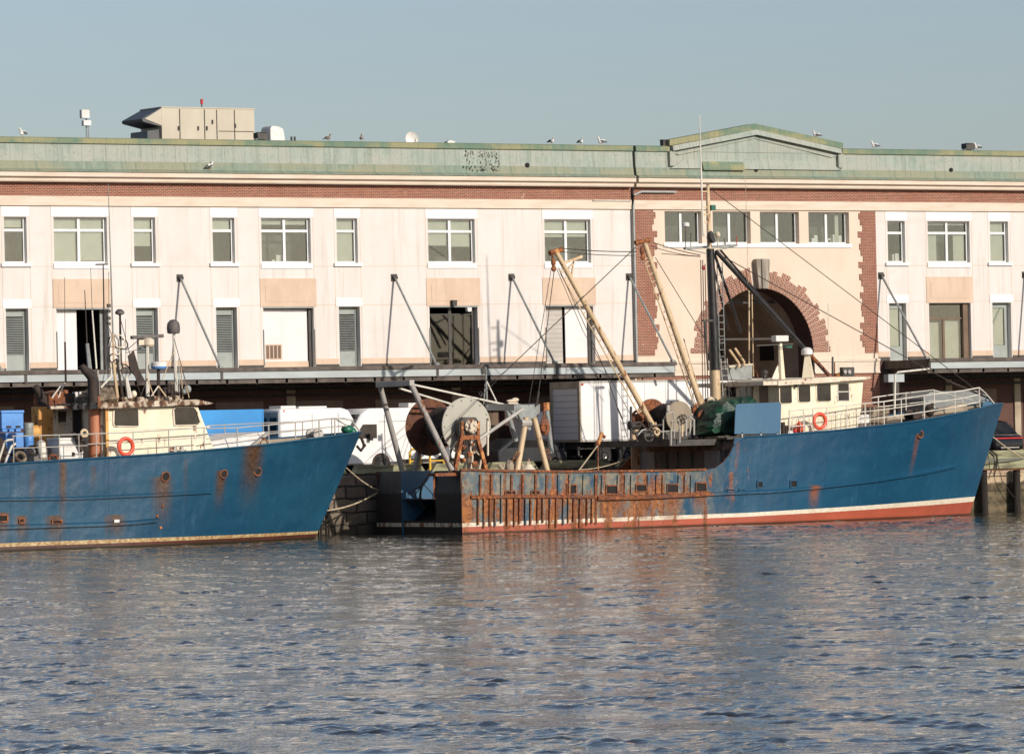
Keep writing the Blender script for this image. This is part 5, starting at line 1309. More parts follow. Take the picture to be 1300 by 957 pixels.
for k in range(9):
    a = w(838+k*6+random.uniform(-2, 2), 515+random.uniform(-3, 5), 14.5); m.bar(a, a+Vector((random.uniform(-.5, .5), 0, random.uniform(-.5, .3))), .05, n=5); 
m.each('loose_gear', 'dark_steel', tr)
m = MB(); a, b = w(800, 556, 14), w(932, 553, 14); m.box(a.x, b.x, -17.2, -11, zt-.3, zt-.02); m.build('winch_deck', 'dark_steel', tr, smooth=False)
# dark mast house beneath (between bulkhead and far side)
# --- gantry amidships
gs = w(668, 517, 17.0)
m = MB(); m.prism([w(655, 514, 16.9), w(693, 513, 16.9), w(693, 521, 16.9), w(683, 525, 16.9), (w(671, 541, 16.9)), w(664, 541, 16.9), w(657, 523, 16.9)], (0, .14, 0)); gt = m.build('gantry_head', 'steel', tr, smooth=False)
m = MB(); m.beam(w(657, 517, 16.9), w(620, 516.5, 11.5), .3, .3); m.build('gantry_beam', 'steel', gt, smooth=False)
m = MB(); m.box(*[gs.x+v for v in (.85, 1.15)], gs.y-.15, gs.y+.3, w(692, 521, 17).z, w(692, 511, 17).z); m.build('beam_end', 'orange_rust', gt, smooth=False)
for (x0, y0, x1, y1, o, mat, r) in ((668, 530, 656.5, 598, 17.2, 'buff', .13), (678, 530, 695, 599, 17.2, 'buff', .13), (643, 518, 655, 560, 11.6, 'steel', .12), (645, 517, 672, 545, 12.5, 'steel', .12), (694, 520, 700, 575, 11.6, 'steel', .12)):
    m = MB(); a, b = w(x0, y0, o), w(x1, y1, o); m.bar(a, b, r, n=12); m.build('gantry_leg', mat, tr)
m = MB(); c = w(667, 537, 17.25); m.bar(c-Vector((.25, 0, 0)), c+Vector((.25, 0, 0)), .18); m.build('leg_collar', 'galv', tr)
m = MB(); a, b = w(664, 519, 17.1), w(607.5, 558, 16.9); m.bar(a, b, .085, n=8); m.build('brace', 'galv', tr)
m = MB(); m.bar(w(657, 512, 16), w(645, 512, 16), .06); m.ball(w(650, 509, 16), .3, .12, .08); m.ball(w(654, 507.5, 16), .2, .1, .1); m.build('fairlead', 'white_rust', tr)
m = MB(); m.bar(w(690.5, 521, 17.1), w(690.5, 531, 17.1), .05); m.ball(w(691.5, 542, 17.1), .27, .14, .40); m.torus(w(691.5, 543, 17.25), (1, 0, 0), (0, 0, 1), .16, .05, 14, 6); m.torus(w(690.7, 531, 17.1), (1, 0, 0), (0, 0, 1), .09, .03, 12, 6); m.build('hanging_block', 'rust', tr)
for (x0, y0, x1, y1, o) in ((659, 573, 652, 586, 17.3), (693, 569, 696.5, 584, 17.3)): ladder('step_ladder', w(x1, y1, o), w(x0, y0, o), .22, (1, 0, 0), .02, .16, 'orange_rust')
pole(618.5, 517, 466, 14.5, .05, 'steel', 'signal_post', px1=616.5, r2=.04); pole(614, 513, 487, 14.2, .03, 'steel', 'signal_post', px1=616)
wire(tr, [w(618, 484, 14.5), w(630.5, 510, 14.3)], .035, 'post_stay', 'white_rail'); wire(tr, [w(622, 486, 14.5), w(652, 463, 14.5)], .015)
m = MB(); a = w(614, 471, 14.5); m.box(a.x-.1, a.x+.1, a.y-.05, a.y+.05, a.z-.15, a.z+.1); m.torus(w(610, 499.5, 14.5), (1, 0, 0), (0, 0, 1), .08, .02, 12, 5); m.build('signal_lamp', 'dark_steel', tr)

# --- stern gantry and net drum
P0, P1 = ws(521, 487, -16.6), ws(482, 489, -16.6)
pn, pf = w(521, 486, 16.2), None
xs0 = pn.x; pf = ws(482, 488, xs0)
foot_n, foot_f = w(574, 597, 16.9), None
foot_f = Vector((foot_n.x-.15, ws(511, 598, foot_n.x).y, foot_n.z))
m = MB(); m.bar(foot_n, pn, .14, .13, 12); m.build('stern_gantry_post', 'post_rust', tr)
m = MB(); m.bar(ws(511, 598, foot_n.x-.4), pf, .13, .12, 12); m.build('stern_gantry_post', 'post_rust', tr)
m = MB(); m.beam(pn+Vector((0, -.15, 0)), pf+Vector((0, .15, 0)), .26, .26); m.build('stern_gantry_beam', 'galv', tr, smooth=False, bevel=.03)
m = MB(); m.bar(w(523, 488, 16.1), w(640, 513.5, 14.5), .05, n=8); m.build('gantry_tie', 'white_rail', tr); m = MB(); m.bar(ws(507, 493, xs0), w(573, 513, 13.8), .05, n=8); m.build('gantry_tie', 'white_rail', tr)
cd_ = w(592.5, 541, 16.4)
ND = empty  # net drum parts
R_ = 1.28
m = MB(); m.lathe(cd_, (0, 1, 0), [(0, R_), (.03, R_+.02), (.06, R_), ], 44); nd_ = m.build('net_drum_flange', 'grey_drum', tr)
cf_ = Vector((cd_.x, 0, cd_.z)); far_o = Wo(546, 541, cd_.x)[0]; cf_.y = -far_o
m = MB(); m.lathe(cf_, (0, 1, 0), [(0, R_), (.03, R_+.02), (.06, R_)], 44); m.build('net_drum_flange', 'rust_dark', tr)
m = MB(); m.lathe(cd_+Vector((0, .08, 0)), (0, 1, 0), [(0, .3), (.1, .62), (.5, .86), (1.2, .82), (2., .9), (2.4, .6), ((cf_.y-cd_.y)-.1, .3)], 26); m.build('wound_net', 'net', nd_)
m = MB(); 
for k in range(14): t = 2*pi*k/14; m.lathe(cd_+Vector((cos(t)*1.17, -.02, sin(t)*1.17)), (0, 1, 0), [(0, .03), (.03, .03)], 8)
m.build('flange_bolts', 'dark_steel', nd_)
# drum stand with motor
sx, zz0 = cd_.x+.15, 2.72
m = MB()
fn = lambda px, py: w(px, py, 16.95)
mo = MB(); c = fn(596.5, 541)
m.beam(fn(585, 556), fn(577, 598), .22, .16); m.beam(fn(605, 556), fn(617, 598), .24, .16); m.beam(fn(584, 555.5), fn(608, 555), .2, .2)
m.beam(fn(586, 555), fn(586, 535), .12, .16); m.beam(fn(606, 555), fn(607, 535), .12, .16); m.build('drum_stand', 'orange_rust', tr, smooth=False)
m = MB(); m.prism([fn(583.5, 553), fn(609, 553), fn(608.5, 536), fn(604, 529.5), fn(588, 529.5), fn(583.5, 536)], (0, .3, 0)); m.build('motor_plate', 'dark_steel', tr, smooth=False)
m = MB(); m.lathe(c+Vector((0, -.02, 0)), (0, -1, 0), [(0, .32), (.12, .32), (.14, .2), (.3, .18), (.31, .1)], 18); 
for k in range(8): t = k*pi/4; m.bar(c+Vector((.25*cos(t), -.1, .25*sin(t))), c+Vector((.25*cos(t), -.22, .25*sin(t))), .05, n=6)
m.ball(c+Vector((.08, -.3, .05)), .13, .1, .1); m.ball(c+Vector((-.1, -.25, -.2)), .14, .1, .1); m.build('drive_motor', 'white_rust', tr)
for k in range(7):
    px = 588+k*3; m = MB(); m.tube([fn(px, 556+random.uniform(-6, 4)), fn(px+random.uniform(-7, 7), 570), fn(px+random.uniform(-6, 8), 580), fn(px+random.uniform(-8, 10), 597)], .05, 6); m.build('hydraulic_hose', random.choice(('wire', 'white_rust', 'wire')), tr)
m = MB()
for (px, py, r) in ((590, 568, .16), (601, 565, .15), (597, 577, .2), (610, 572, .14), (590, 585, .16), (603, 590, .2)): c_ = fn(px, py); m.bar(c_+Vector((-r, 0, 0)), c_+Vector((r*.6, .1, .05)), r*.7, n=8)
m.each('valve_block', 'orange_rust', tr)
m = MB(); m.beam(fn(619, 531)+Vector((0, 0, 0)), fn(619, 578), .07, .1); m.build('drum_guard', 'white_rust', tr, smooth=False)
m = MB(); a = ws(533, 560, cf_.x); m.beam(ws(535, 553, cf_.x), ws(527, 598, cf_.x), .2, .2); m.beam(ws(520, 555, cf_.x+.2), ws(519, 540, cf_.x+.2), .15, .2); m.each('far_drum_stand', 'steel', tr, smooth=False)
m = MB(); m.tube([fn(580, 560), fn(573, 570), fn(571, 585), fn(578, 597)], .06, 6); m.build('hydraulic_hose', 'wire', tr)
m = MB(); m.tube([w(565, 562, 16.5), w(570, 556, 16.5), w(578, 548, 16.6)], .05); m.build('hydraulic_hose', 'wire', tr)
m = MB(); a = w(575, 590, 16.7); m.lathe(a+Vector((0, 0, -.4)), (0, 0, 1), [(0, .22), (.5, .2), (.55, .1)], 12); m.build('oil_can', 'concrete', tr)
m = MB(); a = w(568, 596, 16.8); m.box(a.x-1.0, a.x+2.6, a.y-.6, a.y+.05, 2.6, 2.74); m.build('stern_platform', 'rust', tr, smooth=False)

# deck clutter seen above the rail between gantry and house
m = MB(); m.bar(w(764, 549, 16), w(759, 565, 16), .09); m.bar(w(762, 551, 16), w(768, 555, 16), .08); m.ball(w(759, 563, 16), .12, .08, .16); m.build('rope_shackle', 'orange_rust', tr)
wire(tr, [w(759, 565, 16), w(735, 597, 17.4)], .03, 'deck_rope', 'rope'); wire(tr, [w(759, 565, 16), w(759.5, 597, 16.5)], .03, 'deck_rope', 'orange_rust'); wire(tr, [w(735, 596, 17.4), w(796, 582, 13)], .025, 'deck_rope', 'rope', .12)
m = MB(); m.lathe(w(647, 598, 17)+Vector((0, 0, 0)), (0, 0, 1), [(0, .2), (.3, .2), (.38, .16), (.5, .1)], 12); m.build('deck_vent', 'concrete', tr)
m = MB(); m.lathe(w(671, 596, 15.5), (0, 0, 1), [(0, .35), (.1, .22), (.25, .1), (.5, .04)], 12); m.build('deck_cone', 'white_rust', tr)
m = MB()
for k in range(10): a = w(634+random.uniform(0, 30), 594+random.uniform(-3, 3), 15.5); m.ball(a, .12, .1, .12, 8, 6)
m.each('net_float', 'concrete', tr)
m = MB(); m.tube([w(921, 595, 17.5), w(924, 588, 17.6), w(926, 582, 17.6), w(927, 579, 17.6), w(925, 585, 17.7), w(922, 592, 17.7)], .05, 5); m.build('rope_bundle', 'white_rust', tr)

# --- rigging wires
for a, b, r, sg in (((715, 315.5, 15.2), (808, 319.5, 14.8), .022, .05), ((716, 320, 15.2), (806, 324.5, 14.8), .018, .05), ((828, 307.5, 14.8), (889, 324, 14.1), .022, .05), ((826, 312, 14.8), (889, 325.5, 14.1), .018, .1), ((840, 322, 14.8), (889, 326, 14.1), .018, .0),
                    ((807, 314, 14.8), (640, 473, 16.5), .022, 0), ((640, 473, 16.5), (560, 556, 17), .014, 0), ((700, 340, 15.2), (671, 515, 16.9), .015, 0), ((704, 340, 15.2), (684, 497, 17), .02, 0), ((684, 497, 17), (681.5, 515, 17), .05, 0),
                    ((707, 342, 15.2), (740, 420, 15.6), .015, 0), ((740, 420, 15.6), (820, 560, 16), .014, 0), ((709, 340, 15.2), (767, 467, 15.8), .018, 0), ((767, 467, 15.8), (784, 518, 16), .018, 0), ((784, 518, 16), (790, 532, 16), .04, 0), ((790, 532, 16), (796, 553, 16), .018, 0),
                    ((832, 327, 14.8), (895, 430, 14.1), .018, 0), ((826, 330, 14.8), (885, 520, 15), .013, 0), ((903, 241, 14.05), (1250, 503, 14.05), .02, .0), ((911, 322, 14.05), (1208, 485.5, 14.05), .024, 0), ((1208, 485.5, 14.05), (1258, 507, 14.05), .05, 0),
                    ((908, 410, 14.5), (940, 520, 14.7), .015, 0), ((912, 440, 14.5), (930, 505, 14.7), .015, 0), ((924, 200, 14), (930, 600-280, 14), .006, 0)):
    if a[1] < 230: continue
    wire(tr, [w(*a), w(*b)], r, sag=sg)
wire(tr, [w(946, 215, 14), w(950, 370, 14)], .012, 'halyard', 'rope')
# --- foredeck: rails, windlass, davit
def rail_run(parent, top, base, mids, st_px, mat='white_rail', r=.03, off=-.1, H_=HR, names=('top_rail', 'mid_rail', 'stanchion')):
    """top: list of (px,py,o); stanchions between top and deck edge"""
    tp = [w(*p) for p in top]; m = MB(); m.tube(tp, r, 6); m.build(names[0], mat, parent)
    def at(px):
        P = top
        for (a, b) in zip(P[:-1], P[1:]):
            if a[0] <= px <= b[0]: u = (px-a[0])/(b[0]-a[0]); return w(a[0]+(b[0]-a[0])*u, a[1]+(b[1]-a[1])*u, a[2]+(b[2]-a[2])*u)
        return w(*P[-1])
    bp = []
    for p, q_ in zip(top, base): bp.append(w(q_[0], q_[1], p[2]))
    for mu in mids:
        m = MB(); m.tube([a.lerp(b, mu) for a, b in zip(tp, bp)], r*.8, 6); m.build(names[1], mat, parent)
    def atb(px):
        for (a, b, (c0, c1)) in zip(top[:-1], top[1:], zip(base[:-1], base[1:])):
            if a[0] <= px <= b[0]: u = (px-a[0])/(b[0]-a[0]); return w(c0[0]+(c1[0]-c0[0])*u, c0[1]+(c1[1]-c0[1])*u, a[2]+(b[2]-a[2])*u)
        return w(*base[-1], top[-1][2])
    for px in st_px: m = MB(); a = at(px); b = atb(px); b.x = a.x*.6+b.x*.4; m.bar(a, b, r*.9, n=6); m.build(names[2], mat, parent)
rail_run(tr, [(1002, 521.5, 17.6), (1060, 516, 17.4), (1120, 510, 17.0), (1180, 501, 16.2), (1222, 496, 15.4), (1243, 492, 14.8)], [(1002, 552), (1060, 547), (1120, 541), (1180, 532.5), (1222, 525), (1245, 518)], (.33, .66), (1002, 1020, 1032, 1050, 1075, 1098, 1122, 1144, 1173, 1212, 1243))
m = MB()
for k in range(24): px = 1004+k*5; 
for px in [1006+k*5.2 for k in range(22)]: a = w(px, 521.5-(px-1002)*.0975+5, 17.5-(px-1000)*.004); b = w(px, 550-(px-1002)*.095, 17.5-(px-1000)*.004); m.bar(a, b, .012, n=4)
m.build('rail_mesh_bars', 'white_rail', tr)
rail_run(tr, [(1105, 505, 11.2), (1140, 500, 11.4), (1185, 495, 11.8), (1212, 503, 12.5), (1235, 508, 13.2)], [(1105, 530), (1140, 528), (1185, 522), (1212, 518), (1235, 516)], (.5,), (1115, 1150, 1186, 1222))
m = MB(); m.tube([w(1243, 492, 14.6), w(1252, 500, 14.2), w(1262, 512, 14.05)], .035, 6); m.tube([w(1236, 510, 13.5), w(1250, 508, 13.8), w(1262, 512, 14.05)], .03, 6); m.each('pulpit_rail', 'white_rail', tr)
m = MB(); sh_ = HR.shz[-1]; m.box(sh_[0]-.45, sh_[0]+.12, -SB-.1, -SB+.1, sh_[1]-.18, sh_[1]+.12); m.bar((sh_[0]-.15, -SB, sh_[1]), (sh_[0]-.15, -SB, sh_[1]+.28), .05); m.build('stem_head', 'blue_light', tr, smooth=False)
m = MB(); m.tube([w(1135.5, 530, 15), w(1136.5, 475, 15), w(1140, 472.5, 15), w(1179, 468.3, 13.5)], .05, 8); m.build('davit', 'white_rail', tr)
m = MB(); m.prism([w(1100, 536, 16), w(1126, 538, 16), w(1131, 517, 16), w(1113, 516, 16)], (0, 1.2, 0)); m.build('canvas_cover', 'tan_canvas', tr, smooth=False, bevel=.08)
m = MB(); m.prism([w(1086, 538, 16.2), w(1104, 537, 16.2), w(1104, 526, 16.2), w(1086, 527, 16.2)], (0, 1, 0)); m.build('deck_locker', 'white_plastic', tr, smooth=False, bevel=.04)
m = MB(); c = w(1160, 527, 15); m.lathe(c+Vector((0, .4, 0)), (0, -1, 0), [(0, .28), (.1, .28), (.12, .15), (.6, .15), (.62, .28), (.72, .28)], 16); m.box(c.x-.4, c.x+.5, c.y-.3, c.y+.4, c.z-.4, c.z-.2); m.build('windlass', 'black_soot', tr)
m = MB(); c = w(1180, 521, 15); m.ball(c, .25, .25, .3); m.bar(c, w(1184, 512, 15), .09); m.beam(w(1170, 524, 15), w(1200, 519, 15), .1, .1); m.each('anchor_gear', 'black_soot', tr)
m = MB(); m.beam(w(1190, 519, 14.5), w(1226, 514, 14.3), .12, .1); m.build('bow_plank', 'buff', tr, smooth=False)
life_ring(1040.5, 534.5, 17.55, 'orange life ring hanging on the rail below the trawler wheelhouse windows')
# buoy and gear by the screen
c = w(1015, 543, 17.1); m = MB(); m.ball(c, .26, .26, .24, 16, 12); m.lathe(c+Vector((0, 0, .2)), (0, 0, 1), [(0, .1), (.1, .06)], 10)
tag(m.build('buoy', 'lifering'), 'round orange buoy on the foredeck edge beside the life ring', 'buoy')
m = MB(); c = w(1001, 547, 17.3); m.lathe(c+Vector((-.1, 0, -.15)), (1, -.3, 0), [(0, .16), (.25, .18), (.3, .1)], 14); m.ball(c+Vector((.3, -.1, 0)), .1, .1, .1, mi=1); m.build('deck_lamp', ['white_plastic', 'red'], tr)
m = MB(); m.bar(w(994, 551, 17.4), w(994, 536, 17.4), .1); m.bar(w(998, 551, 17.4), w(998, 540, 17.4), .1); m.each('bitt', 'black_soot', tr)
# green tarpaulin bundle
m = MB(); random.seed(11)
gp = [(904, 550), (908, 538), (913, 526), (919, 516), (926, 509), (936, 507), (944, 506.5), (948, 504.5), (957, 503.5), (965, 505), (968, 512), (966, 530), (950, 550), (925, 552)]
def lump(name, outline, o, depth, mat, lab=None, cat=None, parent=None, jit=.06, rows=7):
    """puffed cover: outline (px,py) swept in depth with a domed, creased surface"""
    P = [w(x, y, o) for x, y in outline]; c = sum(P, Vector())/len(P); m = MB(); n = len(P)
    # refine outline
    Q = []
    for i in range(n):
        for k in range(3): Q.append(P[i].lerp(P[(i+1) % n], k/3))
    n = len(Q); rings = []
    for k in range(rows+1):
        u = k/rows*2-1; sc_ = max(.0, 1-abs(u)**7)**.5*1.0
        rings.append([c+(p-c)*max(.25, sc_)*(1+random.uniform(-jit, jit))+Vector((0, depth/2*(u)+depth/2, 0)) for p in Q])
    V = [v for r_ in rings for v in r_]; fs = [(k*n+i, k*n+(i+1) % n, (k+1)*n+(i+1) % n, (k+1)*n+i) for k in range(rows) for i in range(n)]
    fs += [tuple(range(n-1, -1, -1)), tuple(range(rows*n, rows*n+n))]
    m.add(V, fs); o_ = m.build(name, mat, parent, smooth=True)
    if lab: tag(o_, lab, cat)
    return o_
lump('tarpaulin_bundle', gp, 17.2, 2.4, 'tarp', 'crumpled green tarpaulin over gear behind the blue screen of the trawler', 'tarpaulin', None, .10, 9)

# ------------------------------------------------------------------ second boat (left, stern outside the picture)
random.seed(21)
LB = 16.35
HL = Hull(-46., W(400, 684, LB)[0], W(458.5, 549, LB)[0], LB, 3.95, 4.1, .52, .60, 1.9, 2.1,
          [(-160, 597), (-60, 594), (0, 590), (80, 585), (200, 577.5), (270, 571.5), (330, 566), (395, 558), (458, 549)],
          lerp_tab([(-50, .18), (-30, .20), (-20, .22)]), lerp_tab([(-50, .34), (-30, .36), (-20, .34)]), .1)
def sx_l(px, py): return HL.hit(px, py)[2].x
M['hl0'], M['hl1'], M['hl2'] = m_hull('left_hull', (.006, .050, .098), (.015, .078, .132), (-30, -46, -.20, .03),
    [(sx_l(79, 620), .16, 3.6, 3.2, 1.), (sx_l(206, 615), .45, 2.9, 2.5, 1.), (sx_l(280, 612), .26, 3.1, 2.0, 1.), (sx_l(319, 600), .55, 4.1, 3.2, 1.), (sx_l(146, 672), .4, 1.35, 1.3, 1.), (sx_l(118, 640), .12, 3.4, 1.2, .5), (sx_l(40, 600), .14, 3.3, 2.2, .6), (sx_l(136, 672), .12, 1.3, 1.2, .7),
     (sx_l(70, 672), .4, 1.4, 1.5, 1.), (sx_l(28, 672), .3, 1.45, 1.5, .9), (sx_l(3, 672), .35, 1.6, 1.6, .9), (sx_l(236, 600), .1, 3.6, 2.5, .35)], runc=(.10, .05, .022), white=((.52, .42, .22), (.30, .17, .07)), red=((.10, .03, .018), (.04, .02, .014)))
bt = empty('fishing_boat', (-30, -LB, 0), 'blue fishing boat at the left with cream wheelhouse crowded with antennas', 'boat', 'blue fishing boats at the quay')
lcols = [i/60 for i in range(61)]+[.99, .995]; lcols = sorted(set(lcols))
m, _ = HL.loft(lcols, 8); m.build('hull', ['hl0', 'hl1', 'hl2'], bt)
dz_l = lambda x: HL.sheer(x)-.55 if x < -24 else HL.sheer(x)-.25
inner_hull(HL, lcols, dz_l).build('bulwark_lining', 'concrete', bt)
deck_mesh(HL, lcols, dz_l).build('deck', 'deck', bt, smooth=False)
h_ = HL.hb(0, 1); m = MB(); m.quad((-46, -LB-h_, -1.2), (-46, -LB+h_, -1.2), (-46, -LB+h_, 3.4), (-46, -LB-h_, 3.4)); m.build('transom', 'hl0', bt, smooth=False)
m = MB()
for side in (1, -1): m.tube([HL.pt(t, HL.sheer(HL.s0+(HL.top-HL.s0)*t), side)+Vector((0, 0, .02)) for t in lcols], .055, 6)
m.each('sheer_rail', 'hl0', bt)
HL.strip([(-60, 634.5), (0, 633.9), (96, 632.6), (180, 629), (269, 624.6)], .10, .11).build('strake', 'hl0', bt, smooth=False)
HL.strip([(-60, 671), (0, 669.5), (127, 665.6), (170, 663.5), (200, 660.4)], .13, .14).build('strake', 'hl0', bt, smooth=False)
for px, py, r in ((210, 605, .2), (284, 601.5, .17), (327, 598.5, .17)):
    t_, z_, _ = HL.hit(px, py); c = HL.pt(t_, z_, 1, .02); m = MB(); m.torus(c, (1, 0, .1), (0, 0, 1), r, .035, 20, 6); fo = m.build('hawse_hole', 'rust', bt); m = MB(); m.lathe(HL.pt(t_, z_, 1, 0), (0, -1, 0), [(0, r-.01), (.035, r-.01)], 16); m.build('opening', 'dark_in', fo)
for x0, y0, x1, y1 in ((-3, 653.5, 9, 662), (24, 658, 30, 663.5), (66, 660, 78, 665)):
    P = [HL.hit(x0, y1), HL.hit(x1, y1), HL.hit(x1, y0), HL.hit(x0, y0)]; q4 = [HL.pt(t, z, 1, .0) for t, z, _ in P]; f = MB()
    for i in range(4): a, b = q4[i], q4[(i+1) % 4]; f.beam(a+Vector((0, -.03, 0)), b+Vector((0, -.03, 0)), .06, .06)
    fo = f.build('freeing_port', 'rust', bt); g = MB(); g.add([v+Vector((0, -.02, 0)) for v in q4], [(0, 1, 2, 3)]); g.build('opening', 'dark_in', fo, smooth=False)  # ports closed by plates coloured dark like unlit openings
m = MB(); t_, z_, _ = HL.hit(147, 660); c = HL.pt(t_, z_, 1, .05); m.box(c.x-.12, c.x+.12, c.y-.05, c.y+.1, c.z-.1, c.z+.02); m.build('discharge_lip', 'white_plastic', bt, smooth=False)
for px, py in ((206.5, 642.5), (203.5, 669.5), (199.5, 655)):
    t_, z_, _ = HL.hit(px, py); c = HL.pt(t_, z_, 1, .0); m = MB(); m.lathe(c, (0, -1, 0), [(-.05, .07), (.05, .06), (.06, .01)], 10); m.build('hull_anode', 'orange_rust', bt)

# wheelhouse
LN_, LF = 19.2, 14.4
lp = lambda px, py, o=LN_: w(px, py, o)
XW = lp(137, 550).x
m = MB(); m.prism([lp(137, 588), lp(276, 583), lp(251, 516), lp(137, 518.5)], (0, LN_-LF, 0)); m.build('wheelhouse', 'cream_paint', bt, smooth=False)
m = MB(); m.prism([lp(124, 519, LN_+.3), lp(262, 513.5, LN_+.3), lp(272.5, 512, LN_+.3), lp(250, 507, LN_+.3), lp(124, 511, LN_+.3)], (0, LN_-LF+.6, 0)); m.build('wheelhouse_roof', 'roof_rust', bt, smooth=False)
def lwin(pts): return pane('window', bt, [(lp(x, y).x, lp(x, y).z) for x, y in pts], -LN_, frame='white_rust', fw=.07, th=.05)
lwin([(145, 541), (175, 541.5), (176, 538), (175.5, 520), (173, 518), (147, 518.5), (144, 521), (143.5, 538)])
lwin([(221, 540), (250, 539.5), (254, 536), (248, 519), (245, 516.5), (222, 517), (219.5, 520)])
m = MB(); m.beam(lp(137, 546), lp(266, 541.5), .05, .05); m.build('belt_rail', 'cream_paint', bt)
m = MB()
for px in (222, 231): m.beam(lp(px, 567, LN_+.08), lp(px, 578, LN_+.08), .12, .1)
m.beam(lp(216, 571.5, LN_+.1), lp(238, 571, LN_+.1), .05, .05); m.build('door_hinges', 'galv', bt)
m = MB(); a, b = lp(216, 577, LN_+.03), lp(225, 568, LN_+.03); m.box(a.x, b.x, a.y, a.y+.04, a.z, b.z); m.build('notice_plate', 'orange_rust', bt, smooth=False)
m = MB(); a, b = ws(66, 517, XW), ws(136.8, 588, XW); m.box(XW-.05, XW-.003, a.y, b.y, b.z, a.z); m.build('aft_wall', 'cream_paint', bt, smooth=False)
def law(name, p0, p1, pr, mat):
    a, b = ws(p0[0], p0[1], XW), ws(p1[0], p1[1], XW); m = MB(); m.box(XW-pr, XW-.003, a.y, b.y, b.z, a.z); return m.build(name, mat, bt, smooth=False)
law('aft_window', (75, 520), (90, 537.5), .12, 'cream_paint'); law('aft_pane', (77.5, 522.5), (87, 535.5), .15, 'dark_glass'); law('aft_door', (94, 518), (107, 575), .1, 'bronze'); law('aft_doorway', (96, 520), (106, 560), .13, 'dark_in')
m = MB(); m.beam(Vector((XW-.06, -LN_, lp(137, 518).z)), Vector((XW-.06, -LN_, lp(137, 587).z)), .13, .13); m.build('corner_post', 'ochre', bt, smooth=False)
# near funnel (rusty orange casing and sooty elbow)
OE = 18.6
m = MB(); m.lathe(w(121, 584, OE), (0, 0, 1), [(0, .27), (.3, .27), (2.7, .25), (2.75, .2)], 18); m.build('funnel_casing', 'funnel', bt)
m = MB(); m.tube([w(119, 512, OE), w(118.5, 485, OE), w(117, 478, OE), w(112, 473, OE), w(107, 469, OE), w(103.5, 464, OE)], [.26, .25, .24, .21, .17, .13], 14); m.build('exhaust_elbow', 'black_soot', bt)
m = MB(); m.beam(w(131, 520, OE+.3), w(131, 585, OE+.3), .22, .22); m.build('vent_trunk', 'cream_paint', bt, smooth=False)
# far funnel
OG = 15.2
m = MB(); a = w(54, 584, OG); m.box(a.x-.3, a.x+.42, a.y-.3, a.y+.4, a.z, w(54, 516, OG).z); m.build('funnel_casing', 'ochre', bt, smooth=False, bevel=.05)
m = MB(); m.tube([w(55, 518, OG), w(54, 506, OG), w(49, 497, OG), w(44.5, 490.5, OG)], [.22, .22, .18, .14], 12); m.build('exhaust_elbow', 'black_soot', bt)
m = MB(); a = w(44, 548, OG+.3); m.bar(a-Vector((.3, 0, 0)), a+Vector((.1, 0, 0)), .3, n=14); m.build('silencer', 'ochre', bt)
m = MB(); m.prism([w(62, 517, 15.5), w(90, 517, 15.5), w(88, 494, 15.5), w(78, 496, 15.5), (w(62, 499, 15.5))], (0, 1.5, 0)); m.build('rusty_box', 'rust', bt, smooth=False, bevel=.1)
m = MB(); m.beam(w(62, 517.5, 17), w(125, 515, 17), .35, .12); m.build('aft_canopy', 'roof_rust', bt, smooth=False)
m = MB(); a = w(98, 505, 17); m.box(a.x-.15, a.x+.15, a.y-.1, a.y+.15, a.z-.25, a.z+.25); m.box(a.x-.5, a.x-.2, a.y-.1, a.y+.15, a.z-.2, a.z+.2, 1); m.build('roof_lamps', ['white_plastic', 'black_soot'], bt, smooth=False)
# canvas heap on the roof
lump('canvas_heap', [(118, 515), (117, 504), (124, 498), (138, 492), (147, 490), (152, 497), (158, 505), (168, 511), (160, 514), (138, 514)], 18.6, 2.2, 'tan_canvas', None, None, bt, .13)
m = MB(); a, b = w(150, 516, 18.9), w(245, 512, 18.9)
for k in range(34):
    c = a.lerp(b, k/34+random.uniform(-.01, .01)); s_ = random.uniform(.06, .16); m.box(c.x-s_, c.x+s_, c.y-s_+random.uniform(0, 1.5), c.y+s_+1.6, c.z+.12, c.z+.12+random.uniform(.08, .28), 0)
m.each('roof_clutter', 'roof_rust', bt, smooth=False)
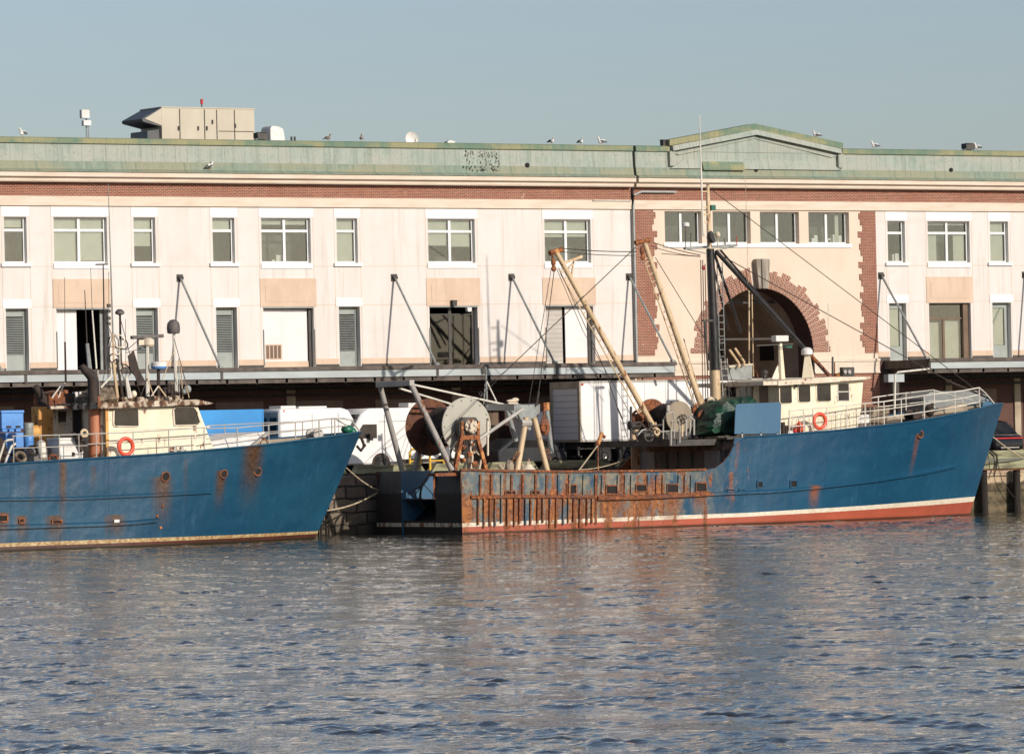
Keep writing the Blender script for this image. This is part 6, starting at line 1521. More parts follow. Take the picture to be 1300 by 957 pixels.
# antennas: (px_bottom, y_bottom, px_top, y_top, out, r0, r1, material)
for (x0, y0, x1, y1, o, r0, r1, mt_) in ((83.5, 485, 82.5, 434, 17, .045, .04, 'black_soot'), (82.5, 434, 82, 352, 17, .015, .01, 'wire'),
        (114, 470, 110.5, 436, 18, .10, .08, 'steel'), (110.5, 436, 107.5, 368, 18, .03, .015, 'wire'), (122.5, 468, 117, 394, 18, .04, .03, 'white_rail'), (117, 394, 115, 340, 18, .012, .01, 'wire'),
        (133, 468, 131, 336, 18.2, .035, .025, 'black_soot'), (138.5, 490, 138, 345, 17.6, .012, .01, 'wire'), (146, 500, 143.4, 424, 18.4, .04, .035, 'buff'), (143.4, 424, 137.3, 234, 18.4, .035, .015, 'steel'),
        (153.5, 470, 152.3, 397, 17.8, .055, .045, 'black_soot'), (160, 490, 159.3, 405, 17.4, .012, .01, 'wire'), (187.3, 506, 186.8, 436, 17.5, .09, .08, 'white_rail'), (201.5, 506, 201, 468, 17.8, .08, .07, 'black_soot'),
        (224, 498, 220.6, 424, 17.4, .085, .06, 'white_rail'), (228, 506, 227, 455, 17.4, .03, .02, 'galv'), (232, 506, 229.5, 458, 17.2, .03, .02, 'buff'), (157, 512, 148, 455, 18.6, .06, .05, 'black_soot'), (150, 512, 144, 460, 18.5, .07, .06, 'buff'), (165, 508, 160, 478, 18.5, .14, .06, 'white_rail'), (240, 505, 231, 466, 17.8, .02, .015, 'buff'), (187, 480, 196, 505, 18.2, .025, .025, 'buff'), (187, 480, 178, 505, 18.2, .02, .02, 'wire'), (201, 490, 190, 506, 18.2, .03, .03, 'white_rail'), (201, 490, 212, 505, 18.2, .03, .03, 'buff'), (221, 445, 206, 482, 17.6, .02, .02, 'buff'), (66, 505, 79, 487, 17.2, .035, .03, 'white_rail'), (82, 486, 74, 505, 17, .035, .03, 'white_rail'), (128, 492, 141, 478, 18.4, .05, .05, 'white_rail'), (141, 478, 142, 466, 18.4, .05, .05, 'white_rail'), (124, 470, 126, 500, 18.4, .04, .04, 'galv')):
    m = MB(); m.bar(w(x0, y0, o), w(x1, y1, o), r0, r1, 6); m.build('antenna_mast', mt_, bt)
m = MB(); m.beam(w(121.5, 336, 18.2), w(137, 335.5, 18.2), .06, .06); m.build('antenna_bar', 'black_soot', bt)
m = MB(); c = w(152, 397, 17.8); m.lathe(c-Vector((0, 0, .1)), (0, 0, 1), [(0, .06), (.05, .2), (.14, .2), (.24, .1), (.26, .01)], 16); m.build('gps_antenna', 'dome_grey', bt)
m = MB(); m.beam(w(166.5, 428.5, 17.3), w(207, 426.3, 17.3), .2, .15); rb_ = m.build('radar_scanner', 'dome_grey', bt, smooth=False, bevel=.03)
m = MB(); c = w(188, 435, 17.4); m.lathe(c-Vector((0, 0, .2)), (0, 0, 1), [(0, .16), (.1, .27), (.3, .27), (.4, .14)], 14); m.box(c.x-.5, c.x-.1, c.y-.1, c.y+.1, c.z-.1, c.z+.12); m.build('radar_gearbox', 'white_rust', rb_)
m = MB(); c = w(201.5, 463.5, 17.8); m.lathe(c-Vector((0, 0, .18)), (0, 0, 1), [(0, .15), (.03, .32), (.12, .35)], 20, 1); m.lathe(c-Vector((0, 0, .06)), (0, 0, 1), [(0, .35), (.14, .35), (.2, .3), (.22, .05)], 20, 0); m.build('radar_dome', ['white_plastic', 'tote_blue'], bt)
m = MB(); c = w(220.3, 423, 17.4); m.lathe(c-Vector((0, 0, .02)), (0, 0, 1), [(0, .2), (.03, .27), (.25, .29), (.45, .26), (.58, .15), (.61, .02)], 18); m.build('satellite_dome', 'dome_grey', bt)
m = MB(); m.ball(w(238, 494, 17.6), .17, .15, .18); m.ball(w(234, 497, 17.6), .12, .12, .12); m.build('fender_ball', 'shutter', bt)
m = MB(); m.ball(w(170, 500, 18.2), .13, .12, .15); m.build('roof_knob', 'cream_paint', bt)
for px, py in ((209, 495), (214, 490), (218, 493), (222, 500)): m = MB(); c = w(px, py, 18); m.lathe(c-Vector((0, 0, .3)), (0, 0, 1), [(0, .08), (.3, .08), (.32, .12), (.42, .12)], 10); m.build('insulator', 'black_soot', bt)
# torn ensign and lines around the after mast
m = MB(); P = [w(162, 452, 18.3), w(170, 445, 18.3), w(177, 470, 18.3), w(184, 483, 18.3), w(175, 490, 18.3), w(172, 478, 18.3), w(166, 470, 18.3)]
m.add([Vector((p.x, p.y+.05*i % .2, p.z)) for i, p in enumerate(P)], [tuple(range(7))]); m.prism(P, (0, .02, 0)); m.build('torn_flag', 'black_soot', bt)
for k in range(7):
    cx = random.uniform(138, 158); m = MB(); c = w(cx, random.uniform(425, 475), 18); m.torus(c, (1, 0, 0), (0, .3, 1), random.uniform(.12, .3), .03, 12, 5); m.build('coiled_line', random.choice(('galv', 'black_soot', 'white_rust')), bt)
for a, b in (((153, 405), (178, 500)), ((144, 425), (160, 495)), ((187, 440), (160, 448)), ((221, 430), (240, 500)), ((143, 424), (128, 495)), ((160, 445), (178, 430)), ((131, 400), (144, 430)), ((162, 470), (150, 508)), ((137, 440), (152, 440)), ((137, 428), (137, 505))): wire(bt, [w(*a, 18), w(*b, 18)], .016, 'antenna_stay')
m = MB(); m.tube([w(137, 440, 18), w(139, 428, 18), w(146, 425, 18), (w(151, 432, 18)), w(152, 480, 18)], .05, 7); m.build('mast_hoop', 'galv', bt)
m = MB()
for py in (388, 395, 404, 411): c = w(138, py, 17.9); m.box(c.x-.07, c.x+.07, c.y-.06, c.y+.06, c.z-.07, c.z+.07)
m.each('navigation_lamp', 'dark_steel', bt, smooth=False)
# rails
rail_run(bt, [(111, 551, 20.0), (170, 548.5, 20.0), (262, 542.5, 20.0)], [(111, 583), (170, 580), (262, 573)], (.40,), (122, 169, 214, 259), 'galv', .028)
m = MB(); a = w(122, 570, 20); b = w(262, 563, 20); m.build('x', 'galv', bt) if 0 else None
for px in (137, 188): m = MB(); m.bar(w(px, 567, 20), w(px, 580, 20), .02, n=5); m.build('stanchion', 'galv', bt)
rail_run(bt, [(15, 553.5, 20.), (60, 552.5, 20.), (111, 551, 20.)], [(15, 588), (60, 586), (111, 583)], (.45,), (17, 52, 75, 100), 'galv', .025)
rail_run(bt, [(262, 544, 19.9), (301, 543, 19.5), (340, 539.5, 19.0), (405, 533, 17.9), (429, 531, 17.2), (441, 532, 16.9)], [(262, 573), (301, 569), (340, 564.5), (405, 556.5), (429, 553), (441, 551)], (.45,), (301, 341, 375, 405, 425), 'galv', .03)
rail_run(bt, [(262, 540.5, 13.0), (334, 537, 13.2), (384, 535, 13.8), (423, 531, 15), (438, 531, 15.6)], [(262, 562), (334, 560), (384, 556), (423, 552), (438, 551)], (.5,), (285, 334, 384, 421), 'galv', .028)
m = MB(); m.tube([w(436, 531.5, 16.4), w(446, 533, 16.35), w(457, 548, 16.35)], .035, 6); m.tube([w(425, 531, 16.9), w(445, 543, 16.5), w(452, 549, 16.4)], .03, 6); m.each('pulpit_rail', 'galv', bt)
# breakwater and foredeck gear
m = MB(); m.prism([w(268, 573, 18.9), w(314, 571, 18.9), w(340, 549.5, 18.2), w(334, 548, 18.2), w(268, 560, 18.9)], (0, 3.2, 0)); m.build('breakwater', 'white_plastic', bt, smooth=False)
m = MB(); m.beam(w(314, 571, 19), w(340, 549.5, 18.3), .12, .12); m.build('breakwater_edge', 'galv', bt)
life = None
for px, py in ((325, 567), (335, 562)): m = MB(); m.torus(w(px, py, 18.6), (1, 0, 0), (0, 0, 1), .17, .035, 16, 6); m.build('fairlead_ring', 'orange_rust', bt)
m = MB(); c = w(400, 551, 17); m.lathe(c+Vector((0, .4, 0)), (0, -1, 0), [(0, .25), (.1, .25), (.12, .12), (.6, .12), (.62, .25), (.7, .25)], 14); m.box(c.x-.5, c.x+.4, c.y-.3, c.y+.4, c.z-.35, c.z-.15); m.build('windlass', 'galv', bt)
m = MB(); c = w(441, 545, 16.6); m.ball(c, .3, .25, .2); m.ball(c+Vector((.25, 0, -.1)), .2, .2, .18); m.build('anchor_roller', 'green', bt)
m = MB(); c = w(459, 559, 16.35); m.tube([c+Vector((-.25, 0, .3)), c+Vector((.0, 0, .1)), c+Vector((.12, 0, -.2)), c+Vector((-.05, 0, -.45))], .07, 8); m.tube([c+Vector((-.3, -.1, -.25)), c+Vector((-.05, 0, -.45)), c+Vector((.25, .1, -.2))], .06, 8); m.build('anchor', 'black_soot', bt)
life_ring(159.5, 567, 20.15, 'orange life ring on the rail in front of the cream wheelhouse of the left boat')
# deck gear at the left edge
m = MB(); m.tube([w(-2, 586, 19.4), w(6, 561, 19.4), w(10, 558.5, 19.4), w(16, 558, 19.4)], .05, 7); m.tube([w(6, 588, 19.4), w(15, 566, 19.4), w(20, 563, 19.4)], .05, 7); m.build('bent_handrail', 'white_rail', bt)
lump('tarp_mound', [(-30, 590), (-28, 556), (-10, 550), (4, 552), (12, 560), (13, 590)], 18.2, 1.5, 'net', None, None, bt, .1)
m = MB(); m.torus(w(107, 550, 19.6), (1, 0, 0), (0, 0, 1), .14, .06, 16, 6); m.build('hose_coil', 'buff', bt)
m = MB(); m.prism([w(92, 548, 19.2), w(106, 553, 19.2), w(110, 566, 19.2), w(104, 574, 19.2)], (0, .1, 0)); m.build('canvas_flap', 'black_soot', bt, smooth=False)
for px, py, r in ((26, 580, .22), (42, 572, .2), (68, 583, .2), (20, 585, .18)): m = MB(); c = w(px, py, 19); m.torus(c, (1, 0, 0), (0, .5, 1), r, r*.35, 14, 6); m.build('net_coil', random.choice(('rust', 'net', 'tan_canvas')), bt)
m = MB(); a = w(92, 586, 18.2); m.box(a.x-2.2, a.x+.3, a.y, a.y+2.2, a.z, w(92, 566, 18.2).z); m.build('engine_casing', 'house_grey', bt, smooth=False)

# totes, bin, fender, cylinders
def tote(px0, px1, y0, y1, o, dpt, lab, first=[None]):
    a, b = w(px0, y1, o), w(px1, y0, o)
    if first[0] is None:
        L, Hh = b.x-a.x, b.z-a.z
        t_ = empty('plastic_tote', (a.x, a.y, a.z), lab, 'tote', 'stacked blue plastic totes')
        m = MB(); x0, x1, y0_, y1_, z0, z1 = a.x, b.x, a.y, a.y+dpt, a.z, b.z
        m.box(x0+.03, x1-.03, y0_+.03, y1_-.03, z0+.12, z1-.12)
        for u in (0, .4, .8): m.box(x0+.05+u*(L-.3), x0+.3+u*(L-.3), y0_+.02, y1_-.02, z0, z0+.119)
        m.build('tub', 'tote_blue', t_, smooth=False, bevel=.03)
        m = MB(); m.box(x0, x1, y0_, y1_, z1-.118, z1); 
        m.build('lid', 'tote_blue', t_, smooth=False, bevel=.03)
        m = MB()
        for u in (.22, .62): m.box(x0+L*u, x0+L*(u+.2), y0_-.004, y0_+.032, z0+.18, z0+.26)
        m.each('fork_slot', 'black_soot', t_, smooth=False)
        first[0] = (t_, L, Hh); return t_
    src, L, Hh = first[0]; r_ = src.copy(); COL.objects.link(r_); r_.location = a; r_.scale = ((b.x-a.x)/L, 1, (b.z-a.z)/Hh)
    for ch in list(src.children): c_ = ch.copy(); COL.objects.link(c_); c_.parent = r_
    r_['label'] = lab; return r_
tote(2, 31, 520.5, 548.5, 17.2, 1.3, 'light blue plastic tote on top of its stack at the far left')
tote(8, 31, 549, 586, 17.2, 1.2, 'blue plastic tote at the bottom of the stack at the far left')
a, b = w(75.5, 587, 19.0), w(106.5, 554, 19.0)
bn = empty('fish_bin', (a.x, a.y, a.z), 'grubby white insulated fish bin on deck behind the left boat rail', 'bin')
m = MB(); m.prism([(a.x+.06, a.y, a.z+.14), (b.x-.06, a.y, a.z+.14), (b.x, a.y, b.z-.14), (a.x, a.y, b.z-.14)], (0, 1.1, 0)); 
for u in (.0, .4, .8): m.box(a.x+.06+u*(b.x-a.x-.3), a.x+.28+u*(b.x-a.x-.3), a.y, a.y+1.1, a.z, a.z+.137)
m.build('tub', 'white_plastic', bn, smooth=False, bevel=.03); m = MB(); m.box(a.x-.02, b.x+.02, a.y-.02, a.y+1.12, b.z-.138, b.z-.04); m.build('lid', 'white_plastic', bn, smooth=False, bevel=.03); m = MB(); m.box(a.x+.6, a.x+.72, a.y-.03, a.y-.001, a.z+.25, a.z+.42); m.build('drain_plug', 'black_soot', bn, smooth=False)
c = w(54.5, 583, 19.2); m = MB(); m.lathe(c, (-.12, 0, 1), [(0, .08), (.08, .17), (.7, .2), (.78, .1), (.82, .03)], 14); tag(m.build('fender', 'white_rail'), 'cream cylindrical fender hanging at the rail left of the white fish bin', 'fender')
c = w(37, 586, 18.3)
for k, (zz, mt_, lb) in enumerate(((0, 'steel', 'dark steel drum lowest in the stack beside the blue totes'), (.55, 'tote_blue', 'small blue drum in the middle of the stack beside the blue totes'), (1.1, 'steel', 'grey drum near the top of the stack beside the blue totes'))):
    m = MB(); m.lathe(c+Vector((0, 0, zz)), (0, 0, 1), [(0, .2), (.03, .22), (.25, .21), (.27, .23), (.29, .21), (.5, .22), (.53, .2)], 14); tag(m.build('steel_drum', mt_), lb, 'drum', 'small drums stacked by the totes')

# ------------------------------------------------------------------ VEHICLES ON THE QUAY
def wheel(par, x, y, r=.38, wd=.24, tread='rubber'):
    m = MB(); m.lathe((x, y, ZG+r), (0, 1, 0), [(0, r*.62), (.01, r*.9), (.04, r), (wd-.04, r), (wd-.01, r*.9), (wd, r*.62)], 26); t_ = m.build('wheel', 'rubber', par)
    m = MB(); m.lathe((x, y-.01, ZG+r), (0, 1, 0), [(.03, .02), (.0, r*.2), (.05, r*.3), (.03, r*.55), (-.0, r*.62), (.05, r*.63)], 22); m.build('rim', 'alloy', t_)
    m = MB()
    for k in range(6): t = k*pi/3; m.lathe((x+cos(t)*r*.4, y-.005, ZG+r+sin(t)*r*.4), (0, 1, 0), [(0, .03), (.05, .03)], 6)
    m.build('wheel_holes', 'dark_in', t_)
    return t_
def body(name, outline, y0, wd, mat, par, bev=.08): m = MB(); m.prism([(x, y0, z) for x, z in outline], (0, wd, 0)); return m.build(name, mat, par, smooth=True, bevel=bev)
# semi-trailer: rear door faces left
TO = 7.5; a = w(737, 484, TO); x0 = a.x; zt_ = a.z; zb_ = w(737, 561, TO).z; wdt = 2.62; x1 = x0+13.6
t = empty('semi_trailer', (x0+6, -TO+1.3, ZG), 'long white semi-trailer with roll-up rear door parked behind the trawler winches', 'trailer')
m = MB(); m.box(x0, x1, -TO, -TO+wdt, zb_, zt_); m.build('box_body', 'trailer_white', t, smooth=False, bevel=.02)
m = MB(); m.box(x0-.06, x0-.001, -TO+.02, -TO+.22, zb_, zt_); m.box(x0-.06, x0-.001, -TO+wdt-.22, -TO+wdt-.02, zb_, zt_); m.box(x0-.06, x0-.001, -TO+.22, -TO+wdt-.22, zt_-.32, zt_); m.box(x0-.06, x0-.001, -TO+.22, -TO+wdt-.22, zb_, zb_+.12); rfm = m.build('rear_frame', 'concrete', t, smooth=False)
m = MB(); m.box(x0-.02, x0-.003, -TO+.23, -TO+wdt-.23, zb_+.13, zt_-.33); dr = m.build('roll_up_door', 'door_white', t, smooth=False)
m = MB()
for k in range(1, 8): z = zb_+.13+k*.3; m.box(x0-.028, x0-.0205, -TO+.23, -TO+wdt-.23, z, z+.02)
m.build('door_joint', 'steel', dr, smooth=False)
m = MB(); m.box(x0+.02, x1, -TO-.03, -TO-.001, zt_-.08, zt_+.01); m.box(x0+.02, x1, -TO-.03, -TO-.001, zb_, zb_+.1); m.build('side_rail', 'galv', t, smooth=False)
m = MB()
for k in range(1, 11): x = x0+k*1.22; m.box(x, x+.02, -TO-.006, -TO-.001, zb_+.1, zt_-.08)
m.build('panel_joint', 'fascia', t, smooth=False)
m = MB(); m.box(x0+.02, x0+.14, -TO-.035, -TO-.0305, zt_-.2, zt_-.1); m.build('marker_lamp', 'red', t, smooth=False)
m = MB(); m.box(x0+.3, x1-.3, -TO+.7, -TO+1.9, zb_-.35, zb_-.003); m.box(x0+.1, x0+.2, -TO+.3, -TO+wdt-.3, zb_-.75, zb_-.65); m.box(x0+.1, x0+.2, -TO+.5, -TO+.6, zb_-.75, zb_); m.box(x0+.1, x0+.2, -TO+2., -TO+2.1, zb_-.75, zb_); m.box(x1-3.2, x1-3., -TO+.4, -TO+.6, ZG, zb_-.01); m.build('chassis', 'dark_steel', t, smooth=False)
m = MB(); m.box(x0+3.4, x0+9.5, -TO+.05, -TO+wdt-.1, ZG+.35, zb_-.36); m.build('storage_box', 'black_soot', t, smooth=False)  # added black box standing in for the shade beneath the trailer
for x in (x0+1.3, x0+2.6): wheel(t, x, -TO+.02, .5, .5); wheel(t, x, -TO+wdt-.52, .5, .5)
# white boxy van, nearest the blue boat bow, seen with its shaded rear
VO = 7.2
a, b = w(355, 519, VO), w(432, 519, VO)
t = empty('cargo_van', (a.x+2.5, -VO+1, ZG), 'white high-roof cargo van with grey rear doors behind the left boat bow', 'van', 'white vans on the quay')
xr, zt_ = a.x, a.z
m = MB(); m.prism([(xr, -VO, ZG+.4), (xr+5.6, -VO, ZG+.4), (xr+5.6, -VO, ZG+1.2), (xr+4.6, -VO, ZG+1.45), (xr+3.7, -VO, zt_-.1), (xr+3.3, -VO, zt_), (xr, -VO, zt_)], (0, 2.0, 0)); m.build('body', 'van_white', t, bevel=.1)
m = MB(); m.box(xr-.03, xr-.002, -VO+.1, -VO+.96, ZG+.6, zt_-.15); m.box(xr-.03, xr-.002, -VO+1.0, -VO+1.9, ZG+.6, zt_-.15); m.each('rear_door', 'fascia', t, smooth=False)  # doors coloured pale grey for the shade on the white rear
m = MB()
for u in (.25, 1.15): m.box(xr-.04, xr-.0305, -VO+u, -VO+u+.6, zt_-1.1, zt_-.4)
m.each('rear_window', 'dark_glass', t, smooth=False)
m = MB(); m.box(xr+.3, xr+1.1, -VO+.4, -VO+1.5, zt_+.003, zt_+.14); m.box(xr+1.2, xr+2.7, -VO+.3, -VO+1.6, zt_+.003, zt_+.1); m.each('roof_vent', 'white_plastic', t, smooth=False, bevel=.03)
m = MB(); m.box(xr+.2, xr+.26, -VO-.02, -VO-.001, zt_-.15, zt_-.05); m.build('marker_lamp', 'lifering', t, smooth=False)
wheel(t, xr+1.1, -VO+.0); wheel(t, xr+4.6, -VO+.0); wheel(t, xr+1.1, -VO+1.76); wheel(t, xr+4.6, -VO+1.76)
m = MB(); m.box(xr+3.8, xr+4.6, -VO-.01, -VO-.001, ZG+1.4, ZG+2.); m.build('side_window', 'dark_glass', t, smooth=False)
m = MB(); m.box(xr+.12, xr+3.6, -VO-.006, -VO-.001, ZG+1.55, ZG+1.58); m.box(xr+1.7, xr+1.73, -VO-.006, -VO-.001, ZG+.6, zt_-.25); m.box(xr+3.1, xr+3.13, -VO-.006, -VO-.001, ZG+.6, zt_-.25); m.build('door_seam', 'steel', t, smooth=False)
# second white van facing left, front wheel in view
VO = 7.6
wc = w(484, 588, VO); c0 = wc.x; e = w(534, 517, VO); zt_ = e.z
t = empty('delivery_van', (c0+2, -VO+1, ZG), 'white delivery van facing left with its black front wheel showing beside the quay edge', 'van', 'white vans on the quay')
xn = c0-1.1
m = MB(); m.prism([(xn, -VO, ZG+.38), (c0+4.6, -VO, ZG+.38), (c0+4.6, -VO, zt_), (c0-.6, -VO, zt_), (c0-1.0, -VO, zt_-.25), (c0-1.75, -VO, ZG+1.55), (c0-2.5, -VO, ZG+1.15), (c0-2.6, -VO, ZG+.38)], (0, 2.05, 0)); m.build('body', 'van_white', t, bevel=.1)
m = MB(); m.prism([(c0-1.45, -VO-.008, ZG+1.6), (c0-.2, -VO-.008, ZG+1.6), (c0-.2, -VO-.008, ZG+2.25), (c0-.95, -VO-.008, ZG+2.25)], (0, .006, 0)); m.build('side_window', 'dark_glass', t, smooth=False)
m = MB(); m.prism([(c0-1.02, -VO+.15, zt_-.28), (c0-1.74, -VO+.15, ZG+1.6), (c0-1.78, -VO+.15, ZG+1.62), (c0-1.06, -VO+.15, zt_-.26)], (0, 1.75, 0)); m.build('windscreen', 'dark_glass', t, smooth=False)
m = MB(); m.box(c0-.72, c0-.56, -VO-.26, -VO-.12, ZG+1.5, ZG+1.82); m.bar((c0-.6, -VO, ZG+1.6), (c0-.6, -VO-.2, ZG+1.6), .03); m.build('wing_mirror', 'black_soot', t, smooth=False)
m = MB(); m.box(c0+.2, c0+.25, -VO-.006, -VO-.001, ZG+.6, zt_-.3); m.box(c0+1.6, c0+1.65, -VO-.006, -VO-.001, ZG+.6, zt_-.3); m.box(c0-.1, c0+4.6, -VO-.006, -VO-.001, ZG+2.35, ZG+2.38); m.build('door_seam', 'steel', t, smooth=False)
m = MB(); m.lathe((c0, -VO-.004, ZG+.42), (0, 1, 0), [(0, .50), (.02, .50)], 28); m.build('wheel_arch', 'black_soot', t, smooth=False)
for xx in (c0, c0+3.4): wheel(t, xx, -VO-.03, .40); wheel(t, xx, -VO+1.78, .40)
m = MB(); m.box(c0+1.8, c0+2.9, -VO+.4, -VO+1.3, zt_+.003, zt_+.22); m.box(c0+3, c0+3.5, -VO+.5, -VO+1.2, zt_+.003, zt_+.1); m.each('roof_unit', 'white_plastic', t, smooth=False, bevel=.03)
m = MB(); m.box(c0+1., c0+4.4, -VO-.02, -VO-.001, ZG+.45, ZG+.6); m.build('sill_trim', 'black_soot', t, smooth=False)
# blue box truck
VO = 6.8; a, b = w(258, 521, VO), w(334, 519, VO)
t = empty('box_truck', (a.x+1, -VO+1.2, ZG), 'bright blue box truck behind the left boat wheelhouse', 'truck')
zt_ = (a.z+b.z)/2; m = MB(); m.box(a.x-2.2, b.x, -VO, -VO+2.3, ZG+.9, zt_); m.build('box_body', 'van_blue', t, smooth=False, bevel=.03)
m = MB(); m.box(a.x-2.2, b.x, -VO-.02, -VO-.001, zt_-1.0, zt_-.95); m.box(b.x-.06, b.x+.01, -VO-.02, -VO-.001, ZG+.9, zt_); m.build('body_trim', 'van_blue', t, smooth=False)
m = MB(); m.box(a.x-2, b.x-.2, -VO+.3, -VO+2, ZG+.5, ZG+.897); m.build('chassis', 'dark_steel', t, smooth=False); wheel(t, a.x-1.2, -VO+.05, .42); wheel(t, b.x-1., -VO+.05, .42)
body('cab', [(a.x-4.2, ZG+.5), (a.x-2.22, ZG+.5), (a.x-2.22, ZG+2.4), (a.x-3.3, ZG+2.4), (a.x-3.9, ZG+1.6), (a.x-4.2, ZG+1.5)], -VO+.1, 2.1, 'van_blue', t)
m = MB(); a = w(345, 517.5, 7.0); b = w(330, 519, 6.9)
# grey truck behind the bow rails on the right
VO = 6.0; a, b = w(1172, 497, VO), w(1240, 495.5, VO)
t = empty('box_truck', (a.x+2, -VO+1, ZG), 'low grey box truck half hidden behind the trawler bow rails', 'truck')
m = MB(); m.prism([(a.x, -VO, ZG+.8), (b.x+.8, -VO, ZG+.8), (b.x+.8, -VO, a.z-.3), (b.x, -VO, a.z), (a.x+.5, -VO, a.z), (a.x, -VO, a.z-.35)], (0, 2.2, 0)); m.build('box_body', 'truck_grey', t, smooth=False, bevel=.05)
m = MB(); m.box(a.x+.2, b.x+.5, -VO+.3, -VO+1.9, ZG+.45, ZG+.797); m.build('chassis', 'dark_steel', t, smooth=False); wheel(t, a.x+.9, -VO+.05, .42); wheel(t, b.x-.3, -VO+.05, .42)
# parked grey-white pickup and dark truck between gantry and trailer
VO = 6.4; a, b = w(655, 563, VO), w(712, 563, VO)
t = empty('parked_car', (a.x+1, -VO+1, ZG), 'dark grey car behind the gantry legs of the trawler', 'car', 'cars on the quay')
x = a.x
body('body', [(x-1.0, ZG+.3), (x+2.9, ZG+.3), (x+2.9, ZG+.85), (x+2.5, ZG+.98), (x+1.8, ZG+1.42), (x-.1, ZG+1.45), (x-.8, ZG+1.0), (x-1.0, ZG+.85)], -VO, 1.75, 'car_dark', t)
m = MB(); m.prism([(x-.55, -VO-.006, ZG+1.0), (x+2.2, -VO-.006, ZG+1.0), (x+1.7, -VO-.006, ZG+1.34), (x, -VO-.006, ZG+1.36)], (0, .005, 0)); m.build('side_window', 'dark_glass', t, smooth=False)
wheel(t, x-.2, -VO+.0, .33, .2); wheel(t, x+2.2, -VO, .33, .2)
# white reefer truck body left of the trailer door
VO = 4.6; a, b = w(683, 512, VO), w(699, 512, VO)
t = empty('box_truck', (a.x-1, -VO+1, ZG), 'white truck front showing between the hanging block and the trailer', 'truck')
m = MB(); m.box(a.x+.0, a.x+5.5, -VO, -VO+2.2, ZG+.8, a.z); m.build('box_body', 'trailer_white', t, smooth=False, bevel=.03); m = MB(); m.box(a.x+.2, a.x+5, -VO+.3, -VO+2, ZG+.4, ZG+.797); m.build('chassis', 'dark_steel', t, smooth=False); wheel(t, a.x+.8, -VO+.05, .42)
# dark closed container closing the view under the canopy behind the drums
VO = 3.4; a, b = w(528, 520, VO), w(600, 520, VO)
# black car at the right edge, its tail towards the water
OB_ = 8.5; a = w(1262, 548, OB_); x = a.x; Wd_ = 1.86; zr_ = w(1282, 533.5, OB_-1.6).z
t = empty('parked_car', (x+.93, -OB_+2.3, ZG), 'shiny black car at the right edge with its red tail light bar towards the water', 'car', 'cars on the quay')
prof = [(.0, .30), (-.06, .55), (.0, .80), (.05, 1.02), (.35, 1.10), (1.05, zr_-ZG-.10), (1.7, zr_-ZG), (2.3, zr_-ZG-.03), (3.1, 1.0), (4.2, .86), (4.5, .72), (4.55, .3)]
m = MB(); m.prism([(x, -OB_+d_, ZG+h) for d_, h in prof], (Wd_, 0, 0)); m.build('body', 'car_black', t, bevel=.13)
m = MB(); m.prism([(x+.16, -OB_+.40, ZG+1.12), (x+Wd_-.16, -OB_+.40, ZG+1.12), (x+Wd_-.3, -OB_+1.0, zr_-.12), (x+.3, -OB_+1.0, zr_-.12)], (0, -.03, .03)); m.build('rear_window', 'dark_boat' if 0 else 'dark_glass', t, smooth=False)
m = MB(); m.prism([(x-.006, -OB_+.75, ZG+1.08), (x-.006, -OB_+2.95, ZG+1.02), (x-.006, -OB_+2.3, zr_-.13), (x-.006, -OB_+1.3, zr_-.13)], (.004, 0, 0)); m.build('side_window', 'dark_glass', t, smooth=False)
m = MB(); m.box(x+.08, x+Wd_-.08, -OB_-.06, -OB_+.02, ZG+.86, ZG+.93); m.build('tail_light', 'red', t, smooth=False, bevel=.015)
m = MB(); m.box(x+.35, x+Wd_-.35, -OB_-.085, -OB_-.06, ZG+.40, ZG+.46); m.build('chrome_trim', 'alloy', t, smooth=False)
for d_ in (.85, 3.65):
    for xx in (x-.02, x+Wd_-.2):
        m = MB(); m.lathe((xx, -OB_+d_, ZG+.34), (1, 0, 0), [(0, .21), (.01, .31), (.04, .34), (.18, .34), (.21, .31), (.22, .21)], 24); tw_ = m.build('wheel', 'rubber', t)
        m = MB(); m.lathe((xx-.005, -OB_+d_, ZG+.34), (1, 0, 0), [(.03, .02), (0, .07), (.04, .12), (.0, .2), (.04, .22)], 20); m.build('rim', 'alloy', tw_)
# yellow safety rails by the stern gantry
for k, (px0, px1) in enumerate(((520.5, 526), (546, 556))):
    p, q_ = w(px0, 592, 9.0), w(px1, 592, 9.0); m = MB()
    m.tube([(p.x, p.y, ZG), (p.x, p.y, ZG+.95), (p.x+.08, p.y, ZG+1.05), (q_.x+.25, q_.y, ZG+1.05), (q_.x+.33, q_.y, ZG+.95), (q_.x+.33, q_.y, ZG)], .055, 8); m.bar((p.x, p.y, ZG+.5), (q_.x+.33, q_.y, ZG+.5), .04)
    tag(m.build('safety_hoop', 'yellow'), ['yellow safety hoop beside the front wheel of the white van', 'yellow safety hoop under the rusty drum disc at the quay edge'][k], 'safety rail', 'yellow safety hoops on the quay edge')
# ladder on the granite wall
ladder_ = MB(); p = w(412, 655, QO+.18)
m = MB()
for dx in (-.2, .2): m.bar((p.x+dx, p.y, -.6), (p.x+dx, p.y, 2.3), .05, n=6)
z = -.3
while z < 2.3: m.bar((p.x-.2, p.y, z), (p.x+.2, p.y, z), .03, n=5); z += .32
tag(m.build('quay_ladder', 'pile'), 'dark ladder fixed to the stone wall below the left boat bow', 'ladder')
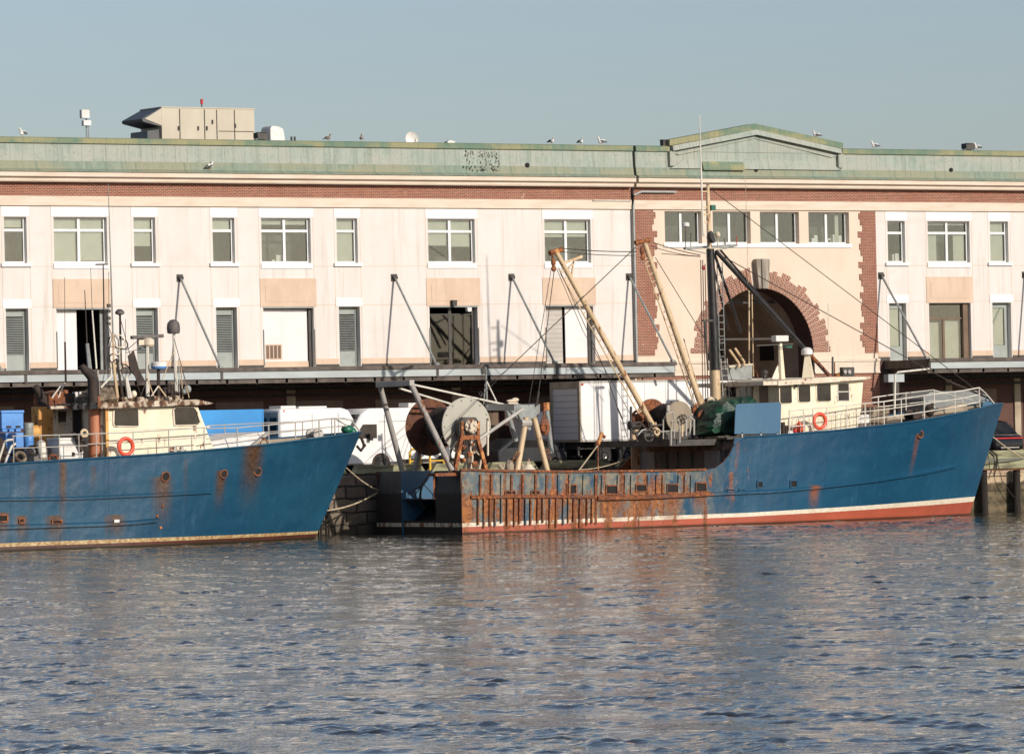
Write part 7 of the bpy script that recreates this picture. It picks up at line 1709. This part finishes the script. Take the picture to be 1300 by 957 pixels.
# mooring ropes
def rope(a, b, sag, lab, r=.035, mat='rope'):
    a, b = Vector(a), Vector(b); pts = [a.lerp(b, k/20)-Vector((0, 0, sag*4*(k/20)*(1-k/20))) for k in range(21)]; m = MB(); m.tube(pts, r, 6); tag(m.build('mooring_rope', mat), lab, 'rope', 'mooring ropes')
rope(w(440, 594, 15.6), w(484, 624, 10.2), .12, 'pale mooring rope sloping down from the left boat bow to the dark quay')
rope(w(405, 648.5, 14.5), w(484, 622, 10.2), .22, 'long pale mooring rope sagging low in front of the stone wall')
rope(w(1250, 545, 13.9), w(1300, 582, 9.6), .1, 'pale mooring rope from the trawler stem to the right quay')
m = MB(); pts = [w(1258, 572, QO+.3), w(1265, 577, QO+.35), w(1266, 585, QO+.35), w(1264, 596, QO+.35), w(1262, 604, QO+.35)]; m.tube(pts, .05, 6); m.tube([pts[2], w(1272, 610, QO+.4), w(1285, 628, QO+.5), w(1296, 640, QO+.5)], .02, 5); tag(m.build('tangled_line', 'black_soot'), 'dark tangled line hanging over the timber quay edge by the bow', 'rope')
m = MB(); pts = [w(1246, 596, QO+.75), w(1270, 597, QO+.7), w(1291, 595.5, QO+.75), w(1310, 596, QO+.7)]; m.tube(pts, .03, 5); tag(m.build('slack_chain', 'rust'), 'thin rusty chain strung between the black timber piles', 'chain')

# ================================================================== WATER
def water_mat():
    t = Nt('harbour_water')
    p = t.geo.outputs['Position']
    def nz(sc, scale, d, off=(0, 0, 0)): return t.noise(sc, scale, d, .55, off, .3)
    def rz(scale, d, msc, rot=0):
        mp = t.n('ShaderNodeMapping'); mp.inputs['Rotation'].default_value = (0, 0, WROT+rot); mp.inputs['Scale'].default_value = (*msc, 1); t.l(p, mp.inputs[0])
        nd = t.n('ShaderNodeTexNoise'); nd.inputs['Scale'].default_value = scale; nd.inputs['Detail'].default_value = d; nd.inputs['Roughness'].default_value = .55; t.l(mp.outputs[0], nd.inputs['Vector']); return nd.outputs['Fac']
    a = rz(3.4, 3, (.8, 1.15)); c = rz(1.2, 2, (.8, 1.2), .6)
    cov = t.step(rz(.22, 4, (.6, 1.3)), .38, .62, .55, 1.25)
    b0 = t.n('ShaderNodeBump'); b0.inputs['Strength'].default_value = 1.; b0.inputs['Distance'].default_value = WB2; t.l(c, b0.inputs['Height'])
    b1 = t.n('ShaderNodeBump'); b1.inputs['Strength'].default_value = 1.; b1.inputs['Distance'].default_value = WB; t.l(t.math('MULTIPLY', a, cov), b1.inputs['Height']); t.l(b0.outputs[0], b1.inputs['Normal'])
    t.b.inputs['Base Color'].default_value = (.026, .028, .022, 1); t.b.inputs['Roughness'].default_value = .04; t.b.inputs['IOR'].default_value = 1.33
    t.l(b1.outputs[0], t.b.inputs['Normal'])
    return t.m
WROT = PH+.25; WB = .042; WB2 = .018; WA1 = .00036; WA2 = .0058
M['water'] = water_mat()
rngw = np.random.default_rng(5)
# wave field as a sum of many short wind waves, over the stretch of harbour near the boats
gx0, gx1, gy0, gy1, dx = -112., 30., -175., -QO+.5, .105
nx, ny = int((gx1-gx0)/dx), int((gy1-gy0)/dx)
E_x = (cos(PH), -sin(PH)); E_y = (sin(PH), cos(PH))        # along / away directions used to orient the wind
gx = np.linspace(gx0, gx1, nx); gy_ = np.linspace(gy0, gy1, ny)
XX, YY = np.meshgrid(gx, gy_)
camx, camy = -D0*S, -D0*C
# keep only the part of the grid in front of the photographer's bank
Yd = (XX-camx)*S+(YY-camy)*C; Xd = (XX-camx)*C-(YY-camy)*S
keep = (Yd > 55) & (np.abs(Xd) < Yd*.125+6)
Z = np.zeros_like(XX); Z2 = np.zeros_like(XX); PM = np.zeros_like(XX)
wind = PH+math.radians(90+62)
def waves(n, l0, l1, amp, spread, power=1.05):
    out = np.zeros_like(XX)
    for i in range(n):
        lam = float(np.exp(rngw.uniform(np.log(l0), np.log(l1)))); th = wind+rngw.normal(0, spread); k = 2*pi/lam
        out += amp*lam**power*rngw.uniform(.5, 1.4)*np.sin(k*(XX*cos(th)+YY*sin(th))+rngw.uniform(0, 6.28))
    return out
Z = waves(60, .5, 5., WA1, .45)
Z2 = waves(80, .3, .85, WA2, .95)
PM = waves(40, .9, 9., 1., .8, .12); PM /= PM.std()
nearb = np.clip((150-Yd)/85, 0, 1)                     # the open harbour is choppier than the lee of the quay
mask = 1/(1+np.exp(-(PM-1.25+nearb*.95)*2.2))
Z = Z*(.75+.5*nearb)+Z2*mask
idx = -np.ones(keep.shape, dtype=np.int64)
kk = keep[:-1, :-1] & keep[1:, :-1] & keep[:-1, 1:] & keep[1:, 1:]
use = np.zeros_like(keep); use[:-1, :-1] |= kk; use[1:, :-1] |= kk; use[:-1, 1:] |= kk; use[1:, 1:] |= kk
idx[use] = np.arange(use.sum())
V = np.stack([XX[use], YY[use], Z[use]], 1)
jj, ii = np.nonzero(kk)
Fq = np.stack([idx[jj, ii], idx[jj, ii+1], idx[jj+1, ii+1], idx[jj+1, ii]], 1)
far = np.array([(-3000, -3000, -.16), (3000, -3000, -.16), (3000, -QO+.4, -.16), (-3000, -QO+.4, -.16)], float)
nV = len(V); V = np.vstack([V, far]); Fq = np.vstack([Fq, [[nV, nV+1, nV+2, nV+3]]])
me = bpy.data.meshes.new('water')
me.vertices.add(len(V)); me.vertices.foreach_set('co', V.astype(np.float32).ravel())
me.loops.add(Fq.size); me.loops.foreach_set('vertex_index', Fq.astype(np.int32).ravel())
me.polygons.add(len(Fq)); me.polygons.foreach_set('loop_start', np.arange(0, Fq.size, 4, dtype=np.int32)); me.polygons.foreach_set('loop_total', np.full(len(Fq), 4, dtype=np.int32))
me.polygons.foreach_set('use_smooth', np.ones(len(Fq), dtype=bool))
me.materials.append(M['water']); me.update(calc_edges=True)
wo = bpy.data.objects.new('water', me); COL.objects.link(wo); struct(wo)

# ================================================================== LIGHT, SKY, CAMERA
SUN = Vector((.2, -1, .42)).normalized()
el = math.asin(SUN.z); 
ld = bpy.data.lights.new('sun', 'SUN'); ld.energy = 4.2; ld.angle = math.radians(.6); ld.color = (1, .915, .82)
lo = bpy.data.objects.new('sun', ld); COL.objects.link(lo); lo.location = SUN*100; lo.rotation_euler = SUN.to_track_quat('Z', 'Y').to_euler()
wd = bpy.data.worlds.new('World'); scene.world = wd; wd.use_nodes = True
nt = wd.node_tree; bg = nt.nodes['Background']
sky = nt.nodes.new('ShaderNodeTexSky'); sky.sky_type = 'NISHITA'; sky.sun_disc = False
sky.sun_elevation = el; sky.sun_rotation = atan2(SUN.x, SUN.y)
sky.altitude = 0; sky.air_density = 1.; sky.dust_density = 1.; sky.ozone_density = 2.5
hs_ = nt.nodes.new('ShaderNodeHueSaturation'); hs_.inputs['Saturation'].default_value = .84
nt.links.new(sky.outputs[0], hs_.inputs['Color'])
tint = nt.nodes.new('ShaderNodeMix'); tint.data_type = 'RGBA'; tint.blend_type = 'MULTIPLY'; tint.inputs[0].default_value = 1; tint.inputs[7].default_value = (.985, .98, 1.055, 1)
nt.links.new(hs_.outputs[0], tint.inputs[6]); nt.links.new(tint.outputs[2], bg.inputs[0]); bg.inputs[1].default_value = .095
cd = bpy.data.cameras.new('camera'); cd.sensor_width = 36; cd.sensor_fit = 'HORIZONTAL'; cd.lens = 36*F/1300
cd.shift_y = (Y0-478.5)/1300; cd.clip_start = 1; cd.clip_end = 8000
co = bpy.data.objects.new('camera', cd); COL.objects.link(co)
d = Vector((S, C, 0)); r = Vector((C, -S, 0)); up = Vector((0, 0, 1))
ex = r*cr-up*sr; ey = r*sr+up*cr
mt = Matrix((ex, ey, -d)).transposed().to_4x4(); mt.translation = Vector((-D0*S, -D0*C, H))
co.matrix_world = mt
scene.camera = co
vs_ = scene.view_settings; vs_.view_transform = 'Standard'; vs_.look = 'None'; vs_.gamma = 1; vs_.exposure = 0
scene.render.resolution_x = 1024; scene.render.resolution_y = 753
